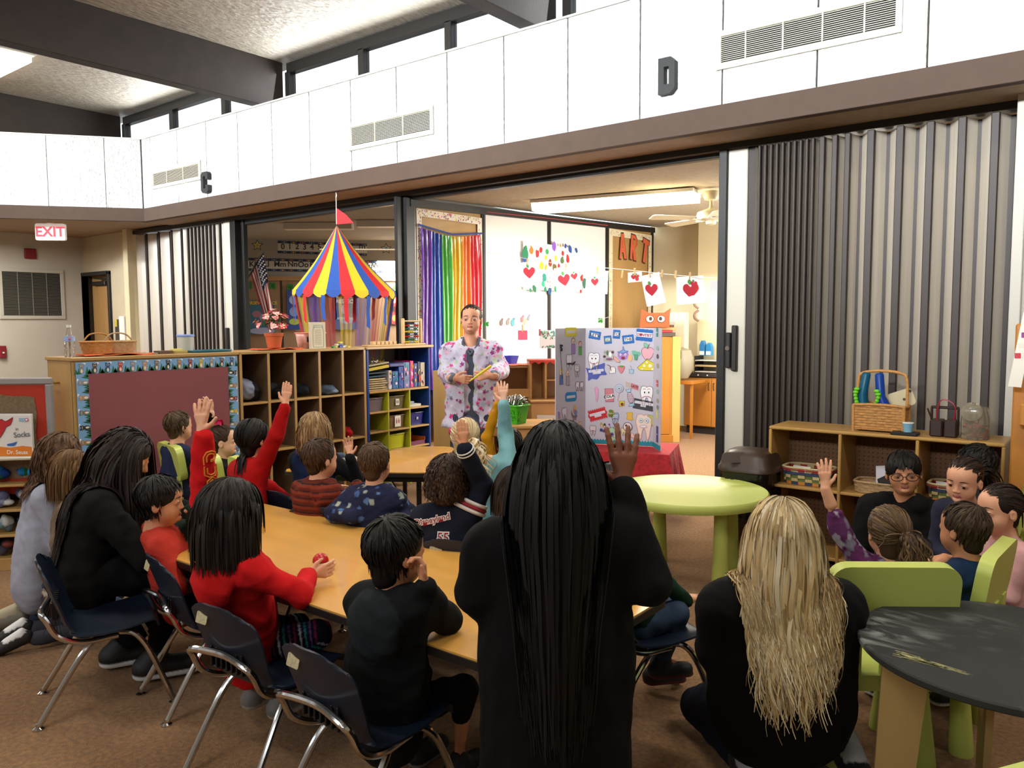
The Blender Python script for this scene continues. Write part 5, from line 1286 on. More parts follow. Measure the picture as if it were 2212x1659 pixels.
K13=figure('black-haired child in a mustard sweater, arm raised behind the girl in blue',1.08,False,PD(1101,962,4.6),0,10,lean=2,pose='sit',skin='tan',top='#b98213',legs='#3a3a3e',res=.009,
    arms=dict(L=dict(w=PD(1074,872,4.6),e=PD(1052,945,4.6),d=cd(10,5),pn=cd(0),th=cd(90),curl=.15,spread=.3),R='lap'),
    hair=dict(style='short',cols=BLACKH,len=.05,n=700,r=.0034,off=.08,seed=25,nape=-.33))
K14=figure('dark-haired child in grey partly hidden behind the woman in the black jacket',1.10,False,PD(1112,1062,3.3),8,8,lean=4,pose='sit',skin='tan',top='#3a3638',legs='#2a2a30',res=.010,
    hair=dict(style='bobshort',cols=DKBR,len=.13,n=800,r=.0036,off=.10,seed=27))
K15=figure('child in jeans and a dark green top on the chair right of the kneeling woman',1.12,False,PD(1316,1060,2.98),12,82,lean=2,pelvis_at=PD(1372,1335,3.0),knees={1:PD(1462,1322,2.96),-1:PD(1455,1308,3.2)},pose='sit',skin='tan',top='#12301f',legs='#33455c',shoes=('#1a1a1e','#5a1520'),res=.009,bulk=1.1,
    arms=dict(R='lap',L='lap'),feet={1:PD(1432,1425,3.0),-1:PD(1420,1440,3.15)},
    hair=dict(style='bobshort',cols=BLACKH,len=.15,n=800,r=.0036,off=.10,seed=29))
# --- left, by the green chairs
K5=figure('brown-haired boy in a navy shirt sitting in front of the maroon paper',1.10,False,PD(387,920,5.22),42,35,lean=6,pose='sit',skin='light',top='#232b48',legs='#1c2236',res=.010,
    hair=dict(style='short',cols=['#4f3c28','#64503a','#3d2d1e'],len=.05,n=700,r=.0032,off=.06,seed=31,wave=.6))
K6=figure('girl with brown bun and pink bow in black, facing right, hand raised',1.08,False,PD(482,953,5.0),78,70,lean=2,pose='sit',skin='fair',top='#0f0f11',legs='#22222a',res=.009,
    arms=dict(L=dict(w=PD(457,892,4.95),e=PD(438,935,5.0),d=cd(-60,1.6),pn=cd(180,-.5),th=cd(90,.3),curl=.35,spread=.8),R='lap'),face=dict(look=(0,0),lips='#b06a60',brow='#3a2618'),
    hair=dict(style='short',cols=['#3a271a','#4d3624','#2a1c12'],len=.03,n=900,r=.0028,off=.055,seed=33,tail=dict(p=(0,-.35,.38),len=.05,n=100,sp=.8),bun=True,bunp=(0,-.38,.36)))
def bow(J,p,col,sc=1):
    h,c,R=J['hh'],J['hc'],J['R'];P=lambda x,y,z:Vector(c+R @ ((V(*p)+V(x,y,z)*sc)*h));m=MB()
    for s in (-1,1):m.grid(lambda u,v,s=s:P(.06*(v-.5)*2*(.4+u),s*.24*u,.10*(v-.5)*(.5+1.6*u)+.05*math.sin(u*3)+.02),5,4);m.grid(lambda u,v,s=s:P(.06*(v-.5)*2*(.4+u)+.03,s*.20*u,-.10*(v-.5)*(.5+1.6*u)+.07*math.sin(u*3)),5,4)
    m.ell(P(0,0,.03),.035*h,8);m.build('hair_bow',mat('hot_pink','#cf1257',.7),J['root'])
bow(K6,(0,-.22,.56),'#cf1257')
K1=figure('girl with long brown hair in a white quilted vest kneeling at the far left',1.42,True,PD(134,985,3.90),60,62,pitch=-12,lean=10,pose='heels',skin='light',top='#9fa3b4',legs='#4a5a70',shoes=('#7f7b70','#b3a88c'),res=.010,bulk=1.15,hem=.04,hh=.215,feet={-1:PZ(60,1335,.05),1:PZ(130,1300,.05)},
    arms=dict(L='lap',R='lap'),hair=dict(style='longwave',cols=['#4a3220','#5d422b','#3b2718','#6d4f34'],len=.27,n=900,r=.0046,off=.12,wave=.8,seed=35,cb=1.2))
K1b=figure('small child with light brown hair between the girl in white and the woman in black',1.05,False,PD(158,1016,3.74),60,60,lean=4,pose='kneel',skin='light',top='#7a6a58',legs='#3b3b44',res=.011,
    hair=dict(style='bobshort',cols=['#6b4c2e','#80603c','#54391f'],len=.16,n=800,r=.004,off=.10,seed=37))
# --- right group
K16p=spots(520,.006,.016,['#8a7f94','#9a93a4','#4d1f4c','#6f6a7c'],'#5a2a58',3)
K16=figure('girl with brown ponytail in a purple and grey patterned top, arm raised',1.04,False,PD(1918,1150,2.84),4,2,lean=0,pelvis_at=PD(1925,1345,2.84),pose='sit',skin='light',top='#5a2a58',tpat=K16p,legs='#4a1f46',shoes=('#8a8684','#b01f5c'),res=.0065,bulk=1.15,hem=.02,
    arms=dict(L=dict(w=PD(1783,1056,2.86),e=PD(1812,1140,2.86),d=cd(-5,7),pn=cd(0),th=cd(90),curl=.12,spread=.9,sl=.30,k=1.1,bulk=1.15),R='lap'),cuff='#84828c',
    hair=dict(style='short',cols=['#4c3825','#6a5034','#34251a','#7b6040'],len=.07,n=900,r=.0034,off=.12,seed=39,nape=-.3,wave=.5,tail=dict(p=(.12,-.50,.05),len=.15,n=420,d=(.3,-.7,-.2),sp=.40,wave=.45,r=.0030,g=.3)))
h,c,R=K16['hh'],K16['hc'],K16['R'];q=Vector(c+R @ (V(.12,-.47,.07)*h));dn=Vector(R @ nrm(V(.3,-.8,.1)));a_=dn.orthogonal().normalized();b_=dn.cross(a_)
MB().tube([q+(a_*math.cos(t)+b_*math.sin(t))*.016 for t in [2*math.pi*i/20 for i in range(20)]],.006,8,closed=True).build('hair_tie',mat('white_elastic','#c9ccd2',.8),K16['root'])
K17=figure('boy with short brown hair in a navy T-shirt in front of the edge-on green chair',1.08,False,PD(2080,1142,2.88),-28,-30,lean=2,pose='sit',skin='tan',top='#142a4a',legs='#2a2d34',res=.008,bulk=1.1,
    arms=dict(L=dict(w=PD(2040,1205,3.05),pole=cd(-90,-1),d=cd(-80,-.2),pn=-U3,th=cd(0),curl=.3,sl=.05),R='lap'),
    hair=dict(style='short',cols=['#2c2017','#3b2c1f','#483726'],len=.045,n=900,r=.003,off=.05,seed=41,nape=-.26))
K18=figure('dark-haired girl looking down to the left beside the woman with glasses',1.10,False,PD(2082,1037,3.5),232,232,pitch=-14,roll=4,lean=2,pelvis_at=PD(2112,1240,3.6),pose='sit',skin='light',top='#2c2f42',legs='#33333c',res=.010,face=dict(look=(-.2,-.25),lips='#a85f5c',brow='#2a1b14',open=1.15),
    hair=dict(style='short',cols=DKBR,len=.05,n=900,r=.0028,off=.03,seed=43,fh=.09,tail=dict(p=(-.1,-.50,.0),len=.14,n=180,sp=.3)))
K19=figure('girl in pink in profile at the right edge, dark ponytail',1.10,False,PD(2158,1100,3.12),262,262,pitch=-6,lean=2,pose='sit',skin='light',top='#d3a3a4',legs='#26304c',res=.009,face=dict(look=(0,-.1),lips='#b0665e',brow='#2a1b14'),
    hair=dict(style='short',cols=DKBR,len=.05,n=900,r=.0028,off=.04,seed=45,tail=dict(p=(-.05,-.50,-.05),len=.15,n=180,sp=.3),fh=.09))
K20=figure('child with tousled black hair furthest back beside the low shelf',1.10,False,PD(2106,1004,3.95),-50,-50,lean=2,pose='floor',skin='tan',top='#2a2c33',legs='#2a2c33',res=.012,
    hair=dict(style='short',cols=BLACKH,len=.06,n=900,r=.0034,off=.10,seed=47,jit=.5))
print('people',round(_t.time()-_t0,1))
# ================================================================ FAR THINGS: tent, art partition, lines of pictures, poster board
class Sheet:
    """flat paper drawing frame: origin, right, up, normal; z counts paper layers"""
    def __init__(s,o,u,v):s.o,s.u,s.v=Vector(o),Vector(u).normalized(),Vector(v).normalized();s.n=s.u.cross(s.v);s.m=MB()
    def P(s,x,y,z=0):return s.o+s.u*x+s.v*y+s.n*(.0012*z+.0006)
    def fill(s,poly,c,z=0):s.m.add([s.P(x,y,z) for x,y in poly],[tuple(range(len(poly)))],c);return s
    def oval(s,x,y,rx,ry=None,c='#000000',z=1,a=0,n=18):
        ry=ry or rx;return s.fill([(x+rx*math.cos(t)*math.cos(a)-ry*math.sin(t)*math.sin(a),y+rx*math.cos(t)*math.sin(a)+ry*math.sin(t)*math.cos(a)) for t in [2*math.pi*i/n for i in range(n)]],c,z)
    def line(s,pts,w,c,z=2,closed=False):
        n=len(pts)
        for i in range(n if closed else n-1):
            a=Vector((*pts[i],0));b=Vector((*pts[(i+1) % n],0));d=(b-a)
            if d.length < 1e-7:continue
            d.normalize();p=Vector((-d.y,d.x,0))*w/2;e=d*w*.3
            s.fill([((a+p-e).x,(a+p-e).y),((a-p-e).x,(a-p-e).y),((b-p+e).x,(b-p+e).y),((b+p+e).x,(b+p+e).y)],c,z)
        return s
    def shape(s,pts,c,lc='#1c1a1a',w=.002,z=1,smooth=True):
        q=[(p.x,p.y) for p in bez([(x,y,0) for x,y in list(pts)+[pts[0]]],4)][:-1] if smooth else list(pts)
        if c:s.fill(q,c,z)
        if lc:s.line(q,w,lc,z+1,True)
        return s
    def text(s,t,x,y,size,c,z=3,a=0,bold=0):
        u=s.u*math.cos(a)+s.v*math.sin(a);v=s.v*math.cos(a)-s.u*math.sin(a);s.m.text(t,s.P(x,y,z),u,v,size,c,bold=bold);return s
    def part(s,name,parent,label=None):o=s.m.build(name,VC,parent,smooth=False,label=label);s.m=MB();return o
def tr(pts,x,y,k,a=0):return [(x+k*(p[0]*math.cos(a)-p[1]*math.sin(a)),y+k*(p[0]*math.sin(a)+p[1]*math.cos(a))) for p in pts]
TOOTH=[(-.42,.75),(-.15,.80),(0,.70),(.2,.78),(.45,.68),(.5,.3),(.42,-.2),(.32,-.75),(.2,-.85),(.1,-.3),(0,-.15),(-.1,-.3),(-.2,-.85),(-.32,-.75),(-.42,-.2),(-.52,.3)]
HEART=[(0,-1),(-.55,-.45),(-.95,.15),(-.85,.7),(-.4,.85),(0,.45),(.4,.85),(.85,.7),(.95,.15),(.55,-.45)]

# ---- striped play tent hanging from the soffit
tc_=PD(745,628,7.55);ap=PD(727,487,7.62);hk=PD(726,424,7.62);hk.z=2.735
tt=thing('play_tent','red, yellow and blue striped circus tent canopy hanging from a hook above the shelves','tent',(tc_.x,tc_.y,1.2))
TCOL=['#c4232a','#d8b821','#2350a4'];NS=24;Rr=.475;tilt=lambda a:-.015*math.cos(a)
def rim(a,r=Rr,dz=0):return Vector((tc_.x+r*math.cos(a),tc_.y+r*math.sin(a),tc_.z+tilt(a)+dz))
M_sheer={}
for i,c in enumerate(('#c4432a','#cbb138','#3c4fa0')):M_sheer[i]=mat('net_%d' % i,c,.8,alpha=.42)
for k in range(NS):
    a0=2*math.pi*k/NS;a1=2*math.pi*(k+1)/NS
    mm=mat('tent_cloth_%d' % (k % 3),TCOL[k % 3],.75)
    def g(u,v):
        a=a0+(a1-a0)*u;p=ap.lerp(rim(a),v);p.z -= .06*math.sin(math.pi*v)*.6;q=Vector((tc_.x,tc_.y,p.z));d=p-q;return p-d.normalized()*.004*math.sin(math.pi*u) if d.length > 1e-6 else p
    pn_=MB().grid(g,3,6).build('canopy_panel',mm,tt,ang=80)
    def sc_f(u,v):a=a0+(a1-a0)*u;p=rim(a,Rr+.004+.006*v);p.z -= v*(.035+.035*math.sin(math.pi*u));return p
    MB().grid(sc_f,6,2).build('scallop',mm,pn_,ang=80)
for k in range(15):
    a=2*math.pi*(k+.35)/15;mm=mat('tent_cloth_0',TCOL[0]) if k % 2 else mat('tent_cloth_2',TCOL[2]);L=random.uniform(.20,.27);sw=random.uniform(-.02,.02)
    m=MB();m.grid(lambda u,v:rim(a+(u-.5)*.075+sw*v,Rr+.012-.012*v,-.05-L*v-(.03*u if v > .9 else 0))+Vector((.004*math.sin(v*9),0,0)),2,8).build('ribbon',mm,tt,ang=80)
for k in range(18):
    if k in (7,):continue
    a=2*math.pi*k/18;w0=.30
    def nf(u,v):p=rim(a+(u-.5)*w0*(1-.35*v),Rr-.015-.10*v+.012*math.sin(u*17+k),-.03-.62*v);return p
    MB().grid(nf,8,6).build('net_curtain',M_sheer[k % 3],tt,ang=80)
MB().tube([Vector((hk.x,hk.y,2.735)),Vector((hk.x,hk.y,2.70)),ap+Vector((0,0,.01))],.004,6).tube([(hk.x,hk.y,2.72),(hk.x+.012,hk.y,2.70),(hk.x+.006,hk.y,2.685),(hk.x-.008,hk.y,2.69)],.003,6).build('hanging_hook',M_white,tt)
cr_=vv(camdir(95));f0=ap+Vector((0,0,.0));MB().prism([(0,.0),(.165,.01),(.10,.085),(.0,.155)],f0+Vector((0,0,.01)),Vector(cr_),(0,0,1),Vector(vv(camdir(5)))*.004).build('pennant',mat('tent_cloth_0',TCOL[0]),tt)

# ---- partition decorations (on the art-room side)
up=Vector((0,0,1));PO=PA+pn*.002
def PSheet(s,z):return Sheet(PA+pu*s+pn*.016+up*z,pu,up)
# candy border round the rainbow curtain
cb_=thing('bulletin_panel','rainbow curtain panel framed by a white border printed with candies','panel',PA+pu*.56+pn*.01)
s0,s1=seams[0]+.02,seams[1]-.035;zt_=pz(s0)-.08;bw_=.07
S1=PSheet(0,0)
for (a,b,c,d) in ((s0,s1,zt_-bw_,zt_),(s0,s0+bw_,.95,zt_-bw_),(s1-bw_,s1,.95,zt_-bw_)):
    S1.fill([(a,c),(b,c),(b,d),(a,d)],'#ddd6c4',0)
    for _ in range(int((b-a)*(d-c)*1300)):
        x,y=random.uniform(a+.008,b-.008),random.uniform(c+.008,d-.008);cl=random.choice(['#c23a4e','#d97a3a','#5a9a4e','#7a4a9a','#c94f86','#3c68a8','#d4b03a','#b8b1a0'])
        S1.oval(x,y,random.uniform(.005,.011),random.uniform(.004,.008),cl,1,random.uniform(0,3),8)
        if random.random() < .3:S1.line([(x,y),(x+random.uniform(-.02,.02),y-.02)],.0025,cl,1)
S1.part('candy_border',cb_)
rc=thing('plastic_curtain','glossy rainbow plastic streamer curtain hung on a blue rod','curtain',PA+pu*.55+pn*.08)
RC=['#5b2a8f','#0b3fa0','#3f9a2e','#caa316','#d9691a','#c01f2e']
x0,x1=s0+.03,s1-.055;z1_=2.43;wv_=(x1-x0)/6
for k in range(6):
    mk=mat('streamer_%d' % k,RC[k],.16,spec=.6,coat=.6,bump=(5,.6,.03),stretch=(3,3,.5))
    def rf(u,v,k=k):
        g_=(k+u)/6;y=.035+.012*math.sin(g_*95)*(1-.3*v)+.008*math.sin(v*5+g_*12)+.006*math.sin(g_*37+2)
        zz=z1_-.02-.05*math.sin(math.pi*g_)-v*([1.55,2.05,1.75,1.3,1.35,1.3][k]);return PA+pu*(x0+wv_*(k+u)+.006*math.sin(v*5))+pn*y+up*zz
    MB().grid(rf,22,26).build('streamer',mk,rc,ang=85,label=['purple','dark blue','green','yellow','orange','red'][k]+' plastic streamer')
MB().tube([PA+pu*(x0-.02)+pn*.045+up*(z1_+.0),PA+pu*((x0+x1)/2)+pn*.05+up*(z1_-.055),PA+pu*(x1+.02)+pn*.045+up*(z1_-.005)],.009,8).build('curtain_rod',M_blue,rc)
# art board
ab=thing('bulletin_panel','tan art board with cream border and orange letters ART','panel',PA+pu*4.1+pn*.01)
S2=PSheet(0,0);a0_,a1_=seams[3]+.035,seams[4]-.035;zt2=pz(4.1)-.09
for (a,b,c,d) in ((a0_,a1_,zt2-.09,zt2),(a0_,a0_+.09,.9,zt2-.09),(a1_-.09,a1_,.9,zt2-.09)):
    S2.fill([(a,c),(b,c),(b,d),(a,d)],'#d8cdae',0)
    for _ in range(int((b-a)*(d-c)*330)):
        x,y=random.uniform(a+.02,b-.02),random.uniform(c+.015,d-.015);S2.line([(x-.016,y-.006),(x-.004,y+.008),(x+.014,y-.004)],.004,random.choice(['#8a8270','#a4553a','#6b7a8a','#9a917c','#8a8270']),1)
S2.part('paper_border',ab)
def bigletter(ch,x,z,a=0):
    g={'A':[[(-.5,-1),(-.18,1),(.2,1),(.55,-1),(.2,-1),(.12,-.5),(-.16,-.5),(-.2,-1)],[(-.08,-.1),(.08,-.1),(0,.45)]],
         'R':[[(-.45,-1),(-.45,1),(.2,1),(.5,.7),(.5,.25),(.2,-.05),(.55,-1),(.15,-1),(-.1,-.15),(-.12,-1)],[(-.1,.2),(.12,.25),(.15,.6),(-.1,.65)]],
         'T':[[(-.55,.95),(.55,.95),(.55,.55),(.2,.55),(.2,-1),(-.2,-1),(-.2,.55),(-.55,.55)]]}[ch]
    q=PSheet(0,0)
    q.fill(tr([(p[0]*1.16,p[1]*1.10) for p in g[0]],x,z,.165,a),'#3a201c',1);q.fill(tr(g[0],x,z,.165,a),'#c95a36',2)
    if len(g) > 1:q.fill(tr([(p[0]*1.3,p[1]*1.15) for p in g[1]],x,z,.165,a),'#3a201c',3);q.fill(tr(g[1],x,z,.165,a),'#a07a44',4)
    q.part('cutout_letter',ab,'orange cut-out letter '+ch)
for ch,px_,py_,an in (('A',1341,532,0.05),('R',1364,535,-.1),('T',1389,542,-.22)):
    p=PX(px_,py_,PA.x+.04);bigletter(ch,(p-PA).dot(pu),p.z,an)
# big paint poster on the whiteboard
def onpart(px_,py_):
    r=Vector(ray(px_,py_));o=Vector((0,0,1.5));k=(PA-o).dot(pn)/r.dot(pn);q=o+r*k;return (q-PA).dot(pu),q.z
pa0=onpart(1125,520);pa1=onpart(1268,632)
pp=Sheet(PA+pn*.03,pu,up);ppt=thing('finger_painting','large white paper covered in colourful paint dabs on the whiteboard','painting',PA+pu*pa0[0]+up*pa1[1]+pn*.03)
pp.fill([(pa0[0],pa1[1]),(pa1[0],pa1[1]),(pa1[0],pa0[1]-.02),(pa0[0],pa0[1])],'#e6e6e2',0)
for (x,y,r,c) in [(1131,548,14,'#1d7a54'),(1130,560,9,'#1d4a9a'),(1142,541,8,'#c9761e'),(1156,548,9,'#c4232a'),(1163,540,6,'#c4232a'),(1176,542,7,'#2a9a52'),(1193,533,10,'#8a55c4'),(1206,531,4,'#d98a1e'),(1216,532,5,'#1d3f9a'),(1226,540,9,'#1d4a9a'),(1240,541,6,'#1d4a9a'),(1211,548,6,'#b01f2a'),(1210,562,8,'#4a6a3a'),(1222,560,8,'#c4232a'),(1174,556,5,'#c8c21e'),(1183,568,7,'#8a3a2a'),(1196,558,6,'#cfd22a'),(1165,574,8,'#b9c22a'),(1175,577,6,'#c9a01e'),(1193,578,8,'#6a5a2a'),(1202,574,6,'#c4232a'),(1170,600,9,'#1d8a7a'),(1168,612,7,'#2aa27a'),(1200,612,5,'#d98a1e'),(1173,625,6,'#1d7a5a'),(1182,628,8,'#1d4a7a'),(1195,626,6,'#1d8a4a'),(1150,624,8,'#2a6a4a'),(1140,628,6,'#2a7a5a'),(1257,612,11,'#3a6a5a'),(1252,600,7,'#c42a2a'),(1250,630,5,'#c42a2a'),(1246,588,5,'#d2b21e')]:
    q=onpart(x,y);rr=r*.0052
    for _ in range(3):pp.oval(q[0]+random.uniform(-.3,.3)*rr,q[1]+random.uniform(-.3,.3)*rr,rr*random.uniform(.4,.9),rr*random.uniform(.6,1.2),c,random.uniform(1,2.5),random.uniform(-.6,.6),10)
for _ in range(140):x,y=random.uniform(pa0[0]+.03,pa1[0]-.03),random.uniform(pa1[1]+.02,pa1[1]+.16);pp.line([(x,y),(x+random.uniform(-.02,.02),y+.02)],.005,random.choice(['#2a6a5a','#3a4a3a','#1d7a6a','#4a3a4a']),2)
o_=pp.part('painted_paper',ppt)
# magnets and little pictures lower on the whiteboard
for (x,y,r,c,lb) in [(1082,697,7,'#7a6a68','small brown paper animal stuck on the whiteboard, leftmost of its row'),(1096,696,7,'#8a847c','small grey paper animal stuck on the whiteboard'),(1107,697,8,'#5a9aa8','small teal paper animal on the whiteboard'),(1127,690,7,'#b8767a','small pink paper animal on the whiteboard'),(1134,696,6,'#d4b48a','small peach paper animal on the whiteboard'),(1141,687,6,'#8a90a0','small slate paper animal on the whiteboard, rightmost of its row')]:
    q=onpart(x,y);sh=Sheet(PA+pn*.005,pu,up);rr=r*.005
    sh.oval(q[0],q[1],rr*.8,rr,c,1).oval(q[0]+rr*.5,q[1]+rr,rr*.45,rr*.45,c,2).oval(q[0]+rr*.6,q[1]+rr*1.05,rr*.1,c='#111111',z=3);sh.m.solo('paper_animal',VC,lb,'paper animal','paper animals on the whiteboard',smooth=False)
# ---- clotheslines with papers
def line_pts(L):return bez([PD(*p) for p in L],6)
LN1=line_pts([(1052,545,8.5),(1133,558,8.0),(1225,572,7.6),(1290,577,7.3),(1375,585,7.0),(1489,597,6.6),(1575,600,6.3)])
MB().tube(LN1,.0022,5).solo('clothesline',mat('white_string','#d9d6cc',.8),'upper white string line carrying heart-apple papers across the art room','string')
MB().tube(line_pts([(1055,697,7.9),(1120,715,7.6),(1190,716,7.3),(1262,700,7.0),(1318,684,6.8)]),.002,5).solo('clothesline',_M['white_string'],'lower white string line along the whiteboards','string')
MB().tube(line_pts([(1052,458,8.4),(1190,472,8.9),(1313,487,9.3)]),.003,5).solo('ribbon_line',mat('pink_string','#b8404c',.8),'thin pink string strung high along the whiteboards','string')
M_pin=mat('clothespin_wood','#b08a52',.6);M_paper=mat('white_paper','#e3e2e0',.8)
def hung(pxc,pyt,d,w,h,ang,label,hearts,green='#3f8a3a',curl=.02):
    o=PD(pxc,pyt,d);u=Vector(vv(camdir(90+0)));v=up.copy();n=u.cross(v)
    uu=u*math.cos(ang)+v*math.sin(ang);vv_=v*math.cos(ang)-u*math.sin(ang)
    t=thing('hanging_paper',label,'paper',(o.x,o.y,o.z-h),0,'apple papers on the string line')
    f=lambda a,b:o+uu*((a-.5)*w)+vv_*(-b*h)+n*(curl*math.sin(a*3.1)*b+.012*math.cos(b*4+a*2))
    m=MB();shell(m,f,6,6,.0012);m.build('sheet',M_paper,t,ang=80)
    for (a,b,r) in hearts:
        c=f(a,b);s_=Sheet(c+n*.006,uu,vv_);s_.shape(tr(HEART,0,0,r,random.uniform(-.15,.15)),'#a81a2b',None,z=1);s_.shape(tr([(0,0),(.3,.35),(.2,.9),(-.15,.95),(-.3,.45)],-.1*r,r*.75,r*.62,.1),green,'#2c5a26',.002,2);s_.part('apple_cutout',t,'red heart-shaped paper apple with green leaf')
    MB().box(-.006,.006,-.010,.004,-.03,.035,.002,Matrix.Translation(o) @ Matrix.Rotation(random.uniform(-.15,.15),4,'Y')).box(-.006,.006,.004,.010,-.03,.035,.002,Matrix.Translation(o)).build('clothespin',M_pin,t)
hung(1139,566,7.95,.215,.235,.14,'paper with one large apple heart, leftmost on the upper line',[(.52,.45,.06)])
hung(1223,577,7.55,.235,.225,.12,'paper with a big and a small apple heart, in front of the paint poster',[(.36,.52,.058),(.78,.42,.033)])
hung(1291,584,7.3,.20,.21,-.06,'paper with one small apple heart before the art board',[(.40,.5,.035)])
hung(1371,588,7.0,.125,.085,.08,'small paper scrap with three overlapping apples under the letters ART',[(.38,.5,.022),(.62,.5,.022),(.6,.8,.018)])
hung(1404,592,6.95,.165,.27,.22,'tilted narrow paper with one apple heart right of the small scrap',[(.40,.5,.055)])
hung(1490,597,6.6,.23,.225,.07,'paper with a large double apple heart beneath the ceiling fan',[(.5,.52,.066),(.62,.3,.028)])
hung(1560,605,6.35,.20,.20,.05,'paper with an apple heart cut off by the folding partition post',[(.6,.45,.055)])
for (x,y,d) in ((1344,592,7.1),(1430,591,6.8),(1459,592,6.7)):
    o=PD(x,y,d);MB().box(-.006,.006,-.008,.008,-.035,.03,.002,Matrix.Translation(o) @ Matrix.Rotation(.15,4,'Y')).solo('clothespin',M_pin,{1344:'empty clothespin on the upper line nearest the art letters',1430:'empty clothespin right of the tilted narrow paper',1459:'empty clothespin just left of the large double apple paper'}[x],'clothespin','empty clothespins')
o=PD(1129,724,7.5);u=Vector(vv(camdir(90)))
t=thing('foam_square','pink foam square hanging on the lower line','foam square',o);MB().prism(rrect(.09,.092,.008,2),o,u,up,u.cross(up)*.004).build('foam_sheet',mat('pink_foam','#cf4f66',.7),t);MB().box(-.006,.006,-.008,.008,-.01,.06,.002,Matrix.Translation(o+up*.04)).build('clothespin',M_pin,t)
t=thing('hanging_paper','paper painted in green and teal hanging on the lower line left of the poster board','paper',PD(1183,750,7.2));o=PD(1183,732,7.2);sh=Sheet(o,u,up)
sh.fill([(-.075,-.085),(.08,-.085),(.08,.08),(-.075,.075)],'#d5dcd8',0)
for _ in range(60):sh.oval(random.uniform(-.065,.07),random.uniform(.0,.07) if random.random() < .7 else random.uniform(-.08,-.06),random.uniform(.004,.012),random.uniform(.004,.01),random.choice(['#4a9a7a','#5aa8a8','#8a6a5a','#6aa85a']),1,random.uniform(0,3),7)
sh.part('painted_sheet',t);MB().box(-.006,.006,-.008,.008,-.03,.03,.002,Matrix.Translation(PD(1166,718,7.18))).build('clothespin',mat('red_pin','#8e2230',.5),t)
for (x,y,lb) in ((1051,700,'green paper shamrock beside the presenter\'s head'),(1297,692,'green paper shamrock on the lower line at the art board')):
    o=PD(x,y,7.4);sh=Sheet(o,u,up)
    for k in range(4):a=.78+k*1.57;sh.oval(.014*math.cos(a),.014*math.sin(a),.013,.011,'#2c8a2e',1,a)
    sh.line([(0,0),(.01,-.03)],.004,'#2c8a2e',1);sh.m.solo('shamrock',VC,lb,'shamrock',smooth=False)

# ---- dental poster board on a red-clothed table
bl=PD(1200,700,5.95);b0=PD(1265,700,6.22);b1=PD(1412,700,6.05);b2=PD(1429,700,5.82)
for p in (bl,b0,b1,b2):p.z=0
zb,zt3=.545,1.452
pb=thing('poster_board','white tri-fold poster board about teeth covered in cut-out drawings on the red table','poster board',((b0+b1)/2+up*zb))
M_board=mat('white_board','#bdb9c6',.7)
wings=[(bl,b0,'side_wing'),(b0,b1,'centre_panel'),(b1,b2,'side_wing')];SH_=[]
for (a,b,nm) in wings:
    d=b-a;L=d.length;d.normalize();n=d.cross(up);
    if n.dot(Vector((0,0,0))-a) < 0:n=-n
    MB().prism([(0,0),(L,0),(L,zt3-zb),(0,zt3-zb)],a+up*zb,d,up,-n*.005).build(nm,M_board,pb)
    s_=Sheet(a+up*zb,d,up);SH_.append((s_,L,a,d,n))
def onsheet(i,px_,py_):
    s_,L,a,d,n=SH_[i];r=Vector(ray(px_,py_));o=Vector((0,0,1.5));k=(a-o).dot(n)/r.dot(n);q=o+r*k;return (q-a).dot(d),q.z-zb
C_=SH_[1][0];kx=.147*0+SH_[1][1]/147
def Q(x,y,i=1):return onsheet(i,x,y)
S_=lambda px_:px_*.00362      # pixels on the board -> metres
def tooth(i,x,y,k,fill='#ebe7ea',lc='#1c1a22',a=0,name='tooth_drawing',label=None,faces=None):
    s_=SH_[i][0];c=Q(x,y,i);k *= .00362;s_.shape(tr(TOOTH,c[0],c[1],k,a),fill,lc,.0028)
    if faces:
        for sx in (-1,1):s_.oval(c[0]+sx*k*.17,c[1]+k*.3,k*.10,k*.14,'#ffffff',3);s_.oval(c[0]+sx*k*.17,c[1]+k*.28,k*.055,k*.09,'#1a1a22',4);s_.line(tr([(-.12,.56),(0,.64),(.12,.58)],c[0]+sx*k*.18,c[1]-.05*k,k),.0022,'#1a1a22',3)
        sg=1 if faces == 'smile' else -1;s_.line([(c[0]+k*.34*math.cos(t),c[1]-k*(.02 if sg > 0 else .22)-sg*k*.18*math.sin(t)) for t in [math.pi*j/10 for j in range(11)]],.004,'#8e1b22',3)
    s_.part(name,pb,label)
tooth(1,1283,781,24,faces='smile',label='smiling white tooth drawing');tooth(1,1397,855,26,faces='frown',label='frowning white tooth drawing')
s_=C_
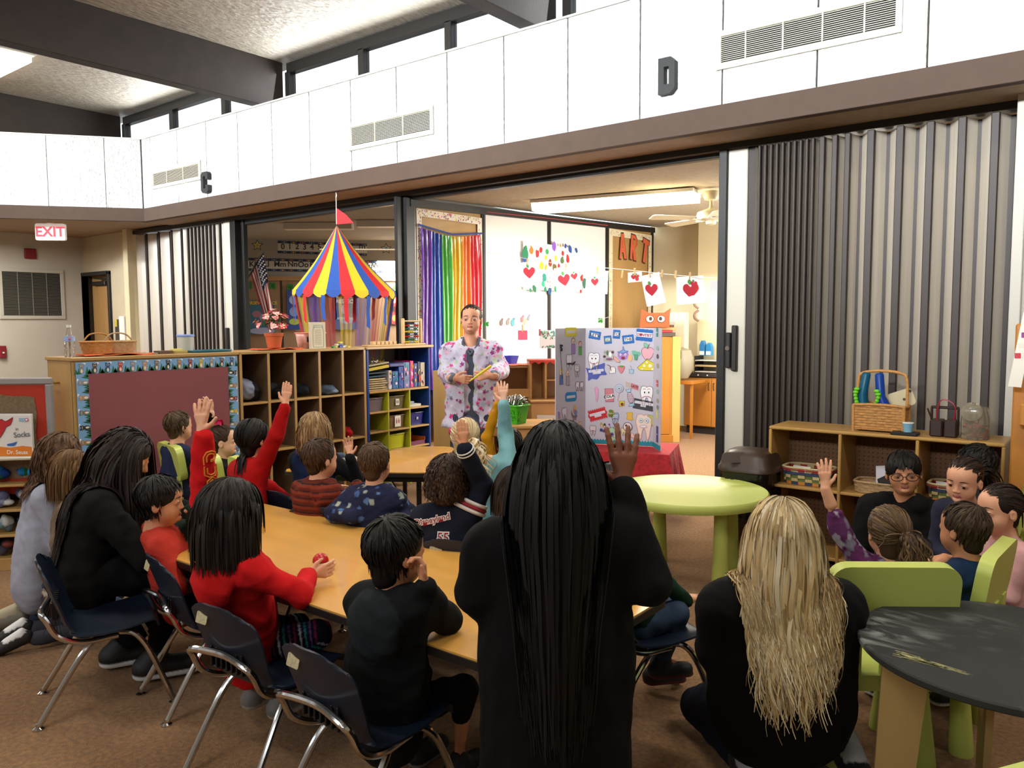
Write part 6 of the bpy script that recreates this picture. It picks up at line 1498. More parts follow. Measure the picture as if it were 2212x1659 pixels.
for (x,y,w,h,t,a,c) in ((1285,724,25,17,"LET'S",-.17,'#1a1a1a'),(1313,734,16,17,'GO',.1,'#6f8a2a'),(1332,722,15,18,'TO',-.07,'#3a3a3a'),(1357,733,24,18,'THE',.12,'#4a5a1e'),(1392,724,34,24,'DENTIST',-.1,'#8e1b3a')):
    c0_=Q(x,y);W_,H_=S_(w),S_(h);P_=[]
    for (ax,ay,bx,by) in ((-1,-1,1,-1),(1,-1,1,1),(1,1,-1,1),(-1,1,-1,-1)):
        for j in range(8):q_=j/8;P_.append(((ax+(bx-ax)*q_)*W_/2*(1+(.06 if j % 2 else 0)),(ay+(by-ay)*q_)*H_/2*(1+(.06 if j % 2 else 0))))
    s_.fill(tr(P_,*c0_,1,a),'#1a5fa8',1);s_.fill(tr([(-W_*.34,-H_*.2),(W_*.34,-H_*.2),(W_*.34,H_*.24),(-W_*.34,H_*.24)] if t != 'DENTIST' else [(-W_*.49,-H_*.17),(W_*.49,-H_*.17),(W_*.49,H_*.22),(-W_*.49,H_*.22)],*c0_,1,a),'#e8e6ee',2)
    if t == 'DENTIST':s_.shape(tr(HEART,*tr([(-W_*.22,.002)],*c0_,1,a)[0],.010,a),'#a81a2b',None,z=4)
    s_.text(t,c0_[0] ,c0_[1],S_(8.5 if t != 'DENTIST' else 8),c,5,a,.0006);s_.part('title_label',pb,'blue scalloped paper label reading '+t)
# apple, cheese, broccoli, fruit, strawberry, milk, glass, photo
c0_=Q(1399,763);k=S_(13);s_.shape(tr([(0,.75),(-.5,.95),(-.98,.5),(-.85,-.3),(-.35,-1),(0,-.88),(.35,-1),(.85,-.3),(.98,.5),(.5,.95)],*c0_,k),'#d9a3ae','#5a2a36',.0025);s_.shape(tr([(-.1,.8),(-.6,1.2),(-.5,1.7),(.1,1.3)],*c0_,k),'#7ab79a','#2a5a4a',.002,3);s_.line(tr([(0,.8),(.3,1.5)],*c0_,k),.004,'#a0505a',3);s_.part('apple_drawing',pb,'pink apple drawing')
c0_=Q(1396,790);s_.shape(tr([(-1.35,-.3),(.1,.95),(1.15,.4),(1.25,-.75),(-.9,-.7)],*c0_,S_(14)),'#d6c526','#4a4416',.0025,smooth=False)
for (a,b,r) in ((.1,.5,.16),(-.3,0,.22),(.6,.0,.28),(.95,-.5,.17),(-.6,-.5,.14)):q_=tr([(a,b)],*c0_,S_(14))[0];s_.oval(*q_,S_(14)*r,c='#e6e2c9',z=3)
s_.part('cheese_drawing',pb,'yellow cheese wedge drawing')
c0_=Q(1374,766);
for _ in range(16):a=random.uniform(0,6.28);r=random.uniform(0,.8);s_.oval(c0_[0]+S_(9)*r*math.cos(a),c0_[1]+S_(6)*r*math.sin(a)+S_(3),S_(3.4),c='#6fae98',z=1+_*.1);
s_.shape(tr([(-.5,.0),(-.35,-1.4),(.35,-1.4),(.5,0)],*c0_,S_(8)),'#4f9a78','#2a6a52',.002,3,False);s_.part('broccoli_drawing',pb,'green broccoli drawing')
c0_=Q(1346,767);s_.oval(*c0_,S_(12),S_(11),'#a67ac0',1).shape(tr([(-1.1,.6),(-.2,.9),(0,1.7),(.25,.9),(1,.8),(.3,.45),(-.4,.4)],*c0_,S_(11)),'#6d97c9','#2c4a7a',.002,3)
for sx in (-1,1):s_.oval(c0_[0]+sx*S_(5),c0_[1]+S_(1),S_(1.8),S_(2.6),'#ffffff',4).oval(c0_[0]+sx*S_(5),c0_[1]+S_(.6),S_(.8),S_(1.4),'#1a1a22',5)
s_.oval(c0_[0],c0_[1]-S_(6),S_(4),S_(3),'#7a2a3a',4).shape(tr([(-1,-.2),(0,-1),(1,-.8),(-.9,.9)],c0_[0]-S_(13),c0_[1]-S_(8),S_(7)),'#d99a9a','#3a7a4a',.002,3).oval(c0_[0]+S_(15),c0_[1]-S_(6),S_(5),S_(7.5),'#d9b07a',3);s_.part('fruit_drawing',pb,'smiling purple plum with fruit drawing')
c0_=Q(1342,797);s_.shape(tr([(-.9,.7),(0,.9),(.9,.7),(.7,-.2),(0,-1.2),(-.7,-.2)],*c0_,S_(8)),'#d17a86','#8a2a3a',.002);s_.shape(tr([(-.8,.8),(0,1.1),(.8,.8),(0,.5)],*c0_,S_(7)),'#5a8a3a',None,z=3);s_.part('strawberry_drawing',pb,'pink strawberry drawing')
c0_=Q(1323,799);s_.shape(tr([(-.8,-1),(.8,-.8),(.85,.3),(.4,.9),(-.5,.7),(-.8,.2)],*c0_,S_(8)),'#e4dfe0','#3a2a2e',.0022,smooth=False);s_.line(tr([(-.4,-.2),(-.6,1),(-1.4,1.4)],*c0_,S_(8)),.005,'#7a1b26',3);s_.part('milk_carton_drawing',pb,'milk carton with straw drawing')
c0_=Q(1364,800);s_.shape(tr([(-.7,.3),(.7,.3),(.55,-1),(-.6,-.9)],*c0_,S_(7)),'#9ab8cf','#4a6a86',.002,smooth=False);s_.line(tr([(.1,.2),(-.1,1.1),(-.5,1.5)],*c0_,S_(7)),.003,'#7a8aa0',3);s_.part('water_glass_drawing',pb,'glass of water drawing')
c0_=Q(1314,768);s_.fill(tr([(-1,-1.1),(1,-1.2),(1.05,1),(-.9,1.15)],*c0_,S_(11)),'#b0abac',1)
for (a,b,rx,ry,cl) in ((-.6,.6,.3,.25,'#9a918f'),(.85,.65,.28,.25,'#5a2f3a'),(-.75,-.2,.28,.25,'#4a2a32'),(-.15,.5,.2,.5,'#3c6b4a'),(.4,.2,.3,.5,'#e6e6e8'),(.2,-.7,.7,.22,'#7a4a6a')):q_=tr([(a,b)],*c0_,S_(11))[0];s_.oval(*q_,S_(11)*rx,S_(11)*ry,cl,3)
s_.part('photo_cutout',pb,'grey photo of toothpaste and brushes')
# coloured statement tags
def tagp(i,pts,c,z,name,lb,x,y,k,lines,a=0,sm=True):
    g=SH_[i][0];c0_=Q(x,y,i);g.shape(tr(pts,*c0_,S_(k),a),c,None,z=1,smooth=sm)
    for (dx,dy,w,h) in lines:g.fill(tr([(dx-w,dy-h),(dx+w,dy-h),(dx+w,dy+h),(dx-w,dy+h)],*c0_,S_(k),a),'#dcd7e2',2);g.line(tr([(dx-w*.9,dy),(dx+w*.9,dy)],*c0_,S_(k),a),.0016,'#6a667a',3)
    g.part(name,pb,lb)
tagp(1,[(-1,.5),(-.5,.35),(0,.6),(.6,.7),(.95,.75),(.85,.1),(1,-.4),(.4,-.4),(0,-.75),(-.5,-.65),(-.9,-.8),(-.85,-.2)],'#4a58a8',1,'caption_tag','wavy blue-violet caption tag under the smiling tooth',1288,803,22,[(.0,.1,.75,.12),(.05,-.12,.4,.1)],.12)
tagp(1,[(-1,.45),(1.05,.4),(.85,-.05),(1.0,-.5),(-1,-.5),(-.88,0)],'#3a3a42',1,'caption_tag','dark grey banner caption under the frowning tooth',1391,874,23,[(.0,.12,.85,.12),(-.05,-.12,.25,.1)],-.15,False)
zz=[];
for j in range(10):zz += [(-1+.2*j,.62),(-.9+.2*j,.45)]
zz += [(1.0,.62),(.85,.3),(1.0,0),(.85,-.3),(1,-.62)]
for j in range(10):zz += [(.9-.2*j,-.45),(.8-.2*j,-.62)]
zz += [(-.85,-.3),(-1,0),(-.85,.3)]
tagp(1,zz,'#c01d26',1,'caption_tag','red zigzag-edged caption tag in the middle of the board',1291,895,22,[(.0,.08,.8,.12),(.0,-.15,.35,.1)],.28,False)
tagp(0,rrect(2,1.0,.12,2),'#cfc22a',1,'caption_tag','yellow caption card at the top of the left wing',1233,717,19,[(0,0,.75,.14)],0,False)
tagp(0,[(x*(1.0+.04*(j % 2)),y*(1+.1*(j % 2))) for j,(x,y) in enumerate(rrect(2,1.0,.3,4))],'#2380bb',1,'caption_tag','bright blue scalloped caption on the left wing',1233,857,19,[(0,0,.75,.14)],0,False)
# lower centre drawings
c0_=Q(1316,853);s_.shape(tr([(-.8,1.1),(.7,1.15),(.85,-1.2),(-.65,-1.25)],*c0_,S_(12)),'#c77885','#5a2a36',.0022,smooth=False);s_.fill(tr([(-.7,-.1),(.8,.25),(.85,-.55),(-.65,-.85)],*c0_,S_(12)),'#ece8ea',3);s_.text('COLA',c0_[0],c0_[1]-S_(3.4),S_(8.5),'#17151a',5,.2,.0008);s_.part('cola_can_drawing',pb,'pink cola can drawing lettered COLA')
c0_=Q(1338,839)
for r,cl in ((9.5,'#9a92b8'),(8,'#cfcfe0'),(6.2,'#8aa0b0'),(4.4,'#cfd6da'),(2.6,'#7a96a6')):s_.oval(*c0_,S_(r),c=cl,z=12-r)
s_.line(tr([(0,-1),(-.35,-3)],*c0_,S_(9)),.006,'#c98a86',1);s_.part('lollipop_drawing',pb,'round lollipop drawing')
c0_=Q(1288,852);s_.shape(tr([(-.45,1.5),(.0,1.8),(.45,1.4),(.5,0),(.3,-1.4),(0,-1.7),(-.1,0)],*c0_,S_(9)),'#d99ac0','#c77ba6',.002);s_.part('ice_pop_drawing',pb,'pink ice pop drawing')
c0_=Q(1362,859);s_.shape(tr([(-.5,1.2),(.2,1.2),(.65,0),(.35,-1.3),(-.35,-1.2),(-.7,0)],*c0_,S_(9),.15),'#c9b9c6','#2c2a3a',.0022)
for j in range(5):s_.line(tr([(-.6,.8-.4*j),(.55,.55-.4*j)],*c0_,S_(9),.15),.003,'#8a4a5a',3)
s_.shape(tr([(-.5,1.2),(-.9,2.0),(.5,2.1),(.2,1.2)],*c0_,S_(9),.15),'#9cc0d4','#2c3a4a',.002,smooth=False);s_.shape(tr([(-.2,-1.2),(-.7,-2.0),(.9,-2.0),(.3,-1.2)],*c0_,S_(9),.15),'#9cc0d4','#2c3a4a',.002,smooth=False);s_.part('candy_drawing',pb,'striped wrapped candy drawing')
c0_=Q(1365,833);s_.fill(tr([(-1,.6),(.2,.35),(.25,-.5),(-.9,-.2)],*c0_,S_(14)),'#b7a6a2',1).fill(tr([(-.1,.4),(1.0,.05),(.95,-.75),(-.05,-.35)],*c0_,S_(14)),'#c2737c',2);s_.text('LATE',c0_[0]+S_(6),c0_[1]-S_(2),S_(7),'#6b1f2c',4,-.25,.0004);s_.part('chocolate_bar_drawing',pb,'chocolate bar drawing lettered LATE')
c0_=Q(1343,872);s_.shape(tr([(-.9,-.9),(.9,-.7),(.95,.9),(-.7,.9)],*c0_,S_(6.5)),'#d6be35','#5a4a16',.002,smooth=False);s_.oval(c0_[0]+S_(1),c0_[1]-S_(1),S_(3.3),c='#7a2f1c',z=3);s_.part('juice_box_drawing',pb,'yellow juice box drawing')
tooth(1,1329,903,15,'#9fb3d6','#2c3a5a',0,'tooth_drawing','sad pale blue tooth drawing with a green germ','frown')
c0_=Q(1320,893)
for _ in range(9):a=random.uniform(0,6.28);s_.oval(c0_[0]+S_(5)*math.cos(a),c0_[1]+S_(5)*math.sin(a),S_(3.6),c='#97a552',z=2)
s_.part('germ_drawing',pb,'green germ drawing above the blue tooth')
tooth(1,1281,929,13,'#e4d3da','#3a2a36',0,'tooth_drawing','worried outline tooth drawing at lower left','frown')
c0_=Q(1322,938);s_.shape(tr([(-.9,-1),(-.45,.6),(-.2,.95),(.2,.95),(.45,.6),(.95,-1)],*c0_,S_(15)),'#a5c9a6','#2c4a36',.0022);s_.oval(c0_[0],c0_[1],S_(4.2),c='#7a5aa6',z=3).oval(c0_[0],c0_[1],S_(2),c='#241a3a',z=4).line(tr([(-.35,-.5),(0,-.3),(.35,-.5)],*c0_,S_(15)),.003,'#3a5a46',3).line(tr([(-.2,.9),(-.4,1.4)],*c0_,S_(15)),.003,'#3a3a5a',1).line(tr([(.2,.9),(.4,1.4)],*c0_,S_(15)),.003,'#3a3a5a',1);s_.oval(c0_[0]-S_(6),c0_[1]+S_(21),S_(2),c='#6a4aa0',z=3).oval(c0_[0]+S_(6),c0_[1]+S_(21),S_(2),c='#6a4aa0',z=3);s_.part('germ_drawing',pb,'pale green one-eyed germ drawing')
for (x,y,cl,c2) in ((1299,922,'#b09a4a','#2c3a6a'),(1306,924,'#2a2422','#5a2a6a')):c0_=Q(x,y);s_.oval(c0_[0],c0_[1]+S_(4),S_(3),S_(6),cl,1).oval(c0_[0],c0_[1]+S_(2),S_(2),S_(3),'#d9b09a',2).fill(tr([(-.4,-.5),(.4,-.5),(.5,-1.5),(-.5,-1.4)],*c0_,S_(7)),c2,2);s_.part('person_drawing',pb)
tooth(1,1347,932,10,'#e0d3ac','#a08a2a',.1,'tooth_drawing','small yellowish tooth drawing under the magnifier')
c0_=Q(1356,922);s_.oval(*c0_,S_(10),c='#1f1a1e',z=4).oval(*c0_,S_(8.8),c='#dccfd2',z=5).line(tr([(0,-1),(-.1,-2.1)],*c0_,S_(10)),.006,'#1f1a1e',4);s_.oval(c0_[0]-S_(3),c0_[1]+S_(3),S_(2.4),c='#5a2a36',z=6).oval(c0_[0]+S_(4),c0_[1]-S_(3),S_(2.4),c='#5a2a36',z=6);s_.part('magnifier_drawing',pb,'magnifying glass drawing')
c0_=Q(1360,899);s_.shape(tr([(-.8,.8),(.7,.9),(.6,0),(.8,-.9),(-.7,-.7),(-.5,0)],*c0_,S_(9)),'#d6ae44','#b08a2a',.002);s_.part('toast_drawing',pb,'yellow snack drawing')
tooth(1,1391,921,33,'#e9d3c8','#b9794a',0,'tooth_drawing','large outlined tooth drawing with staring eyes at lower right')
c0_=Q(1391,921)
for x,y in ((1385,908),(1397,909)):q_=Q(x,y);s_.oval(*q_,S_(4.8),c='#8fc1bd',z=4).oval(*q_,S_(3.4),c='#e6e2e6',z=5).oval(*q_,S_(1.4),c='#7a1f36',z=6)
q_=Q(1390,921);s_.oval(*q_,S_(8),S_(3.4),'#b18d9e',4).oval(*q_,S_(7),S_(2.4),'#e4dce2',5);q_=Q(1406,906);s_.shape(tr([(-1,1),(.2,1.2),(.8,.3),(.5,-1.8),(.1,-.8),(.1,.2)],*q_,S_(8)),'#b7b66a','#7a7a3a',.002,5);s_.part('tooth_face_drawing',pb)
c0_=Q(1364,942);s_.shape(tr([(-.8,-.6),(-.6,.6),(0,.9),(.6,.6),(.8,-.6),(0,-.3)],*c0_,S_(7)),'#e8c9c4','#b94a4a',.002);s_.part('tooth_drawing',pb,'small red-outlined tooth drawing')
# teal scalloped hem
for i,(x0_,x1_,yy0,yy1) in enumerate(((1201,1264,947,955),(1266,1411,955,968),(1413,1428,968,984))):
    g,L=SH_[i][0],SH_[i][1];P_=[(0,0),(L,0)];n_=int(L/.022)
    for j in range(n_,-1,-1):P_ += [(L*j/n_,.030),(max(0,L*(j-.5)/n_),.043)] if j else [(0,.03)]
    g.fill(P_,'#128a9a',1);g.part('scalloped_hem',pb)
# left wing
g=SH_[0][0]
def bl_fig(x,y,k,hair,body,lb,extra=None):
    c0_=Q(x,y,0);g.oval(c0_[0],c0_[1]+S_(k*.55),S_(k*.42),S_(k*.45),hair,1).oval(c0_[0],c0_[1]+S_(k*.45),S_(k*.3),S_(k*.32),'#e6d5cd',2).shape(tr([(-.35,.1),(.35,.1),(.4,-1.2),(-.4,-1.2)],*c0_,S_(k)),body,'#3a3a4a',.0018,1,False)
    for sx in (-1,1):g.oval(c0_[0]+sx*S_(k*.1),c0_[1]+S_(k*.5),S_(k*.05),S_(k*.08),'#1a1a22',4)
    g.oval(c0_[0],c0_[1]+S_(k*.3),S_(k*.09),S_(k*.06),'#7a2a2a',4);g.part('person_drawing',pb,lb)
bl_fig(1212,812,15,'#cfc23a','#5a78b8','drawing of a yellow-haired child in blue');bl_fig(1226,814,15,'#cfa288','#a99aa6','drawing of a long-haired child in stripes')
bl_fig(1238,745,16,'#a8824e','#9a7ab8','drawing of a woman in purple holding a mirror');bl_fig(1253,750,14,'#b06a3a','#5aa04a','drawing of a patient in green');tooth(0,1229,781,19,'#e2dde6','#2a1f2e',0,'tooth_drawing','masked hero tooth drawing with a cape and toothbrush');tooth(0,1246,800,16,'#e2dde6','#1a1a22',.05,'tooth_drawing','smiling winking tooth drawing','smile');tooth(0,1247,834,12,'#e8dfe8','#5a2a4a',0,'tooth_drawing','pink-lined tooth drawing');tooth(0,1256,834,12,'#e8dfe8','#2a2a3a',0,'tooth_drawing');tooth(0,1219,893,16,'#dcd3e2','#5a4a6a',.15,'tooth_drawing','outlined tooth being brushed')
c0_=Q(1229,787,0);g.shape(tr([(-.9,.3),(.4,.35),(1.0,.2),(2.3,.7),(1.9,0),(1.2,-.2),(.9,0),(-.8,0)],*c0_,S_(9)),'#3a1f30',None,z=4);g.line([Q(1214,818,0),Q(1209,745,0)],.005,'#3a1f36',3);g.fill(tr([(0,0),(1,-.1),(.9,-.5),(.4,-.6),(.9,-1),(.8,-1.5),(0,-1.6),(.1,-1.2),(.5,-1.1),(0,-.8)],*Q(1209,744,0),S_(9)),'#1a1426',4);g.part('toothbrush_drawing',pb,'dark toothbrush and cape drawing')
c0_=Q(1241,893,0);g.oval(c0_[0],c0_[1]+S_(13),S_(4),S_(5),'#cfae3a',2).oval(c0_[0],c0_[1]+S_(5),S_(5),S_(6),'#c97a86',1).oval(c0_[0]+S_(4),c0_[1]+S_(1),S_(4),S_(6),'#6a8ac0',3).shape(tr([(-1.3,.8),(-.6,-.4),(.8,-.5),(.7,-.9),(-.9,-.8)],*c0_,S_(9)),'#7a7484','#4a4656',.002,1).fill(tr([(-.6,-1),(.5,-1),(.7,-1.6),(-.8,-1.6)],*c0_,S_(9)),'#8a7f8a',1);g.part('dentist_chair_drawing',pb,'drawing of a child in a dental chair')
c0_=Q(1207,897,0);g.shape(tr([(-.5,1),(.3,.9),(.5,-1),(-.2,-1.1)],*c0_,S_(7)),'#a684b8','#6a4a86',.002,smooth=False);g.part('toothpaste_drawing',pb);bl_fig(1252,921,11,'#c98a5a','#c9c2cf','drawing of a face low on the left wing')
g=SH_[2][0]
for (y,h,cl) in ((718,18,'#2a8a7a'),(828,14,'#c95a62'),(893,22,'#c9cf7a'),(938,34,'#4a4a7a')):
    c0_=Q(1420,y,2);g.fill(tr([(-.03,-.5*S_(h)),(.03,-.5*S_(h)),(.03,.5*S_(h)),(-.03,.5*S_(h))],*c0_,1),cl,1);g.line([(c0_[0]-.02,c0_[1]),(c0_[0]+.02,c0_[1])],.004,'#e3dfe6',2);g.part('paper_card',pb)
for y in (752,770,790,846,866,880):c0_=Q(1421,y,2);g.oval(c0_[0],c0_[1],.035,.018,random.choice(['#9aa07a','#7a8a96','#5a4a5a','#8ab09a']),1);g.part('small_cutout',pb)
# ---- the table under it, with a red cloth
c4=(b0+b1)/2;du=(b1-b0).normalized();dn_=Vector((du.y,-du.x,0));
if dn_.dot(-c4) < 0:dn_=-dn_
pt_=thing('display_table','small table under the poster board','table',(c4.x,c4.y,0));o=c4+dn_*.06
RM4=Matrix(((du.x,dn_.x,0,o.x),(du.y,dn_.y,0,o.y),(0,0,1,0),(0,0,0,1)))
MB().box(-.42,.42,-.28,.26,.515,.535,.004,RM4).build('tabletop',M_lam,pt_)
for sx in (-1,1):
    for sy in (-1,1):MB().box(sx*.38-.015,sx*.38+.015,sy*.22-.015,sy*.22+.015,0,.515,.003,RM4).build('leg',M_black,pt_)
tcl=MB()
def clo(u,v):
    a=2*math.pi*u;x=max(-1,min(1,1.5*math.cos(a)))*.435;y=max(-1,min(1,1.5*math.sin(a)))*.285;rp=1+.05*math.sin(a*17)*v+.03*math.sin(a*7+1)*v
    return RM4 @ Vector((x*rp*(1+.06*v),y*rp*(1+.06*v)-.01,.541-v*(.26+.02*math.sin(a*5))))
tcl.grid(clo,120,8);tcl.prism([(-.435,-.295),(.435,-.295),(.435,.275),(-.435,.275)],RM4 @ Vector((0,0,.537)),du,dn_,(0,0,.004))
tcl.solo('tablecloth',mat('red_patterned_cloth','#b3242c',.85,var=(38,.35),bump=(60,.3)),'red patterned tablecloth under the poster board','tablecloth',ang=60)
# ================================================================ SMALLER THINGS
M_orange=mat('orange_cloth','#c9551c',.85,bump=(90,.3));M_wick=mat('wicker','#b98445',.65,var=(60,.25));M_wick2=mat('pale_wicker','#b3946a',.65,var=(60,.25))
def wicker(t,c,L,W,Hh,mm,handle=True,rows=6,flare=1.18,rz=0,nm='weave',colr=None):
    RZ=Matrix.Rotation(rz,3,'Z');n=44
    for k in range(rows):
        z0=Hh*k/rows;z1=Hh*(k+1)/rows;m=MB()
        def f(u,v):
            a=2*math.pi*u;f_=1+(flare-1)*(k+v)/rows;w=1+.03*math.sin(a*12+math.pi*k);sx=max(-1,min(1,1.18*math.cos(a)));sy=max(-1,min(1,1.18*math.sin(a)))
            return c+RZ @ Vector((L/2*sx*f_*w,W/2*sy*f_*w,z0+(z1-z0)*v+.003))
        m.grid(f,n,2);m.build(nm,mm if not colr else colr[k % len(colr)],t,ang=70)
    m=MB().tube([c+RZ @ Vector((L/2*flare*max(-1,min(1,1.18*math.cos(a))),W/2*flare*max(-1,min(1,1.18*math.sin(a))),Hh+.004)) for a in [2*math.pi*i/32 for i in range(32)]],.007,6,closed=True).build('rim',mm,t)
    MB().prism([(L/2*.97*max(-1,min(1,1.18*math.cos(a))),W/2*.97*max(-1,min(1,1.18*math.sin(a)))) for a in [2*math.pi*i/24 for i in range(24)]],c,RZ @ Vector((1,0,0)),RZ @ Vector((0,1,0)),(0,0,.006)).build('base',mm,t)
# ---- on top of the paper-backed cabinet
def top_at(px_,py_=0,X=None,z=ZT):
    r=ray(px_,740);k=((X if X is not None else XS-.17)/r[0]);p=Vector(_O+r*k);p.z=z;return p
p=top_at(150,X=XS-.14);t=thing('water_bottle','clear plastic water bottle with pink and blue label on the cabinet','bottle',p)
MB().lathe(p,[(.028,0),(.031,.004),(.031,.05),(.027,.058),(.031,.066),(.031,.13),(.029,.11),(.012,.178),(.012,.19)],24).build('bottle_body',mat('clear_pet','#cfc8c0',.06,trans=.75),t,ang=60)
MB().lathe(p+Vector((0,0,.10)),[(.0316,0),(.0316,.032)],24,col='#8fa3cf').build('label_band',VC,t);MB().cyl(p+Vector((0,0,.188)),p+Vector((0,0,.204)),.0145,n=18).build('cap',M_white,t)
MB().ell(p+Vector((.0295,-.01,.116)),(.004,.009,.009),10,None,'#c2557a').build('label_print',VC,t)
def cloth_patch(c,w,h,name,label,mm,dip=.03,rz=0,drop=True):
    def f(u,v):return c+Matrix.Rotation(rz,3,'Z') @ Vector(((u-.5)*w,(v-.5)*h,.004+.006*abs(math.sin(u*9+v*4))+.004*math.sin(v*13)))
    m=MB();shell(m,f,18,18,.003);m.solo(name,mm,label,'cloth',ang=70)
p=top_at(236,X=XS-.17);cloth_patch(p+Vector((0,.02,0)),.24,.46,'place_mat','orange cloth under the wicker baskets on the cabinet',M_orange)
for (px_,mm,lb,rzz) in ((212,M_wick,'orange-brown wicker basket with looped handle, left one on the cabinet',.4),(256,M_wick2,'paler wicker basket with looped handle, right one on the cabinet',.2)):
    p=top_at(px_,X=XS-.17,z=ZT+.014);t=thing('wicker_basket',lb,'basket',p,0,'baskets on the cabinet');wicker(t,p,.12,.17,.075,mm,rows=5)
    MB().tube(bez([p+Vector((.0,-.098,.078)),p+Vector((.01,-.06,.125)),p+Vector((.0,.0,.135)),p+Vector((-.01,.06,.122)),p+Vector((0,.098,.078))],5),.005,6).build('handle',mm,t)
for (px_,X,w,h,c,zz,lb) in ((316,-.14,.09,.12,'#8d8578',.010,'grey sheet of paper beside the baskets'),(352,-.13,.08,.10,'#5a4536',.022,'brown notebook stack on the cabinet'),(384,-.14,.08,.10,'#a3975a',.020,'khaki notepad on the cabinet'),(380,-.20,.05,.07,'#c9c15a',.030,'yellow note block behind the khaki notepad')):
    p=top_at(px_,X=XS+X);MB().box(p.x-w/2,p.x+w/2,p.y-h/2,p.y+h/2,ZT+.0005,ZT+zz,.002).solo('notepad',mat('pad_%s' % c[1:],c,.7),lb,'notepad')
p=top_at(401,X=XS-.25);t=thing('storage_tub','translucent white tub with blue lid on the cabinet','tub',p);MB().lathe(p,[(.046,0),(.05,.004),(.056,.115)],28).build('tub_body',mat('milky_plastic','#c9cac2',.3,trans=.25),t);MB().lathe(p+Vector((0,0,.113)),[(.058,0),(.062,.004),(.062,.014),(.055,.017)],28).build('lid',mat('pale_blue_plastic','#7f97d6',.4),t)
p=top_at(450,X=XS-.14);t=thing('serving_tray','teal plastic tray with white papers on the cabinet','tray',p)
MB().prism(rrect(.17,.30,.04,5,p.x,p.y),(0,0,ZT+.001),(1,0,0),(0,1,0),(0,0,.006)).build('tray_base',mat('teal_plastic','#0d5a6a',.4),t);MB().tube([Vector((x,y,ZT+.012)) for x,y in rrect(.17,.30,.04,5,p.x,p.y)],.006,6,closed=True).build('tray_rim',_M['teal_plastic'],t)
MB().box(p.x-.05,p.x+.04,p.y-.08,p.y+.05,ZT+.008,ZT+.011).build('paper_sheet',M_paper,t)
# ---- on top of the cubbies
p=top_at(592,X=XS-.12);cloth_patch(p+Vector((0,.02,0)),.20,.40,'place_mat','orange felt cloth under the flower pot',M_orange)
t=thing('potted_flowers','terracotta pot of pink artificial flowers on the cubby shelf','plant',p+Vector((0,0,.013)));q=p+Vector((0,0,.013))
MB().lathe(q,[(.045,0),(.050,.004),(.066,.095),(.072,.095),(.074,.12),(.066,.12),(.060,.10)],32).build('pot',mat('terracotta','#b9592c',.8,var=(12,.1)),t,ang=40)
m=MB();rs=random.Random(3)
for k in range(120):
    a=rs.uniform(0,6.28);e=rs.uniform(.05,1.25);r=rs.uniform(.06,.135);c=q+Vector((math.cos(a)*r*math.sin(e),math.sin(a)*r*math.sin(e),.155+r*math.cos(e)*.9));R_=Matrix.Rotation(rs.uniform(0,6),3,'Z') @ Matrix.Rotation(rs.uniform(-1,1),3,'X')
    g=['#2c4a26','#3d5f33','#4a6f3c','#25401f'][k % 4];L=rs.uniform(.014,.024);m.add([c+R_ @ Vector(v) for v in ((0,-L,0),(L*.5,0,.004),(0,L,-.002),(-L*.5,0,.004),(0,0,.001))],[(0,1,4),(1,2,4),(2,3,4),(3,0,4)],g)
m.build('leaves',VC,t,kind='stuff')
for k in range(30):
    a=rs.uniform(0,6.28);e=rs.uniform(.1,1.45);r=rs.uniform(.11,.16);c=q+Vector((math.cos(a)*r*math.sin(e),math.sin(a)*r*math.sin(e),.15+r*math.cos(e)*.95));m=MB();c1=rs.choice(['#d9506a','#e07a8e','#c93850','#e8a0a8']);n0=(c-q-Vector((0,0,.1))).normalized();u_=n0.orthogonal().normalized();w_=n0.cross(u_)
    for j in range(7):
        b=j*.9;d_=u_*math.cos(b)+w_*math.sin(b);s_r=.019+.008*(j % 2);m.add([c,c+d_*s_r+n0*.006+w_*.004,c+d_*s_r*1.2+n0*.006+n0.cross(d_)*s_r*.5,c+d_*s_r*.6+n0.cross(d_)*s_r*.8+n0*.004],[(0,1,2,3)],c1 if j % 2 else '#e6b4a0')
    m.ell(c+n0*.003,.005,6,None,'#d9b860');m.build('flower',VC,t)
p=top_at(671,X=XS-.13);t=thing('storage_bin','clear peach-rimmed plastic bin of toys behind the framed jar sign','bin',p)
m=MB();
for (a,b) in ((-1,0),(1,0),(0,-1),(0,1)):pass
m.grid(lambda u,v:p+Vector(((.055+.012*v)*max(-1,min(1,1.3*math.cos(u*6.2832))),(.095+.02*v)*max(-1,min(1,1.3*math.sin(u*6.2832))),.002+.125*v)),32,3);m.build('bin_body',mat('clear_bin','#d6a6a0',.2,trans=.55),t,ang=50)
MB().tube([p+Vector((.069*max(-1,min(1,1.3*math.cos(a))),.118*max(-1,min(1,1.3*math.sin(a))),.128)) for a in [2*math.pi*i/32 for i in range(32)]],.005,6,closed=True).build('rim',mat('peach_plastic','#d9896e',.4),t)
MB().box(p.x+.0625,p.x+.064,p.y-.085,p.y-.03,.055+ZT,.10+ZT,col='#161616').box(p.x+.064,p.x+.0645,p.y-.075,p.y-.04,.085+ZT,.095+ZT,col='#9a8f1e').build('sticker',VC,t)
m=MB()
for k in range(26):m.ell(p+Vector((rs.uniform(-.04,.045),rs.uniform(-.075,.075),rs.uniform(.012,.05))),rs.uniform(.010,.017),7,None,rs.choice(['#c23a2c','#3c4a9a','#d9b03a','#c9763a','#d9d0c0']))
m.build('toys',VC,t,kind='stuff')
p=top_at(688,X=XS-.03);t=thing('framed_sign','white wooden block sign with a pencil-drawn jar on the cubby shelf','sign',p)
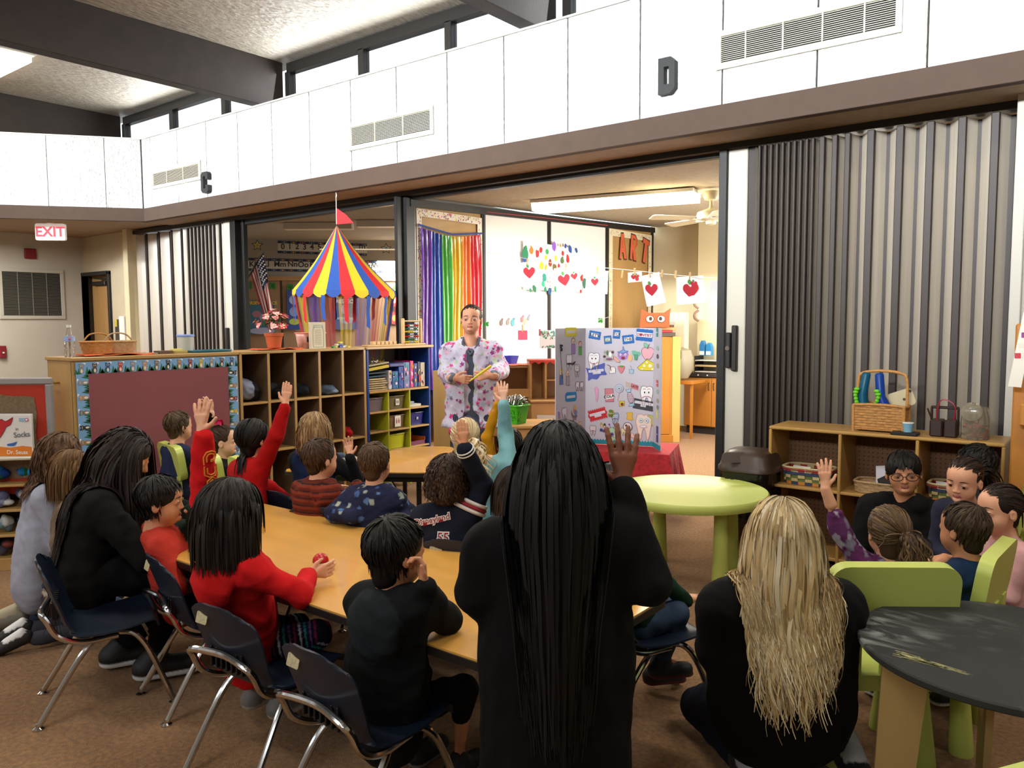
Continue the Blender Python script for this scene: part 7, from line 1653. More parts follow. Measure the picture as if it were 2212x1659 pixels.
MB().box(p.x-.03,p.x,p.y-.075,p.y+.075,ZT,ZT+.215,.002).build('block',mat('cream_wood','#cfc6ae',.7),t);sh=Sheet((p.x+.0,p.y,ZT),(0,1,0),(0,0,1));sh.line([(-.045,.19),(.045,.19),(.045,.175),(-.045,.175)],.003,'#5a8a96',1,True)
sh.line(bez([(-.04,.172,0),(-.052,.15,0),(-.052,.03,0),(-.04,.015,0),(.04,.015,0),(.052,.03,0),(.052,.15,0),(.04,.172,0)],3) and [(q_.x,q_.y) for q_ in bez([(-.04,.172,0),(-.052,.15,0),(-.052,.03,0),(-.04,.015,0),(.04,.015,0),(.052,.03,0),(.052,.15,0),(.04,.172,0)],3)],.0028,'#5a8a96',1)
for k in range(9):y_=.150-.014*k;sh.line([(-.035+.004*(j % 2)+.0078*j,y_+.003*((j*7+k) % 3-1)) for j in range(9)],.0016,['#5a6a86','#8a6a4a','#7a7a80'][k % 3],1)
sh.part('jar_drawing',t)
def blocks(c,lst,name,label):
    t=thing(name,label,'toy',c)
    for (dx,dy,dz,w,d,h,cl) in lst:b_=MB().box(c.x+dx-w/2,c.x+dx+w/2,c.y+dy-d/2,c.y+dy+d/2,c.z+dz,c.z+dz+h,.0015);[b_.cyl((c.x+dx+sx*w*.22,c.y+dy+sy*d*.22,c.z+dz+h),(c.x+dx+sx*w*.22,c.y+dy+sy*d*.22,c.z+dz+h+.004),.005,n=8) for sx in (-1,1) for sy in (-1,1)];b_.build('brick',mat('brick_'+cl[1:],cl,.3),t)
p=top_at(733,X=XS-.10);cl_={'y':'#c9b52a','b':'#1f3f8c','g':'#2c8a5a','w':'#cfd0cc'}
blocks(p,[(0,-.05,0,.03,.05,.016,cl_['y']),(.01,0,0,.035,.04,.018,cl_['b']),(.0,.05,0,.03,.05,.014,cl_['w']),(0,.01,.018,.03,.045,.016,cl_['b']),(.0,-.03,.018,.03,.03,.012,cl_['w']),(0,.01,.034,.028,.035,.016,cl_['y']),(.02,-.08,0,.03,.03,.012,cl_['g']),(.02,.08,0,.025,.03,.010,cl_['y'])],'toy_bricks','small pile of yellow, blue and white toy bricks on the cubby shelf')
p=top_at(828,X=XS-.10);t=thing('block_tray','pale wooden tray holding a row of six wooden cubes on the shelf','toy',p);M_pale=mat('pale_beech','#c2a070',.5,var=(20,.1));MB().box(p.x-.04,p.x+.05,p.y-.22,p.y+.22,ZT+.0002,ZT+.014,.003).build('tray',M_pale,t)
for k in range(6):MB().box(p.x-.02,p.x+.018,p.y-.14+k*.05,p.y-.101+k*.05,ZT+.014,ZT+.044,.003).build('wooden_cube',M_pale,t)
a0p=top_at(890,X=XS-.12);t=thing('abacus','wooden bead abacus with coloured rows at the end of the shelf','toy',a0p);hw,hz=.115,.235
MB().box(a0p.x-.05,a0p.x+.05,a0p.y-hw-.02,a0p.y+hw+.02,ZT,ZT+.016,.003).build('base',M_pale,t)
for sy in (-1,1):MB().prism(rrect(.03,hz,.014,4,0,hz/2),(a0p.x-.0,a0p.y+sy*hw-.009,ZT+.014),(1,0,0),(0,0,1),(0,.018,0)).build('upright',M_pale,t)
MB().cyl((a0p.x,a0p.y-hw,ZT+hz-.012),(a0p.x,a0p.y+hw,ZT+hz-.012),.007,n=12).build('crossbar',M_pale,t)
for k,(z_,cl,n_) in enumerate(((.205,'#1a1f3a',9),(.182,'#a8231f',9),(.150,'#1f5a3a',8),(.125,'#c9b52a',8),(.102,'#1a1f3a',8),(.080,'#a8231f',9),(.052,'#1f5a3a',9),(.030,'#c9b52a',9))):
    r_=MB().cyl((a0p.x,a0p.y-hw,ZT+z_),(a0p.x,a0p.y+hw,ZT+z_),.0018,n=6).build('rod',M_chrome,t);m=MB()
    for j in range(n_):yy=a0p.y-hw+.018+j*.0155+(.05 if j >= 5 and k % 3 else 0);m.ell((a0p.x,yy,ZT+z_),(.0095,.0078,.0095),8,None,cl)
    m.build('beads',VCG,r_)
# ---- inside the cubbies: bags and coats
def lump(c,r,cols,name,label,cat,seed,kind=None,z0=None):
    F=Field();rg=np.random.default_rng(seed)
    for i in range(7):o_=rg.uniform(-1,1,3)*np.array(r)*.5;F.ell(V(c.x,c.y,c.z)+o_,tuple(np.array(r)*rg.uniform(.45,.75)),None,.03,cols[i % len(cols)])
    F.pl(V(c.x,c.y,z0 if z0 is not None else c.z-r[2]),-U3)
    t=thing(name,label,cat,(c.x,c.y,z0 if z0 is not None else c.z-r[2]));W,Qd,Cc=F.mesh(.008,.006,seed);npobj('folded_cloth',[(W,Qd,Cc)],M_cloth,t);return t
cy_=lambda k:3.402+(1.208)*(k+.5)/5+.009
lump(Vector((XS-.14,cy_(0),1.0)),(.12,.10,.10),['#1a1b1e','#121315','#8f97b0'],'backpack','dark backpack with a pale lilac lining in the top left cubby','bag',1,z0=.907)
lump(Vector((XS-.16,cy_(1),.97)),(.12,.09,.07),['#121316','#1c1f26','#3a3f4a'],'folded_coat','black coat in the second cubby of the upper row','coat',2,z0=.907)
lump(Vector((XS-.15,cy_(2),.965)),(.12,.09,.06),['#15181d','#1f242c'],'folded_coat','dark coat in the third cubby of the upper row','coat',3,z0=.907)
lump(Vector((XS-.10,cy_(3),.94)),(.10,.10,.035),['#5a6a80','#6d7c92','#4a586c'],'folded_shirt','grey-blue shirt lying in the fourth cubby of the upper row','shirt',4,z0=.907)
lump(Vector((XS-.10,cy_(4)-.04,.565)),(.07,.06,.05),['#a5141c','#8a1018'],'baseball_cap','red cap in the last cubby of the middle row','cap',5,z0=.527)
# ---- blue shelf contents
zsh=.904
for k in range(6):MB().box(XS-.30,XS-.02,4.68,4.68+.22-.012*(k % 3),zsh+.001+k*.019,zsh+.013+k*.019,.001).solo('puzzle_board',mat('puzzle_%d' % (k % 2),['#b39b74','#c2b184'][k % 2],.6,var=(30,.3)),['bottom','second','third','fourth','fifth','sixth'][k]+' wooden puzzle board from the bottom of the stack on the blue shelf','puzzle','stacked wooden puzzle boards')
for k,(dz,cl,lb) in enumerate(((.120,'#27475e','dark blue puzzle tray above the wooden boards'),(.150,'#2f3a44','dark slate puzzle tray above the dark blue one'),(.185,'#b9a528','yellow-bottomed puzzle tray near the top of the stack'),(.225,'#a89f86','topmost puzzle tray heaped with loose pieces'))):
    R_=Matrix.Translation((XS-.15,4.79,zsh+dz)) @ Matrix.Rotation(.10 if k > 1 else .02,4,'X');t=thing('puzzle_tray',lb,'puzzle',(XS-.15,4.79,zsh+dz),0,None);MB().box(-.13,.13,-.105,.135 if k > 1 else .1,0,.012 if k != 2 else .026,.002,R_).build('tray',mat('tray_'+cl[1:],cl,.6),t)
    if k == 3:
        m=MB();[m.box(-.01,.01,-.008,.008,0,.006,0,R_ @ Matrix.Translation((rs.uniform(-.11,.11),rs.uniform(-.09,.12),.012+rs.uniform(0,.022))) @ Matrix.Rotation(rs.uniform(-1,1),4,'XYZ'[j % 3] if 'XYZ'[j % 3] != 'Z' else 'Z'),rs.choice(['#1a1a1e','#d9d4c4','#8a2a2a','#b9a22a','#3a3a44'])) for j in range(70)];m.build('loose_pieces',VC,t,kind='stuff')
games=[(4.925,.04,.17,'#c9c6cf','white narrow game box with a red mark'),(4.97,.075,.16,'#2b5f9e','blue cartoon-printed game box'),(5.05,.06,.20,'#1f4aa0','deep blue game box in the middle'),(5.115,.075,.235,'#6a78a8','grey-blue game box with a dark window'),(5.195,.045,.245,'#c42878','bright pink game box'),(5.245,.045,.22,'#3a4f9a','blue and orange game box right of the pink one'),(5.295,.03,.235,'#23355f','navy game box with a red oval'),(5.33,.06,.225,'#b3a58c','clear bag of assorted pieces at the end of the games')]
for k,(y_,w,h,cl,lb) in enumerate(games):
    t=thing('game_box',lb,'game',(XS-.13,y_+w/2,zsh));MB().box(XS-.25,XS-.03,y_,y_+w-.003,zsh+.001,zsh+h,.002).build('box',mat('game_'+cl[1:],cl,.45,var=(22,.35)),t)
    sh=Sheet((XS-.029,y_+w/2,zsh+h/2),(0,1,0),(0,0,1));rr_=random.Random(k)
    for _ in range(7):sh.oval(rr_.uniform(-w*.3,w*.3),rr_.uniform(-h*.4,h*.4),w*rr_.uniform(.08,.2),h*rr_.uniform(.04,.1),rr_.choice(['#d9d4e0','#c23a2c','#d9b03a','#3a9aa8','#e0a0c0','#1d2a5a']),1)
    if k == 6:sh.oval(0,-.04,.011,.035,'#c23a2c',4)
    sh.part('box_print',t)
MB().box(XS-.2,XS-.02,4.93,5.11,zsh+.173+.03,zsh+.20+.03,.003).solo('game_box',mat('game_flat','#4a4f8a',.45,var=(22,.4)),'flat game box with a red badge lying across the upright boxes','game')
def tub(y0_,y1_,z_,h,cl,lb,name='storage_bin',trans=0,card=None,rim=None):
    t=thing(name,lb,'bin',(XS-.14,(y0_+y1_)/2,z_));c=Vector((XS-.14,(y0_+y1_)/2,z_));w=(y1_-y0_)/2;mm=mat('bin_'+cl[1:],cl,.35,trans=trans)
    MB().grid(lambda u,v:c+Vector(((.09+.01*v)*max(-1,min(1,1.35*math.cos(u*6.2832))),(w*(.84+.10*v))*max(-1,min(1,1.35*math.sin(u*6.2832))),.001+h*v)),32,3).build('bin_body',mm,t,ang=50)
    MB().box(c.x-.085,c.x+.085,c.y-w*.82,c.y+w*.82,z_+.001,z_+.006).build('bin_base',mm,t)
    MB().tube([c+Vector((.103*max(-1,min(1,1.35*math.cos(a))),w*.97*max(-1,min(1,1.35*math.sin(a))),h)) for a in [2*math.pi*i/32 for i in range(32)]],.005,6,closed=True).build('rim',mm,t)
    if trans:
        m=MB();[m.ell(c+Vector((rs.uniform(-.06,.07),rs.uniform(-w*.6,w*.6),rs.uniform(.02,h*.6))),rs.uniform(.012,.02),7,None,rs.choice(card[1])) for _ in range(24)];m.build('contents',VC,t,kind='stuff')
    if card and card[0]:
        cw,ch_=card[0];sh=Sheet((c.x+.1035,c.y+(.01),z_+h*.55),(0,1,0),(0,0,1));sh.fill([(-cw,-ch_),(cw,-ch_),(cw,ch_),(-cw,ch_)],'#d9d6d0',1)
        for sx in (-1,1):sh.oval(sx*cw*.4,-.002,cw*.25,ch_*.4,card[2] if len(card) > 2 else '#5a5a60',2).oval(sx*cw*.4,ch_*.45,cw*.16,ch_*.16,'#caa08a' if len(card) > 2 else '#3a3a40',3)
        sh.part('picture_card',t)
ya_,yb_=y0 if False else 4.67,0
tub(4.675,4.875,.721,.115,'#a79aa4','clear bin with red toys, upper left yellow cubby',trans=.6,card=(None,['#b8232c','#c23a3a','#d9b03a','#a51f28']))
tub(4.905,5.14,.721,.115,'#8a7f5a','smoky clear bin with a picture card, upper middle yellow cubby',trans=.5,card=((.022,.028),['#7a6a4a','#9a8a5a','#5a4a3a']))
tub(4.905,5.14,.546,.115,'#9a7a5a','clear bin with red toys and a large white picture card, second row',trans=.5,card=((.036,.050),['#b8232c','#8a3a2a','#c28a6a'],'#b0506a'))
tub(5.17,5.38,.549,.115,'#17206a','dark blue bin with a small white tag in the right column',card=((.010,.010),[]))
tub(4.905,5.14,.361,.13,'#b9bd1e','yellow bin in the lower middle cubby')
for k,(h0,h1,w,cl,lb) in enumerate(((0,.024,.15,'#b9b8ac','lower pale book in the right blue cubby'),(.025,.052,.06,'#8f97a0','upper grey book in the right blue cubby'))):MB().box(XS-.16,XS-.02,5.17,5.17+w,.724+h0,.724+h1,.002).solo('book',mat('book_'+cl[1:],cl,.6),lb,'book')
t=thing('open_box','orange open cardboard box with a purple front in the lowest right blue cubby','box',(XS-.1,5.27,.364));MB().box(XS-.2,XS-.03,5.175,5.18,.364,.45).box(XS-.2,XS-.03,5.375,5.38,.364,.43).box(XS-.205,XS-.2,5.175,5.38,.364,.46).build('side',mat('orange_card','#b9602a',.7),t);MB().box(XS-.035,XS-.03,5.175,5.38,.364,.40).build('front',mat('purple_card','#6a3050',.7),t)

# ---- things on and in the low birch shelf
L3=lambda px_,Y=5.02,z=lz:(lambda p_:Vector((p_.x,p_.y,z)))(PY(px_,900,Y))
p=L3(1903,5.0);t=thing('wicker_carrier','tall-handled tan wicker carrier holding toy toothbrush puppets on the low shelf','basket',p)
bw2,bd2,bh2=.135,.07,.155
for sx in (-1,1):
    for sy in (-1,1):MB().tube([p+Vector((sx*bw2,sy*bd2,0)),p+Vector((sx*bw2*1.02,sy*bd2,bh2))],.009,8).build('corner_post',M_wick,t)
for k in range(9):
    z_=.02+k*.0155;m=MB()
    def f(u,v):a=2*math.pi*u;return p+Vector((bw2*max(-1,min(1,1.42*math.cos(a))),bd2*max(-1,min(1,1.42*math.sin(a))),z_+.014*v))*1+Vector((math.cos(a),math.sin(a),0))*.0045*math.sin(u*100+k*3.14)
    m.grid(f,100,1);m.build('weave',M_wick,t,ang=80)
MB().tube([p+Vector((bw2*1.02*max(-1,min(1,1.42*math.cos(a))),bd2*1.04*max(-1,min(1,1.42*math.sin(a))),bh2-.012*math.sin(a*2+1.57)*.6)) for a in [2*math.pi*i/36 for i in range(36)]],.0085,7,closed=True).build('rim',M_wick,t)
MB().box(p.x-bw2,p.x+bw2,p.y-bd2,p.y+bd2,lz+.012,lz+.018).build('base',M_wick,t)
MB().tube(bez([p+Vector((-bw2,.01,bh2)),p+Vector((-bw2*.98,.01,bh2+.14)),p+Vector((-bw2*.8,.01,bh2+.185)),p+Vector((0,.01,bh2+.20)),p+Vector((bw2*.8,.01,bh2+.185)),p+Vector((bw2*.98,.01,bh2+.14)),p+Vector((bw2,.01,bh2))],6),.0085,8).build('handle',M_wick,t)
for (px_,lean_,nm,cb1,lb) in ((1862,.12,'a','#0a5a78','teal toothbrush puppet with a green worm handle, left in the wicker carrier'),(1912,-.12,'b','#0a3f98','blue toothbrush puppet with a green worm handle, right in the wicker carrier')):
    q=L3(px_,4.985,lz+.10);t2_=thing('toy_puppet',lb,'toy',(q.x,q.y,lz+.02));m=MB();R_=Matrix.Translation(q) @ Matrix.Rotation(lean_,4,'Y')
    m.tube([R_ @ Vector((0,0,-.06)),R_ @ Vector((.0,0,.06)),R_ @ Vector((-.015,0,.11)),R_ @ Vector((-.01,0,.235)),R_ @ Vector((-.01,0,.245))],[.034,.032,.026,.024,.018],12);m.build('puppet_body',mat('puppet_'+nm,cb1,.35,trans=.25),t2_,ang=70)
    m=MB();s1_=-1
    for k in range(9):m.ell(R_ @ Vector((-.036+.010*math.sin(k*.7)*(1 if nm == 'a' else -1.6),-.030,-.01+k*.019)),(.013,.012,.013) if k < 7 else (.017,.014,.012),9)
    m.build('worm',mat('bright_green','#5fb81a',.45),t2_)
q=L3(1946,5.06,lz+.11);m=MB();m.prism(rrect(.14,.10,.02,3),q+Vector((0,0,.08)),Vector((.9,0,.35)).normalized(),Vector((-.35,0,.9)).normalized(),(0,.006,0),'#c9bc98');[m.cyl(q+Vector((.045-.03*k,-.001,.13-.05*k)),q+Vector((.045-.03*k,-.003,.13-.05*k)),.008,n=10,col='#4a4236') for k in (0,1)]
m.solo('wooden_paddle',VC,'cream wooden board with two dark dots sticking out of the wicker carrier','board')
p=L3(1958,4.91);MB().box(p.x-.075,p.x+.065,p.y-.04,p.y+.05,lz+.0005,lz+.018,.004).solo('black_box',mat('matte_black','#0e0f12',.5),'flat black case under the blue cup on the low shelf','case')
t=thing('paper_cup','light blue paper cup standing on the black case','cup',(p.x+.01,p.y,lz+.019));MB().lathe((p.x+.01,p.y,lz+.019),[(.022,0),(.030,.05),(.031,.052),(.029,.052),(.021,.004)],24).build('cup',mat('pale_blue_paper','#7fb0c9',.6),t,ang=50);MB().lathe((p.x+.01,p.y,lz+.068),[(.0295,0),(.0315,.002),(.0295,.005)],24).build('rim',M_white,t)
p=L3(2041,4.98);t=thing('utensil_caddy','dark brown woven caddy with red-handled tools on the low shelf','caddy',p);M_dbr=mat('dark_brown_plastic','#2a1611',.5)
for k in range(2):MB().box(p.x-.068+k*.070,p.x-.002+k*.070,p.y-.05,p.y+.05,lz,lz+.095,.008).build('compartment',M_dbr,t)
for sx in (-1,1):MB().box(p.x+sx*.066-.005,p.x+sx*.066+.005,p.y-.015,p.y+.015,lz+.09,lz+.165,.003).build('handle_post',M_dbr,t)
MB().box(p.x-.07,p.x+.07,p.y-.012,p.y+.012,lz+.155,lz+.17,.004).build('handle_bar',M_dbr,t)
MB().tube(bez([p+Vector((-.02,-.03,.08)),p+Vector((-.035,-.035,.11)),p+Vector((-.02,-.035,.20)),p+Vector((.02,-.035,.205)),p+Vector((.055,-.035,.17)),p+Vector((.05,-.03,.10)),p+Vector((.04,-.03,.08))],5),.004,6).build('red_handle',mat('red_plastic','#8e1a26',.35),t);MB().tube([p+Vector((-.06,-.02,.09)),p+Vector((-.085,-.02,.155))],.005,6).build('pen',M_dbr,t)
p=L3(2108,4.98);t=thing('plastic_jar','clear plastic tub of orange and red crayons at the right end of the low shelf','jar',p)
MB().lathe(p,[(.066,0),(.07,.006),(.07,.11),(.058,.165),(.056,.175)],32).build('jar_body',mat('clear_jar','#cfc8b4',.12,trans=.8),t,ang=60)
MB().lathe(p+Vector((-.01,-.075,.155)),[(.045,-.004),(.052,0),(.045,.004)],24,Matrix.Rotation(rad(80),4,'X').to_4x4()).build('jar_lid',_M['clear_jar'],t)
m=MB();[m.tube([p+Vector((x_,y_,z_)),p+Vector((x_,y_,z_))+Vector((rs.uniform(-.04,.04),rs.uniform(-.04,.04),rs.uniform(-.01,.03)))],.005,6,col=rs.choice(['#b8452c','#c2603a','#a8323a','#7a5a4a','#4a5a4a','#b98a4a'])) for x_,y_,z_ in [(rs.uniform(-.035,.035),rs.uniform(-.035,.035),rs.uniform(.01,.075)) for _ in range(60)]];m.build('crayons',VC,t,kind='stuff')
cols3=[mat('splint_%d' % i,c,.7) for i,c in enumerate(('#2f3a5a','#9a2a2a','#b9a46a','#b9762c','#5a6a2f','#bba877'))]
for (px_,w,d_,h,lb) in ((1752,.27,.17,.10,'multicoloured woven splint basket in the first compartment of the low shelf'),(2075,.26,.17,.09,'multicoloured woven basket in the third compartment, behind the girl with wide eyes')):
    p=L3(px_,5.0,.489);t=thing('woven_basket',lb,'basket',p,0,'splint baskets')
    for k in range(5):
        for j in range(24):
            a=2*math.pi*(j+.5)/24;da=math.pi/24*.94;f_=1+.10*k/5;o=.003 if (j+k) % 2 else 0
            def f(u,v):aa=a+(u-.5)*2*da;return p+Vector(((w/2*f_+o)*max(-1,min(1,1.2*math.cos(aa))),(d_/2*f_+o)*max(-1,min(1,1.2*math.sin(aa))),h*(k+v*.94)/5+.002))
            MB().grid(f,2,1).build('splint',cols3[(k*2+(j % 2)*(3-k)) % 6],t,smooth=False)
    m=MB();m.tube([p+Vector((w/2*1.1*max(-1,min(1,1.2*math.cos(a))),d_/2*1.1*max(-1,min(1,1.2*math.sin(a))),h+.006)) for a in [2*math.pi*i/36 for i in range(36)]],.007,6,closed=True);m.build('rim',mat('cream_splint','#c2b184',.7),t)
    MB().tube([p+Vector((w/2*1.13*max(-1,min(1,1.2*math.cos(a))),d_/2*1.13*max(-1,min(1,1.2*math.sin(a))),h-.006)) for a in [2*math.pi*i/36 for i in range(36)]],.0035,6,closed=True).build('rim_band',mat('red_splint','#9a2a2a',.7),t)
    MB().box(p.x-w*.42,p.x+w*.42,p.y-d_*.42,p.y+d_*.42,p.z+.001,p.z+.005).build('base',cols3[2],t)
    MB().prism([(-.05,0),(.06,-.01),(.05,.05),(-.06,.07)],p+Vector((-.06,.02,h*.6)),(1,0,.1),(0,.5,.6),(0,.002,0)).build('paper',M_paper,t)
p=L3(1905,4.99,.489);t=thing('wicker_basket','shallow tan wicker basket of paper masks in the middle compartment','basket',p);wicker(t,p,.25,.17,.06,M_wick2,rows=4,flare=1.05)
m=MB();m.prism([(-.04,0),(.03,0),(.02,.12),(-.05,.11)],p+Vector((.02,.0,.04)),(1,0,0),(0,.2,1),(0,.002,0),'#c9c6cf');m.prism([(-.03,0),(.06,.01),(.05,.04),(.0,.055),(-.04,.03)],p+Vector((.03,-.03,.05)),(1,0,0),(0,.2,1),(0,.002,0),'#1a1416');m.prism([(0,0),(.06,.0),(.055,.03),(.01,.035)],p+Vector((.07,-.035,.04)),(1,0,0),(0,.2,1),(0,.002,0),'#c03a5a');m.build('paper_masks',VC,t)

# ---- trash bin
def squarish(mb,c,e=4):
    out=[]
    for v in mb.v:
        x,y=v[0]-c.x,v[1]-c.y;r=math.hypot(x,y);k=1 if r < 1e-5 else .93/((abs(x/r) ** e+abs(y/r) ** e) ** (1/e));out.append((c.x+x*k,c.y+y*k*.95,v[2]))
    mb.v=out;return mb
p=PD(1622,1000,5.0);p.z=0;t=thing('trash_bin','brown domed trash bin with black liner beside the low shelf','bin',p);M_tb=mat('brown_plastic','#3a2a20',.4)
squarish(MB().lathe(p,[(.13,0),(.15,.02),(.165,.50),(.17,.52)],48),p).build('bin_body',M_tb,t,ang=60)
def lin(u,v):a=2*math.pi*u;r=.174+.006*math.sin(a*13)*v+.004*math.sin(a*29+v*5);return p+Vector((r*math.cos(a),r*math.sin(a),.57-.30*v))
squarish(MB().grid(lin,90,8),p).build('liner',mat('black_liner','#0b0b0c',.22,bump=(40,.5,.01)),t,ang=80)
squarish(MB().lathe(p+Vector((0,0,.56)),[(.188,0),(.195,.006),(.192,.03),(.183,.04),(.165,.095),(.13,.128),(.06,.138),(1e-6,.14)],48),p).build('lid',M_tb,t,ang=45)
MB().prism(rrect(.16,.07,.02,3),p+Vector((-.04,-.165,.655)),camdir(90),(0,.5,.86),Vector(camdir(0))*.006).build('flap',M_tb,t)

# ---- left wall and entry
p=PZ(107,480,2.73);d90=Vector(camdir(84));d0=Vector(camdir(-6));t=thing('exit_sign','lit white EXIT sign with red letters hanging from the soffit','sign',p+Vector((0,0,-.2)));o=p+Vector((0,0,-.115))
MB().prism(rrect(.34,.20,.02,3),o,d90,(0,0,1),d0*.05).build('housing',mat('exit_white','#d9cfc6',.5,emit=.55),t)
m=MB().text('EXIT',o-d0*.001-Vector((0,0,.004)),d90,Vector((0,0,1)),.165,bold=.004,depth=.001);m.build('lettering',mat('exit_red','#d0102c',.5,emit=1.3),t,smooth=False);MB().box(p.x-.03,p.x+.03,p.y-.03,p.y+.03,2.715,2.735,.003).build('mount',M_white,t)
def wallbox(px0,py0,px1,py1,dep,name,label,cat,mm,X=-12.2):
    a=PX(px0,py0,X);b=PX(px1,py1,X);MB().box(X,X+dep,min(a.y,b.y),max(a.y,b.y),min(a.z,b.z),max(a.z,b.z),.006).solo(name,mm,label,cat)
M_red=mat('alarm_red','#7a1424',.5);wallbox(51,536,77,560,.04,'fire_alarm_horn','dark red square alarm box high on the left wall','alarm',M_red)
a=PX(-4,747,-12.2);t=thing('fire_alarm_pull','red fire alarm pull station at the left edge','alarm',(-12.18,a.y+.09,a.z-.2));b=PX(12,773,-12.2);MB().box(-12.2,-12.15,a.y,b.y,b.z,a.z,.006).build('box',M_red,t);MB().box(-12.15,-12.14,a.y+.03,b.y-.03,(a.z+b.z)/2-.02,(a.z+b.z)/2).build('handle',M_white,t)
a=PX(3,586,-12.2);b=PX(133,682,-12.2);t=thing('wall_vent','large square return-air grille on the left wall','vent',(-12.2,(a.y+b.y)/2,b.z));z1_,z0_=a.z,b.z
MB().box(-12.2,-12.197,a.y,b.y,z0_,z1_).build('backing',_M['vent_shadow'],t)
for (y0_,y1_,q0,q1) in ((a.y-.05,b.y+.05,z1_,z1_+.05),(a.y-.05,b.y+.05,z0_-.05,z0_),(a.y-.05,a.y,z0_,z1_),(b.y,b.y+.05,z0_,z1_)):MB().box(-12.2,-12.18,y0_,y1_,q0,q1,.004).build('frame',mat('vent_white','#b3b1a8',.6),t)
m=MB();n_=40
for i in range(n_):z_=z0_+(i+.5)*(z1_-z0_)/n_;m.prism([(0,-.004),(.016,-.008),(.016,-.006),(0,-.0015)],(-12.197,a.y,z_),(1,0,0),(0,0,1),(0,b.y-a.y,0))
m.build('louvre',mat('vent_grey','#77756c',.6),t,kind='stuff')
for k in (1,2,3):y_=a.y+(b.y-a.y)*k/4;MB().box(-12.185,-12.178,y_-.004,y_+.004,z0_,z1_).build('divider',_M['vent_grey'],t)
p=PY(262,735,5.40);t=thing('wall_file','white folder pocket and grey holder with a yellow tag beside the back door','holder',(p.x,5.42,p.z-.3));a=PY(252,690,5.42);b=PY(262,750,5.42);MB().box(a.x,b.x,5.39,5.43,b.z-.1,a.z,.006).build('grey_holder',mat('grey_steel','#4a4640',.4,.5),t);a2=PY(265,683,5.42);b2=PY(279,750,5.42);MB().box(a2.x,b2.x,5.36,5.43,b2.z-.15,a2.z,.01).build('white_pocket',M_white,t);MB().box(a.x+.02,a.x+.07,5.385,5.39,a.z-.1,a.z-.0).build('tag',mat('yellow_tag','#c2b22a',.6),t)

# ---- toy shelf, book and easel at the far left
TL0,TL1=-6.0,-4.98;ty0,ty1=.9,1.90
ts=thing('toy_shelf','white-topped low toy shelf full of plastic toys at the left edge','shelf',(-5.2,1.4,0));M_wlam=mat('white_laminate','#c4c0b4',.4)
tp_=[Vector((p_.x,p_.y,0)) for p_ in (PZ(92,962,.70),PZ(-10,1003,.70))];dS=(tp_[1]-tp_[0]).normalized();nS=Vector((dS.y,-dS.x,0));nS=nS if nS.dot(Vector((1,0,0))) > 0 else -nS;oS=tp_[0]+dS*0
# local frame: x along the front (towards the left edge), y into the shelf
oF=PZ(93,985,.70);oF.z=0;dS=Vector(camdir(-100));nS=Vector(camdir(-10))
LS=Matrix(((dS.x,nS.x,0,oF.x),(dS.y,nS.y,0,oF.y),(0,0,1,0),(0,0,0,1)))
MB().box(-.02,.9,-.02,.38,.68,.70,.005,LS).build('top',M_wlam,ts)
for x_ in (0,.86):MB().box(x_,x_+.02,0,.36,.0,.68,.003,LS).build('side_panel',M_honey,ts)
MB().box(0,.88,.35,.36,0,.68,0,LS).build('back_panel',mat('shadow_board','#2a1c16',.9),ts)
for z_ in (.07,.22,.375,.53):MB().box(.02,.86,.0,.35,z_-.014,z_,.002,LS).build('shelf_board',M_honeyy,ts)
MB().box(.02,.86,-.005,.0,.0,.075,.002,LS).build('kick_board',M_honeyy,ts)
sets=[(.532,['#1f6a34','#1d4f9a','#2a7ac0','#2f8a3a','#1a3f86'],'plastic_animals','green and blue plastic toys on the top shelf of the toy shelf'),(.377,['#8a8fb0','#b3b6c4','#6a7298','#c9cad0'],'rolled_cloths','pale blue and white rolled cloths on the second shelf of the toy shelf'),(.222,['#a9b4b8','#6a8a94','#c4cdcf','#5a6f7a','#2f8a86'],'soft_toys','white and teal soft toys on the third shelf of the toy shelf'),(.072,['#4a4650','#8a4a4a','#3a3a48','#b9655a'],'cloth_bundle','dark and pink cloth bundle on the lowest shelf of the toy shelf')]
for si,(z_,cs,nm,lb) in enumerate(sets):
    for k in range(3):
        q=LS @ Vector((.07+.1*k,.08+.05*(k % 2),z_+.055));F=Field();rg=np.random.default_rng(si*20+k)
        for i in range(5):F.ell(vv(q)+rg.uniform(-1,1,3)*V(.03,.03,.03),tuple(rg.uniform(.018,.040,3)),None,.01,cs[(i+k) % len(cs)])
        F.pl(V(q.x,q.y,z_+.001),-U3)
        t=thing('toy','%s toy, %s on the %s shelf of the toy shelf' % (['green and blue','pale blue','white and teal','dark pink'][si],['rightmost','second from right','third from right'][k],['top','second','third','lowest'][si]),'toy',(q.x,q.y,z_),0,nm.replace('_',' '));npobj('toy_body',[F.mesh(.007,.003,k)],M_cloth,t)
bk_o=LS @ Vector((.175,.03,.702));bu=Vector(camdir(92));bn=Vector(camdir(2));t=thing('picture_book','picture book with an orange band lettered in Socks standing on the toy shelf','book',bk_o)
bwd,bhh=.23,.25;MB().prism([(-bwd/2,0),(bwd/2,0),(bwd/2,bhh),(-bwd/2,bhh)],bk_o,bu,(0,0,1),bn*.012).prism([(-bwd/2,0),(bwd/2,0),(bwd/2,bhh+.006),(-bwd/2,bhh+.006)],bk_o+bn*.02,bu,Vector((0,.0,1)),bn*.004).build('cover',mat('book_white','#dcdad6',.4),t)
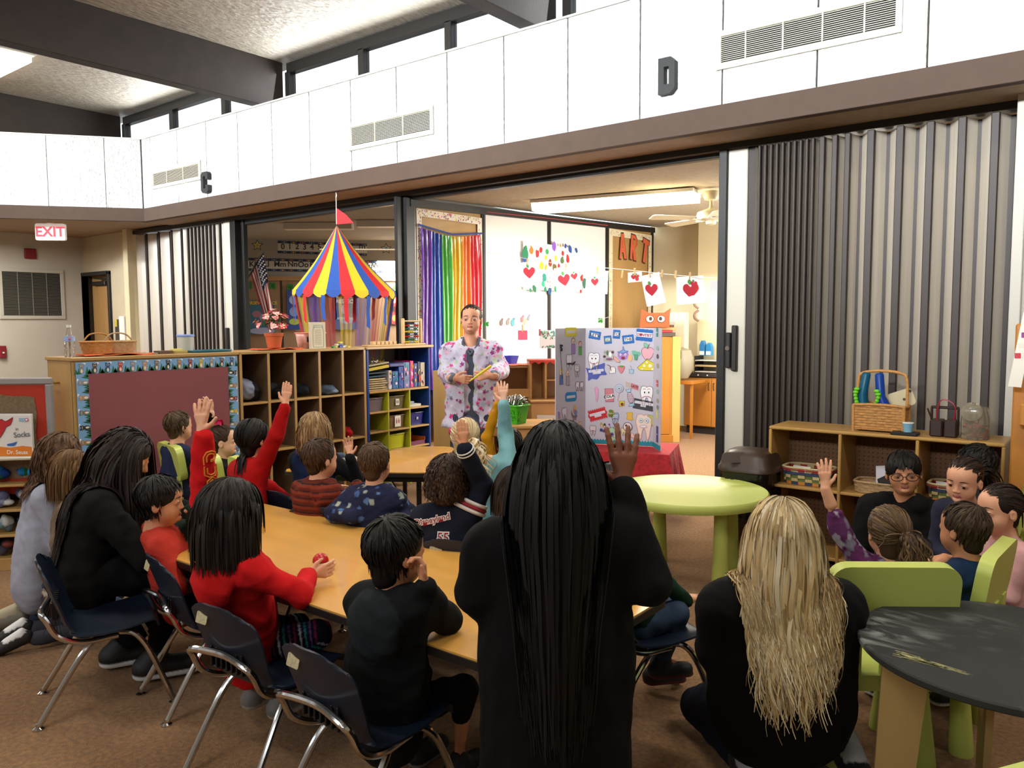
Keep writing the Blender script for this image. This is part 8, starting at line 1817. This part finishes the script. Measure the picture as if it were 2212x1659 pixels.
sh=Sheet(bk_o-bn*.0005,bu,up);sh.fill([(-bwd/2,.0),(bwd/2,.0),(bwd/2,.055),(.06,.062),(-.02,.05),(-bwd/2,.06)],'#d87a1e',0);sh.text('Dr. Seuss',.025,.022,.034,'#e6e2da',2,0,.0006);sh.text('in',.030,.165,.026,'#6a6f78',2,.1,.0003);sh.text('Socks',.058,.130,.044,'#6a6f78',2,.08,.0008)
sh.shape(tr([(-1.2,-1.6),(-1.2,.2),(-.9,1.2),(-.2,.9),(.6,1.3),(.9,1.4),(.5,.4),(-.1,.1),(-.5,-.6)],-.03,.175,.042),'#b8202a','#2a1a1a',.002);sh.shape(tr([(-1.5,0),(0,.3),(1,.6),(.6,-.1),(.2,-.4),(-1.2,-.4)],.0,.072,.026),'#2a62b0',None);sh.fill([(.045,.212),(.10,.212),(.10,.232),(.045,.232)],'#8fb6cf',1).oval(.094,.222,.011,c='#c9506a',z=2).oval(.094,.222,.007,c='#e6e2e6',z=3);sh.part('cover_print',t)
# easel board behind
e0=PD(112,815,4.9);e0.z=0;eu=Vector(camdir(-93));en=Vector(camdir(-3));t=thing('easel_board','grey-framed display board with red paper and a burlap panel at the left edge','board',e0+eu*.35);EH=PD(112,815,4.9).z
LE=Matrix(((eu.x,en.x,0,e0.x),(eu.y,en.y,0,e0.y),(0,0,1,0),(0,0,0,1)));M_gf=mat('grey_frame','#8f8c8c',.45)
MB().box(.03,.95,.0,.012,.45,EH-.03,0,LE).build('red_paper',mat('red_paper','#a82c14',.8),t);MB().box(.0,1.0,-.008,.02,EH-.045,EH,.008,LE).box(.0,.045,-.008,.02,.1,EH-.04,.008,LE).build('frame',M_gf,t)
MB().grid(lambda u,v:LE @ Vector((.105+.85*u+.006*math.sin(v*14),-.003,.55+(EH-.68)*v+(.035*math.sin(u*2.6+.2))*v+.004*math.sin(u*30))),20,10).build('burlap',mat('burlap','#7d6a52',.95,var=(80,.25),bump=(300,.5)),t)
for x_ in (.01,.93):MB().box(x_,x_+.03,-.006,.02,0,.5,.004,LE).build('leg',M_gf,t)

# ---- art room fittings
a=PD(1160,437,8.3);b=PD(1505,474,7.6);zc=2.70;a.z=b.z=zc;d=(b-a).normalized();n=d.cross(up);t=thing('ceiling_light','long bright fluorescent fixture on the art room ceiling','light',(a+b)/2)
MB().prism([(-.15,0),(.15,0),(.13,-.075),(-.13,-.075)],a,n,up,b-a).build('diffuser',mat('fluoro','#fff0c8',.5,emit=5.0),t);MB().prism([(-.16,0),(.16,0),(.16,.03),(-.16,.03)],a-d*.01,n,up,(b-a)*1.005).build('housing',M_white,t)
fc=PD(1536,470,7.6);t=thing('ceiling_fan','white ceiling fan at the right side of the art room ceiling','fan',fc);M_fan=mat('cream_fan','#cfc6a8',.4)
MB().lathe(fc,[(.02,-.07),(.045,-.06),(.05,-.03),(.12,-.015),(.135,.02),(.125,.05),(.06,.075),(.03,.085),(.018,.10),(.018,.155),(.06,.165),(.075,.20),(.07,.245)],32).build('motor',M_fan,t,ang=50)
for k in range(5):
    a_=rad(k*72+14);R_=Matrix.Translation(fc) @ Matrix.Rotation(a_,4,'Z');bb=MB().box(.10,.19,-.02,.02,-.022,-.014,.003,R_).build('blade_arm',M_white,t);MB().prism([(0,-.055),(.40,-.07),(.43,-.05),(.43,.05),(.40,.07),(0,.055)],R_ @ Vector((.17,0,-.012)),(R_.to_3x3() @ Vector((1,0,0))),(R_.to_3x3() @ Vector((0,.98,.18))),(0,0,.006)).build('blade',M_fan,t)
def AZ(px_,d_,z=0):p_=PD(px_,700,d_);p_.z=z;return p_
# counter cabinet
x0_,x1_=PY(1474,900,9.85).x,PY(1600,900,9.85).x;zc=.815
t=thing('base_cabinet','oak base cabinet with dark counter at the back of the art room','cabinet',((x0_+x1_)/2,10.1,0));M_or=wood('orange_oak','#a86c26','Z',.4,.08,5)
MB().box(x0_+.02,x1_,9.87,10.45,.10,zc-.06,.003).build('carcass',M_or,t);MB().box(x0_+.04,x1_,9.90,10.45,0,.10).build('kick_board',mat('dark_kick','#1c1714',.7),t);xm=PY(1536,900,9.85).x
for (a_,b_) in ((x0_+.02,xm-.003),(xm+.003,x1_-.02)):dd_=MB().box(a_,b_,9.85,9.87,.11,zc-.07,.003).build('door',M_or,t);hx=xm+(-.035 if a_ < xm-.01 and b_ < xm else .035);MB().tube([(hx,9.85,zc-.13),(hx,9.825,zc-.13),(hx,9.825,zc-.22),(hx,9.85,zc-.22)],.005,6).build('handle',M_dark,dd_)
MB().box(x0_,x1_,9.83,10.47,zc-.05,zc,.004).build('counter',mat('slate_counter','#2a2725',.35),t)
for k in range(3):MB().cyl((x0_+.1+.13*k,9.829,zc-.025),(x0_+.1+.13*k,9.827,zc-.025),.009,n=10).build('sticker',M_paper,t)
# letter trays with papers, milk carton, box
xt0,xt1=PY(1505,800,10.0).x,PY(1562,800,10.0).x
for k,lb in enumerate(('bottom black letter tray with papers on the art counter','middle black letter tray with papers on the art counter','top black letter tray with a white strip on the art counter')):
    z_=zc+.002+k*.075;t=thing('letter_tray',lb,'tray',((xt0+xt1)/2,10.05,z_),0,'black letter trays');MB().box(xt0,xt1,9.92,10.2,z_,z_+.006,.001).box(xt0,xt0+.006,9.92,10.2,z_,z_+.07,.001).box(xt1-.006,xt1,9.92,10.2,z_,z_+.07,.001).build('tray',M_black,t);MB().box(xt0+.02,xt1-.03,9.90,10.15,z_+.007,z_+.018+.01*(k % 2)).build('papers',mat('tray_paper_%d' % k,['#c9c2b8','#b39a6a','#c9c9c4'][k],.8),t)
for (px_,w,h,cl,c2,lb) in ((1519,.075,.20,'#2a7ab8','#d9dde0','blue and white carton on the letter trays, left'),(1533,.075,.17,'#1f86c4','#dfe6ea','blue arched carton on the letter trays, right')):
    p=PY(px_,790,10.05);t=thing('carton',lb,'carton',(p.x,10.05,zc+.235));z_=zc+.226;MB().box(p.x-w/2,p.x+w/2,10.0,10.08,z_,z_+h*.7,.002).prism([(-w/2,0),(w/2,0),(w/2*.3,h*.3),(-w/2*.3,h*.3)],(p.x,10.0,z_+h*.7),(1,0,0),(0,0,1),(0,.08,0)).build('carton_body',mat('carton_'+cl[1:],cl,.5),t);MB().box(p.x-w/2+.004,p.x+w/2-.004,9.998,10.0,z_+.01,z_+.06).build('white_panel',M_paper,t)
# tall locker with pile, owl-like cat mask, computer monitor
lx_a,lx_b=PD(1428,800,9.7),PD(1461,800,9.9);t=thing('tall_cabinet','tall narrow orange-brown cabinet beside the poster board in the art room','cabinet',(lx_a.x+.15,lx_a.y+.2,0));o=Vector((lx_a.x-.25,lx_a.y,0));dC=Vector(camdir(94));nC=Vector(camdir(4));LC=Matrix(((dC.x,nC.x,0,o.x),(dC.y,nC.y,0,o.y),(0,0,1,0),(0,0,0,1)));zl=1.31
MB().box(0,.36,0,.4,.06,zl,.005,LC).box(.0,.38,-.01,.4,0,.09,.004,LC).build('carcass',M_or,t);MB().box(.02,.335,-.012,-.002,.10,zl-.06,.004,LC).build('door',M_or,t);MB().box(.36,.46,-.005,.4,.0,zl+.005,.004,LC).build('side_panel',wood('lit_oak_side','#c79a55','Z',.4,.08,5),t)  # side panel coloured paler to paint in the light on that face
pz0=LC @ Vector((.15,.2,zl+.003));wd=.42
for k,(w,h_,cl,lb) in enumerate(((.40,.05,'#4a4238','dark patterned folder at the bottom of the pile on the tall cabinet'),(.36,.03,'#b8323c','red folder in the pile on the tall cabinet'),(.42,.035,'#b8905a','manila envelope in the pile on the tall cabinet'),(.34,.03,'#5a3a2c','brown folder near the top of the pile'),(.36,.04,'#a8938a','pale box lid topping the pile'))):
    zz_=zl+.003+sum((.05,.03,.035,.03,.04)[:k]);R_=LC @ Matrix.Translation((.2,.15,zz_)) @ Matrix.Rotation(.12*(k-2),4,'Z');MB().box(-w/2,w/2,-.13,.13,0,h_-.002,.004,R_).solo('folder',mat('fold_'+cl[1:],cl,.7,var=(20,.2)),lb,'folder','pile of folders on the tall cabinet')
q=PD(1416,689,9.75);t=thing('paper_mask','orange cat-shaped paper mask with round eyes on the pile','mask',q+Vector((0,0,-.09)));sh=Sheet(q,camdir(92),up);sh.m.prism([(-.19,-.10),(.17,-.10),(.17,.02),(.185,.13),(.10,.075),(-.08,.075),(-.17,.12),(-.18,.02)],q+Vector(camdir(2))*.004,camdir(92),up,Vector(camdir(2))*.012,'#a8481c')
for sx in (-1,1):sh.oval(sx*.068,.0,.052,.045,'#3a1a10',1).oval(sx*.068,.0,.045,.038,'#e6cfae',2).oval(sx*.06,.003,.020,.024,'#2a1410',3)
sh.part('mask_body',t)
MB().box(*sorted((q.x-.0,q.x+.001)),q.y,q.y+.001,q.z-.2,q.z-.199)
p=PD(1468,770,10.3);t=thing('computer_monitor','old white desktop monitor seen from the side behind the tall cabinet','monitor',(p.x,p.y,.9));MB().lathe((p.x+.04,p.y,.97),[(1e-6,-.21),(.09,-.20),(.16,-.1),(.17,.05),(.13,.16),(1e-6,.20)],24,sx=.8).build('casing',mat('old_white_plastic','#9a947f',.5),t);MB().lathe((p.x-.02,p.y-.08,.99),[(1e-6,-.17),(.15,-.12),(.17,.04),(.14,.14),(1e-6,.18)],20,sx=.75).build('screen_side',mat('monitor_dark','#1a1714',.3),t)
MB().box(p.x-.1,p.x+.25,p.y-.15,p.y+.25,.70,.745,.004).box(p.x-.08,p.x-.05,p.y-.1,p.y-.07,0,.7).box(p.x+.2,p.x+.23,p.y-.1,p.y-.07,0,.7).solo('side_table',M_or,'small table carrying the desktop monitor','table')
p=PD(1455,735,10.4);MB().box(p.x-.16,p.x+.16,p.y,p.y+.12,1.05,1.62,.01).solo('white_cabinet',mat('warm_white','#cfc8ac',.6),'cream metal box against the art room wall','cabinet')
q1_=PY(1490,470,10.44)
for (y_,lb) in ((655,'upper curved white hook on the art room column'),(682,'lower curved white hook on the art room column')):
    p=PD(1509,y_,10.6);MB().tube(bez([p+Vector((0,0,.07)),p+Vector((-.04,-.03,.03)),p+Vector((-.04,-.03,-.03)),p+Vector((0,0,-.07))],4),.016,8).solo('wall_hook',mat('hook_brown','#8a6a58',.6),lb,'hook','hooks on the art room column')

# ---- art-room play furniture between presenter and poster board
DP=lambda px_,d_:AZ(px_,d_)
def kit(o,a):
    dx=Vector(camdir(a));dy=Vector(camdir(a-90));return Matrix(((dx.x,dy.x,0,o.x),(dx.y,dy.y,0,o.y),(0,0,1,0),(0,0,0,1)))
M_bir2=wood('play_birch','#b98a50','Z',.45,.12,6);M_bir2x=wood('play_birch_x','#bb8d54','X',.45,.12,6)
o=DP(1062,6.95);K_=kit(o,84);zt5=1.5-(790-696)*6.95/1720
t=thing('play_shelf','birch play shelf with slanted bins behind the presenter, carrying the pink truck','shelf',o)
for x_ in (0,.335):MB().box(x_,x_+.018,0,.33,0,zt5,.003,K_).build('side_panel',M_bir2,t)
MB().box(0,.353,-.005,.33,zt5-.02,zt5,.003,K_).build('top',M_bir2x,t);MB().box(.01,.34,.31,.32,0,zt5,0,K_).build('back_panel',M_bir2,t)
for z_ in (.86,.52,.18):MB().box(.018,.335,.0,.31,z_-.015,z_,.002,K_).build('shelf_board',M_bir2x,t);MB().box(.0,.35,-.012,.0,z_-.02,z_+.055,.003,K_).build('front_lip',M_bir2x,t)
m=MB();m.grid(lambda u,v:K_ @ Vector((-.02+.38*u,-.02+.36*v,zt5+.004+.003*math.sin(u*20))),10,6).solo('cloth_runner',mat('coral_cloth','#c9604a',.8),'coral cloth runner on the play shelf','cloth')
# toy truck
q=K_ @ Vector((.14,.06,.905));t=thing('toy_truck','pink and lilac toy dump truck with black wheels on the play shelf','toy',q);KT=kit(q,84)
MB().prism([(.02,.02),(.19,.02),(.20,.045),(.15,.065),(.13,.115),(.05,.125),(.02,.06)],KT @ Vector((0,-.05,0)),KT.to_3x3() @ Vector((1,0,0)),up,KT.to_3x3() @ Vector((0,.10,0))).build('cab',mat('toy_pink','#d0768c',.35),t)
MB().prism([(-.13,.03),(.02,.03),(.02,.10),(.10,.135),(.10,.142),(-.05,.138),(-.14,.12)],KT @ Vector((0,-.06,0)),KT.to_3x3() @ Vector((1,0,0)),up,KT.to_3x3() @ Vector((0,.12,0))).build('dump_bed',mat('toy_lilac','#9a86b8',.35),t)
MB().box(.15,.205,-.055,.055,.015,.05,.006,KT).build('bumper',mat('toy_cream','#d9d0c4',.4),t)
for x_ in (.055,.105):MB().box(x_,x_+.035,-.0525,-.05,.075,.105,.001,KT).build('window_pane',M_black,t)
for x_ in (-.09,.07):
    w_=MB().cyl(KT @ Vector((x_,-.065,.032)),KT @ Vector((x_,-.035,.032)),.036,n=20).build('wheel',M_black,t);MB().cyl(KT @ Vector((x_,-.067,.032)),KT @ Vector((x_,-.06,.032)),.018,n=16).build('hub_cap',_M['toy_pink'],w_)
# play hutch
o=DP(1148,6.75);K_=kit(o,84);t=thing('play_hutch','birch toy kitchen hutch with a red scalloped cloth, left of the poster board','cabinet',o);z_t=1.5-(780-696)*6.75/1720;z_m=.835
MB().box(0,.4,0,.33,0,z_m-.02,.004,K_).build('base_cabinet',M_bir2,t);MB().box(-.01,.41,-.02,.34,z_m-.02,z_m,.004,K_).build('counter',M_bir2x,t)
for x_ in (0,.13,.38):MB().box(x_,x_+.016,.1,.33,z_m,z_t,.003,K_).build('divider',M_bir2,t)
MB().box(0,.4,.1,.33,z_t-.018,z_t,.003,K_).box(.13,.4,.1,.32,(z_m+z_t)/2-.01,(z_m+z_t)/2,.002,K_).build('shelf_board',M_bir2x,t);MB().box(0,.4,.32,.33,z_m,z_t,0,K_).build('back_panel',M_bir2,t)
MB().grid(lambda u,v:K_ @ Vector((-.01+.42*u,.08-.0+(.26*(1-v*2) if v < .5 else -.004),z_t+.004-(0 if v < .5 else (v-.5)*.05*(1+.4*math.sin(u*40))))),50,6).solo('scalloped_cloth',mat('red_felt','#b83a2c',.9),'red scalloped cloth along the top of the toy hutch','cloth',ang=80)
q=K_ @ Vector((.14,-.008,.60));t=thing('framed_notice','paper notice lettered Dramatic Play on the toy hutch front','notice',q);sh=Sheet(q,K_.to_3x3() @ Vector((1,0,0)),up);sh.fill([(-.095,-.10),(.09,-.105),(.09,.105),(-.095,.11)],'#c9bfae',0).text('Dramatic Play',0,.065,.026,'#6a5f6a',2);sh.fill([(-.06,-.07),(.06,-.07),(.06,.035),(-.06,.04)],'#a89a6a',1)
for k in range(6):sh.oval(-.045+.018*k,-.035+.012*(k % 2),.010,.022,['#c98a80','#7a4a3a','#3a3a2a','#d9a890','#8a5a3a','#b98a6a'][k],2)
sh.part('notice_sheet',t)
# small table with green basket
o=DP(1095,5.85);K_=kit(o,88);ztb=1.5-(918-696)*5.8/1720;t=thing('small_table','small wooden play table carrying the green basket behind the raised arms','table',o)
MB().box(-.04,.36,-.12,.28,ztb-.025,ztb,.005,K_).build('tabletop',M_bir2x,t);MB().box(-.02,.34,-.10,-.08,ztb-.12,ztb-.025,.003,K_).build('apron',M_bir2x,t)
for x_ in (-.03,.32):
    for y_ in (-.11,.24):MB().box(x_,x_+.03,y_,y_+.03,0,ztb-.025,.003,K_).build('leg',M_bir2,t)
q=K_ @ Vector((.05,.03,ztb+.002));t=thing('green_basket','bright green perforated plastic basket of silver tinsel on the small play table','basket',q);M_gb=mat('green_plastic','#3fae1c',.4)
MB().grid(lambda u,v:q+Vector(((.07+.02*v)*max(-1,min(1,1.35*math.cos(u*6.2832))),(.06+.02*v)*max(-1,min(1,1.35*math.sin(u*6.2832))),.135*v)),36,3).build('basket_body',M_gb,t,ang=50)
MB().tube([q+Vector((.095*max(-1,min(1,1.35*math.cos(a))),.085*max(-1,min(1,1.35*math.sin(a))),.135)) for a in [2*math.pi*i/36 for i in range(36)]],.006,6,closed=True).build('rim',M_gb,t)
m=MB();cdn=Vector(camdir(180))
for k in range(60):w_=rs.uniform(-.05,.05);h_=rs.uniform(.015,.11);c=q+Vector(camdir(90))*w_+cdn*(.081+.018*h_/.135+.004)+Vector((0,0,h_));m.ell(c,(.003,.003,.004),6)
m.build('holes',mat('dark_green_hole','#155a0c',.8),t,kind='stuff')
m=MB();M_tin=mat('silver_tinsel','#b9b9b4',.2,.9)
for k in range(70):a=rs.uniform(0,6.28);c=q+Vector((rs.uniform(-.05,.05),rs.uniform(-.04,.04),.12));m.tube([c,c+Vector((math.cos(a)*.03,math.sin(a)*.03,rs.uniform(.05,.09))),c+Vector((math.cos(a)*.07,math.sin(a)*.06,rs.uniform(.0,.08)))],.0035,4)
m.build('tinsel',M_tin,t,kind='stuff')
q=DP(1100,7.2);q.z=1.5-(785-696)*7.2/1720;t=thing('blue_basket','small blue plastic basket behind the presenter\'s shoulder','basket',q)
MB().grid(lambda u,v:q+Vector(((.05+.015*v)*max(-1,min(1,1.35*math.cos(u*6.2832))),(.05+.015*v)*max(-1,min(1,1.35*math.sin(u*6.2832))),.07*v)),24,2).build('basket_body',mat('royal_blue','#1c2f9a',.4),t,ang=50)
# wooden chair behind
o=DP(1120,5.35);K_=kit(o,92);t=thing('wooden_chair','small wooden play chair behind the children with raised arms','chair',o)
for x_ in (0,.26):MB().box(x_,x_+.028,0,.028,0,.50,.004,K_).build('leg',M_bir2,t);MB().box(x_,x_+.028,.25,.278,0,.28,.004,K_).build('leg',M_bir2,t)
MB().box(-.01,.30,.0,.30,.28,.30,.006,K_).build('seat',M_bir2x,t)
for z_ in (.45,.36):MB().box(.02,.27,.004,.02,z_,z_+.045,.003,K_).build('back_slat',M_bir2x,t)
# brown cupboard end beside the blue shelf
p=AZ(955,6.9);MB().box(p.x-.12,p.x+.10,p.y,p.y+.3,0,1.08,.004).solo('wood_cupboard',M_honey,'brown wooden cupboard end between the blue shelf and the presenter','cupboard')

# ---- classroom wall behind the tent
def CS(px_,py_):x,z=cloc(px_,py_);return x,z
Cw=Sheet(C0+cn*.002,cu_,up);Cc=Sheet(C0+cn*.082,cu_,up)
def strip(xa,xb,y0a,y1a,y0b,y1b,name,label,chars,border=True):
    o_=CS(xa,y1a);t=thing(name,label,'chart',C0+cu_*o_[0]+up*o_[1]+cn*.01)
    A_,B_,C1,D1=CS(xa,y1a),CS(xb,y1b),CS(xb,y0b),CS(xa,y0a);Cw.fill([A_,B_,C1,D1],'#b4b4ae',1)
    hb=.035;n_=int((B_[0]-A_[0])/.06)
    for (P0,P1) in ((A_,B_),(D1,C1)):
        for k in range(n_):
            f0,f1=k/n_,(k+.95)/n_;xa_,xb_=P0[0]+(P1[0]-P0[0])*f0,P0[0]+(P1[0]-P0[0])*f1;za_=P0[1]+(P1[1]-P0[1])*f0;s_=0 if P0 is A_ else -hb
            Cw.fill([(xa_,za_+s_),(xb_,za_+s_),(xb_,za_+s_+hb),(xa_,za_+s_+hb)],'#1a2348',2)
            if k % 2:Cw.oval((xa_+xb_)/2,za_+s_+hb/2,.018,.010,['#b9962a','#5a8a9a','#9a5a2a'][k % 3],3)
    for (px_,py_,ch_,sz) in chars:c_=CS(px_,py_);Cw.text(ch_,c_[0],c_[1],sz,'#2a2a2c',3,0,.002)
    o1=Cw.m.build('chart_strip',VC,t,smooth=False);Cw.m=MB()
strip(600,793,520,547,527,553,'number_strip','number strip 0 to 10 with patterned border on the back classroom wall',[(611,533,'0',.11),(626,533,'1',.11),(642,533,'2',.11),(658,534,'3',.11),(674,534,'4',.11),(690,534,'5',.11),(706,535,'6',.11),(722,535,'7',.11),(738,535,'8',.11),(754,536,'9',.11),(781,536,'10',.11)])
strip(521,872,557,585,565,590,'alphabet_strip','alphabet strip with handwriting letters on the back classroom wall',[(548,571,'Kk',.11),(576,571,'Ll',.11),(605,571,'Mm',.11),(632,571,'Nn',.11),(655,572,'Oo',.11),(678,572,'Pp',.11),(705,572,'Qq',.11),(730,573,'Rr',.11),(752,573,'Ss',.11),(773,573,'Tt',.11),(795,574,'Uu',.11),(803,574,'',.1),(818,574,'Ww',.11),(838,575,'Xx',.11),(857,575,'Yy',.11),(873,575,'Zz',.11)])
for (px_,py_,c,lb) in ((556,530,'#a8922a','gold star cut-out with black outline on the back classroom wall'),(834,537,'#2a7a9a','white star cut-out with a blue centre on the back classroom wall')):
    c_=CS(px_,py_);P_=[(math.cos(rad(90+36*k))*(.085 if k % 2 == 0 else .04),math.sin(rad(90+36*k))*(.085 if k % 2 == 0 else .04)) for k in range(10)];Cw.fill(tr(P_,*c_,1.0),'#1a1a1c',1).fill(tr(P_,*c_,.78),'#a9a9a4' if px_ > 800 else '#b5ad84',2).fill(tr(P_,*c_,.4),c,3);Cw.m.solo('star_cutout',VC,lb,'star','stars on the classroom wall',smooth=False);Cw.m=MB()
for (px_,py_,lb) in ((539,617,'green shamrock left of the flag'),(590,618,'green shamrock right of the flag'),(628,621,'green shamrock by the tent edge'),(857,622,'green shamrock right of the tent')):
    c_=CS(px_,py_)
    for k in range(4):a=.78+k*1.57;Cc.oval(c_[0]+.028*math.cos(a),c_[1]+.028*math.sin(a),.028,.024,'#1f6a2a',1,a)
    Cc.line([c_,(c_[0]+.02,c_[1]-.06)],.01,'#1f6a2a',1);Cc.m.solo('shamrock',VC,lb,'shamrock','shamrocks on the classroom cupboards',smooth=False);Cc.m=MB()
def poster(px0,py0,px1,py1,base,bits,label,texts=()):
    a,b=CS(px0,py1),CS(px1,py0);Cc.fill([(a[0],a[1]),(b[0],a[1]),(b[0],b[1]),(a[0],b[1])],base,1);w,h=b[0]-a[0],b[1]-a[1]
    for (fx,fy,rx,ry,cl) in bits:Cc.oval(a[0]+fx*w,a[1]+fy*h,rx*w,ry*h,cl,2)
    for (s_,fx,fy,sz,cl) in texts:Cc.text(s_,a[0]+fx*w,a[1]+fy*h,sz,cl,4,0,.002)
    Cc.m.solo('wall_poster',VC,label,'poster',smooth=False);Cc.m=MB()
poster(541,650,594,722,'#2a5a72',[(.5,.1,.5,.1,'#8a90b0'),(.3,.6,.18,.1,'#8a5a6a'),(.6,.5,.2,.12,'#7a7f96'),(.5,.94,.48,.05,'#7a2a22')],'blue poster headed PERSEVERANCE on the classroom cupboard behind the flowers',(('PERSEVERANCE',.5,.93,.062,'#b9a23a'),))
poster(623,627,650,712,'#2a3f86',[(.5,.75,.35,.12,'#8fa3cf'),(.5,.45,.35,.12,'#6f8fc0'),(.5,.2,.4,.08,'#9ab04a')],'narrow dark blue poster with ovals left of the tent')
poster(725,645,772,712,'#3a4468',[(.5,.3,.3,.12,'#4a6aa0'),(.4,.65,.12,.15,'#6a7aa8')],'dark poster headed RESPECT seen through the tent net',(('RESPECT',.5,.9,.075,'#9a9aa8'),('WITH OTHERS',.5,.35,.045,'#7a9ab0')))
poster(846,636,857,700,'#8a2a2a',[(.5,.8,.4,.1,'#d9d0c0'),(.5,.5,.4,.1,'#1a1a1a'),(.5,.2,.4,.1,'#c9a83a')],'narrow red and black poster right of the tent')
# flag
fp0,fp1=PD(524,618,9.6),PD(569,545,9.6);t=thing('flag','United States flag on an angled black pole behind the opening','flag',(fp0.x,fp0.y,fp0.z));MB().tube([fp0,fp1],.012,8).build('pole',M_black,t)
fd=Vector(camdir(92));m=MB();top_=fp1+Vector((0,0,-.02));H_=.72;Wd_=.62
def ff(u,v):  # u along the pole edge, v hanging down
    base_=fp1.lerp(fp0,u*.62);drop=Vector((fd.x*.04,fd.y*.04,0))*1;return base_+fd*(.10*v*(1-u)+.22*v*u)+Vector((0,0,-1))*v*(.82-.10*u)+Vector(camdir(0))*(.035*math.sin(u*16+v*2)*(v+.2))
def fcol(u,v):return '#1a2244' if (u < .55 and v < .42) else ('#8e1f2c' if int(u*13) % 2 == 0 else '#bdb6ae')
m.grid(ff,26,24,colfn=fcol).build('flag_cloth',VC,t,ang=85)
m=MB();[m.ell(ff(.05+.095*i+(.045 if j % 2 else 0),.04+.062*j)-Vector(camdir(0))*.008,.010,6,None,'#c9c6c0') for i in range(5) for j in range(6)];m.build('stars',VC,t,kind='stuff')
# classroom ceiling light boxes and fan
for (xa,xb,ya,yb,dd,lb) in ((612,760,497,515,9.6,'white ceiling light box at left in the back classroom'),(770,872,500,520,9.4,'white ceiling light box behind the tent top in the back classroom')):
    a=PD(xa,ya,dd);b=PD(xb,yb,dd);a.z=b.z=2.62;d=(b-a);n=d.cross(up).normalized()*-.25;MB().prism([(0,0),(1,0),(1,.5),(0,.5)],a,d,n*1.2,(0,0,.075)).solo('light_box',mat('light_box_white','#bfc0ba',.5),lb,'light')
q=PD(838,540,9.0);MB().prism([(-.75,-.03),(.3,-.05),(.3,.05),(-.75,.03)],q,camdir(85),camdir(-5),(0,0,.008)).solo('fan_blade',M_fan,'grey ceiling fan blade in the back classroom','fan')
# upper-left fluorescent on the high ceiling
a=PZ(20,125,4.26);t=thing('ceiling_light','bright fluorescent panel on the high ceiling at upper left','light',(a.x-.15,a.y-.2,4.2));MB().box(a.x-1.2,a.x+.25,a.y-.18,a.y+.12,4.19,4.275,.01).build('diffuser',mat('fluoro2','#fff0cf',.5,emit=3.5),t);MB().box(a.x-1.23,a.x+.28,a.y-.21,a.y+.15,4.26,4.28,.004).build('housing',M_white,t)
# sneaker on the far table and shoes
p=PZ(738,1003,TZ);F=Field();dd_=V(*camdir(60));F.cap(V(p.x,p.y,TZ+.025)-dd_*.07,V(p.x,p.y,TZ+.025)+dd_*.08,.036,.032,.02,'#b9b4aa',(U3,.8));F.cap(V(p.x,p.y,TZ+.05)-dd_*.06,V(p.x,p.y,TZ+.055)-dd_*.0,.032,.026,.02,'#2a3f5a');F.cap(V(p.x,p.y,TZ+.008)-dd_*.075,V(p.x,p.y,TZ+.008)+dd_*.09,.036,.033,.004,'#a89a78',(U3,.3));F.pl(V(p.x,p.y,TZ+.001),-U3)
t=thing('sneaker','white and blue sneaker lying on the far table behind the raised hand','shoe',(p.x,p.y,TZ));npobj('shoe_body',[F.mesh(.005)],M_shoe,t)
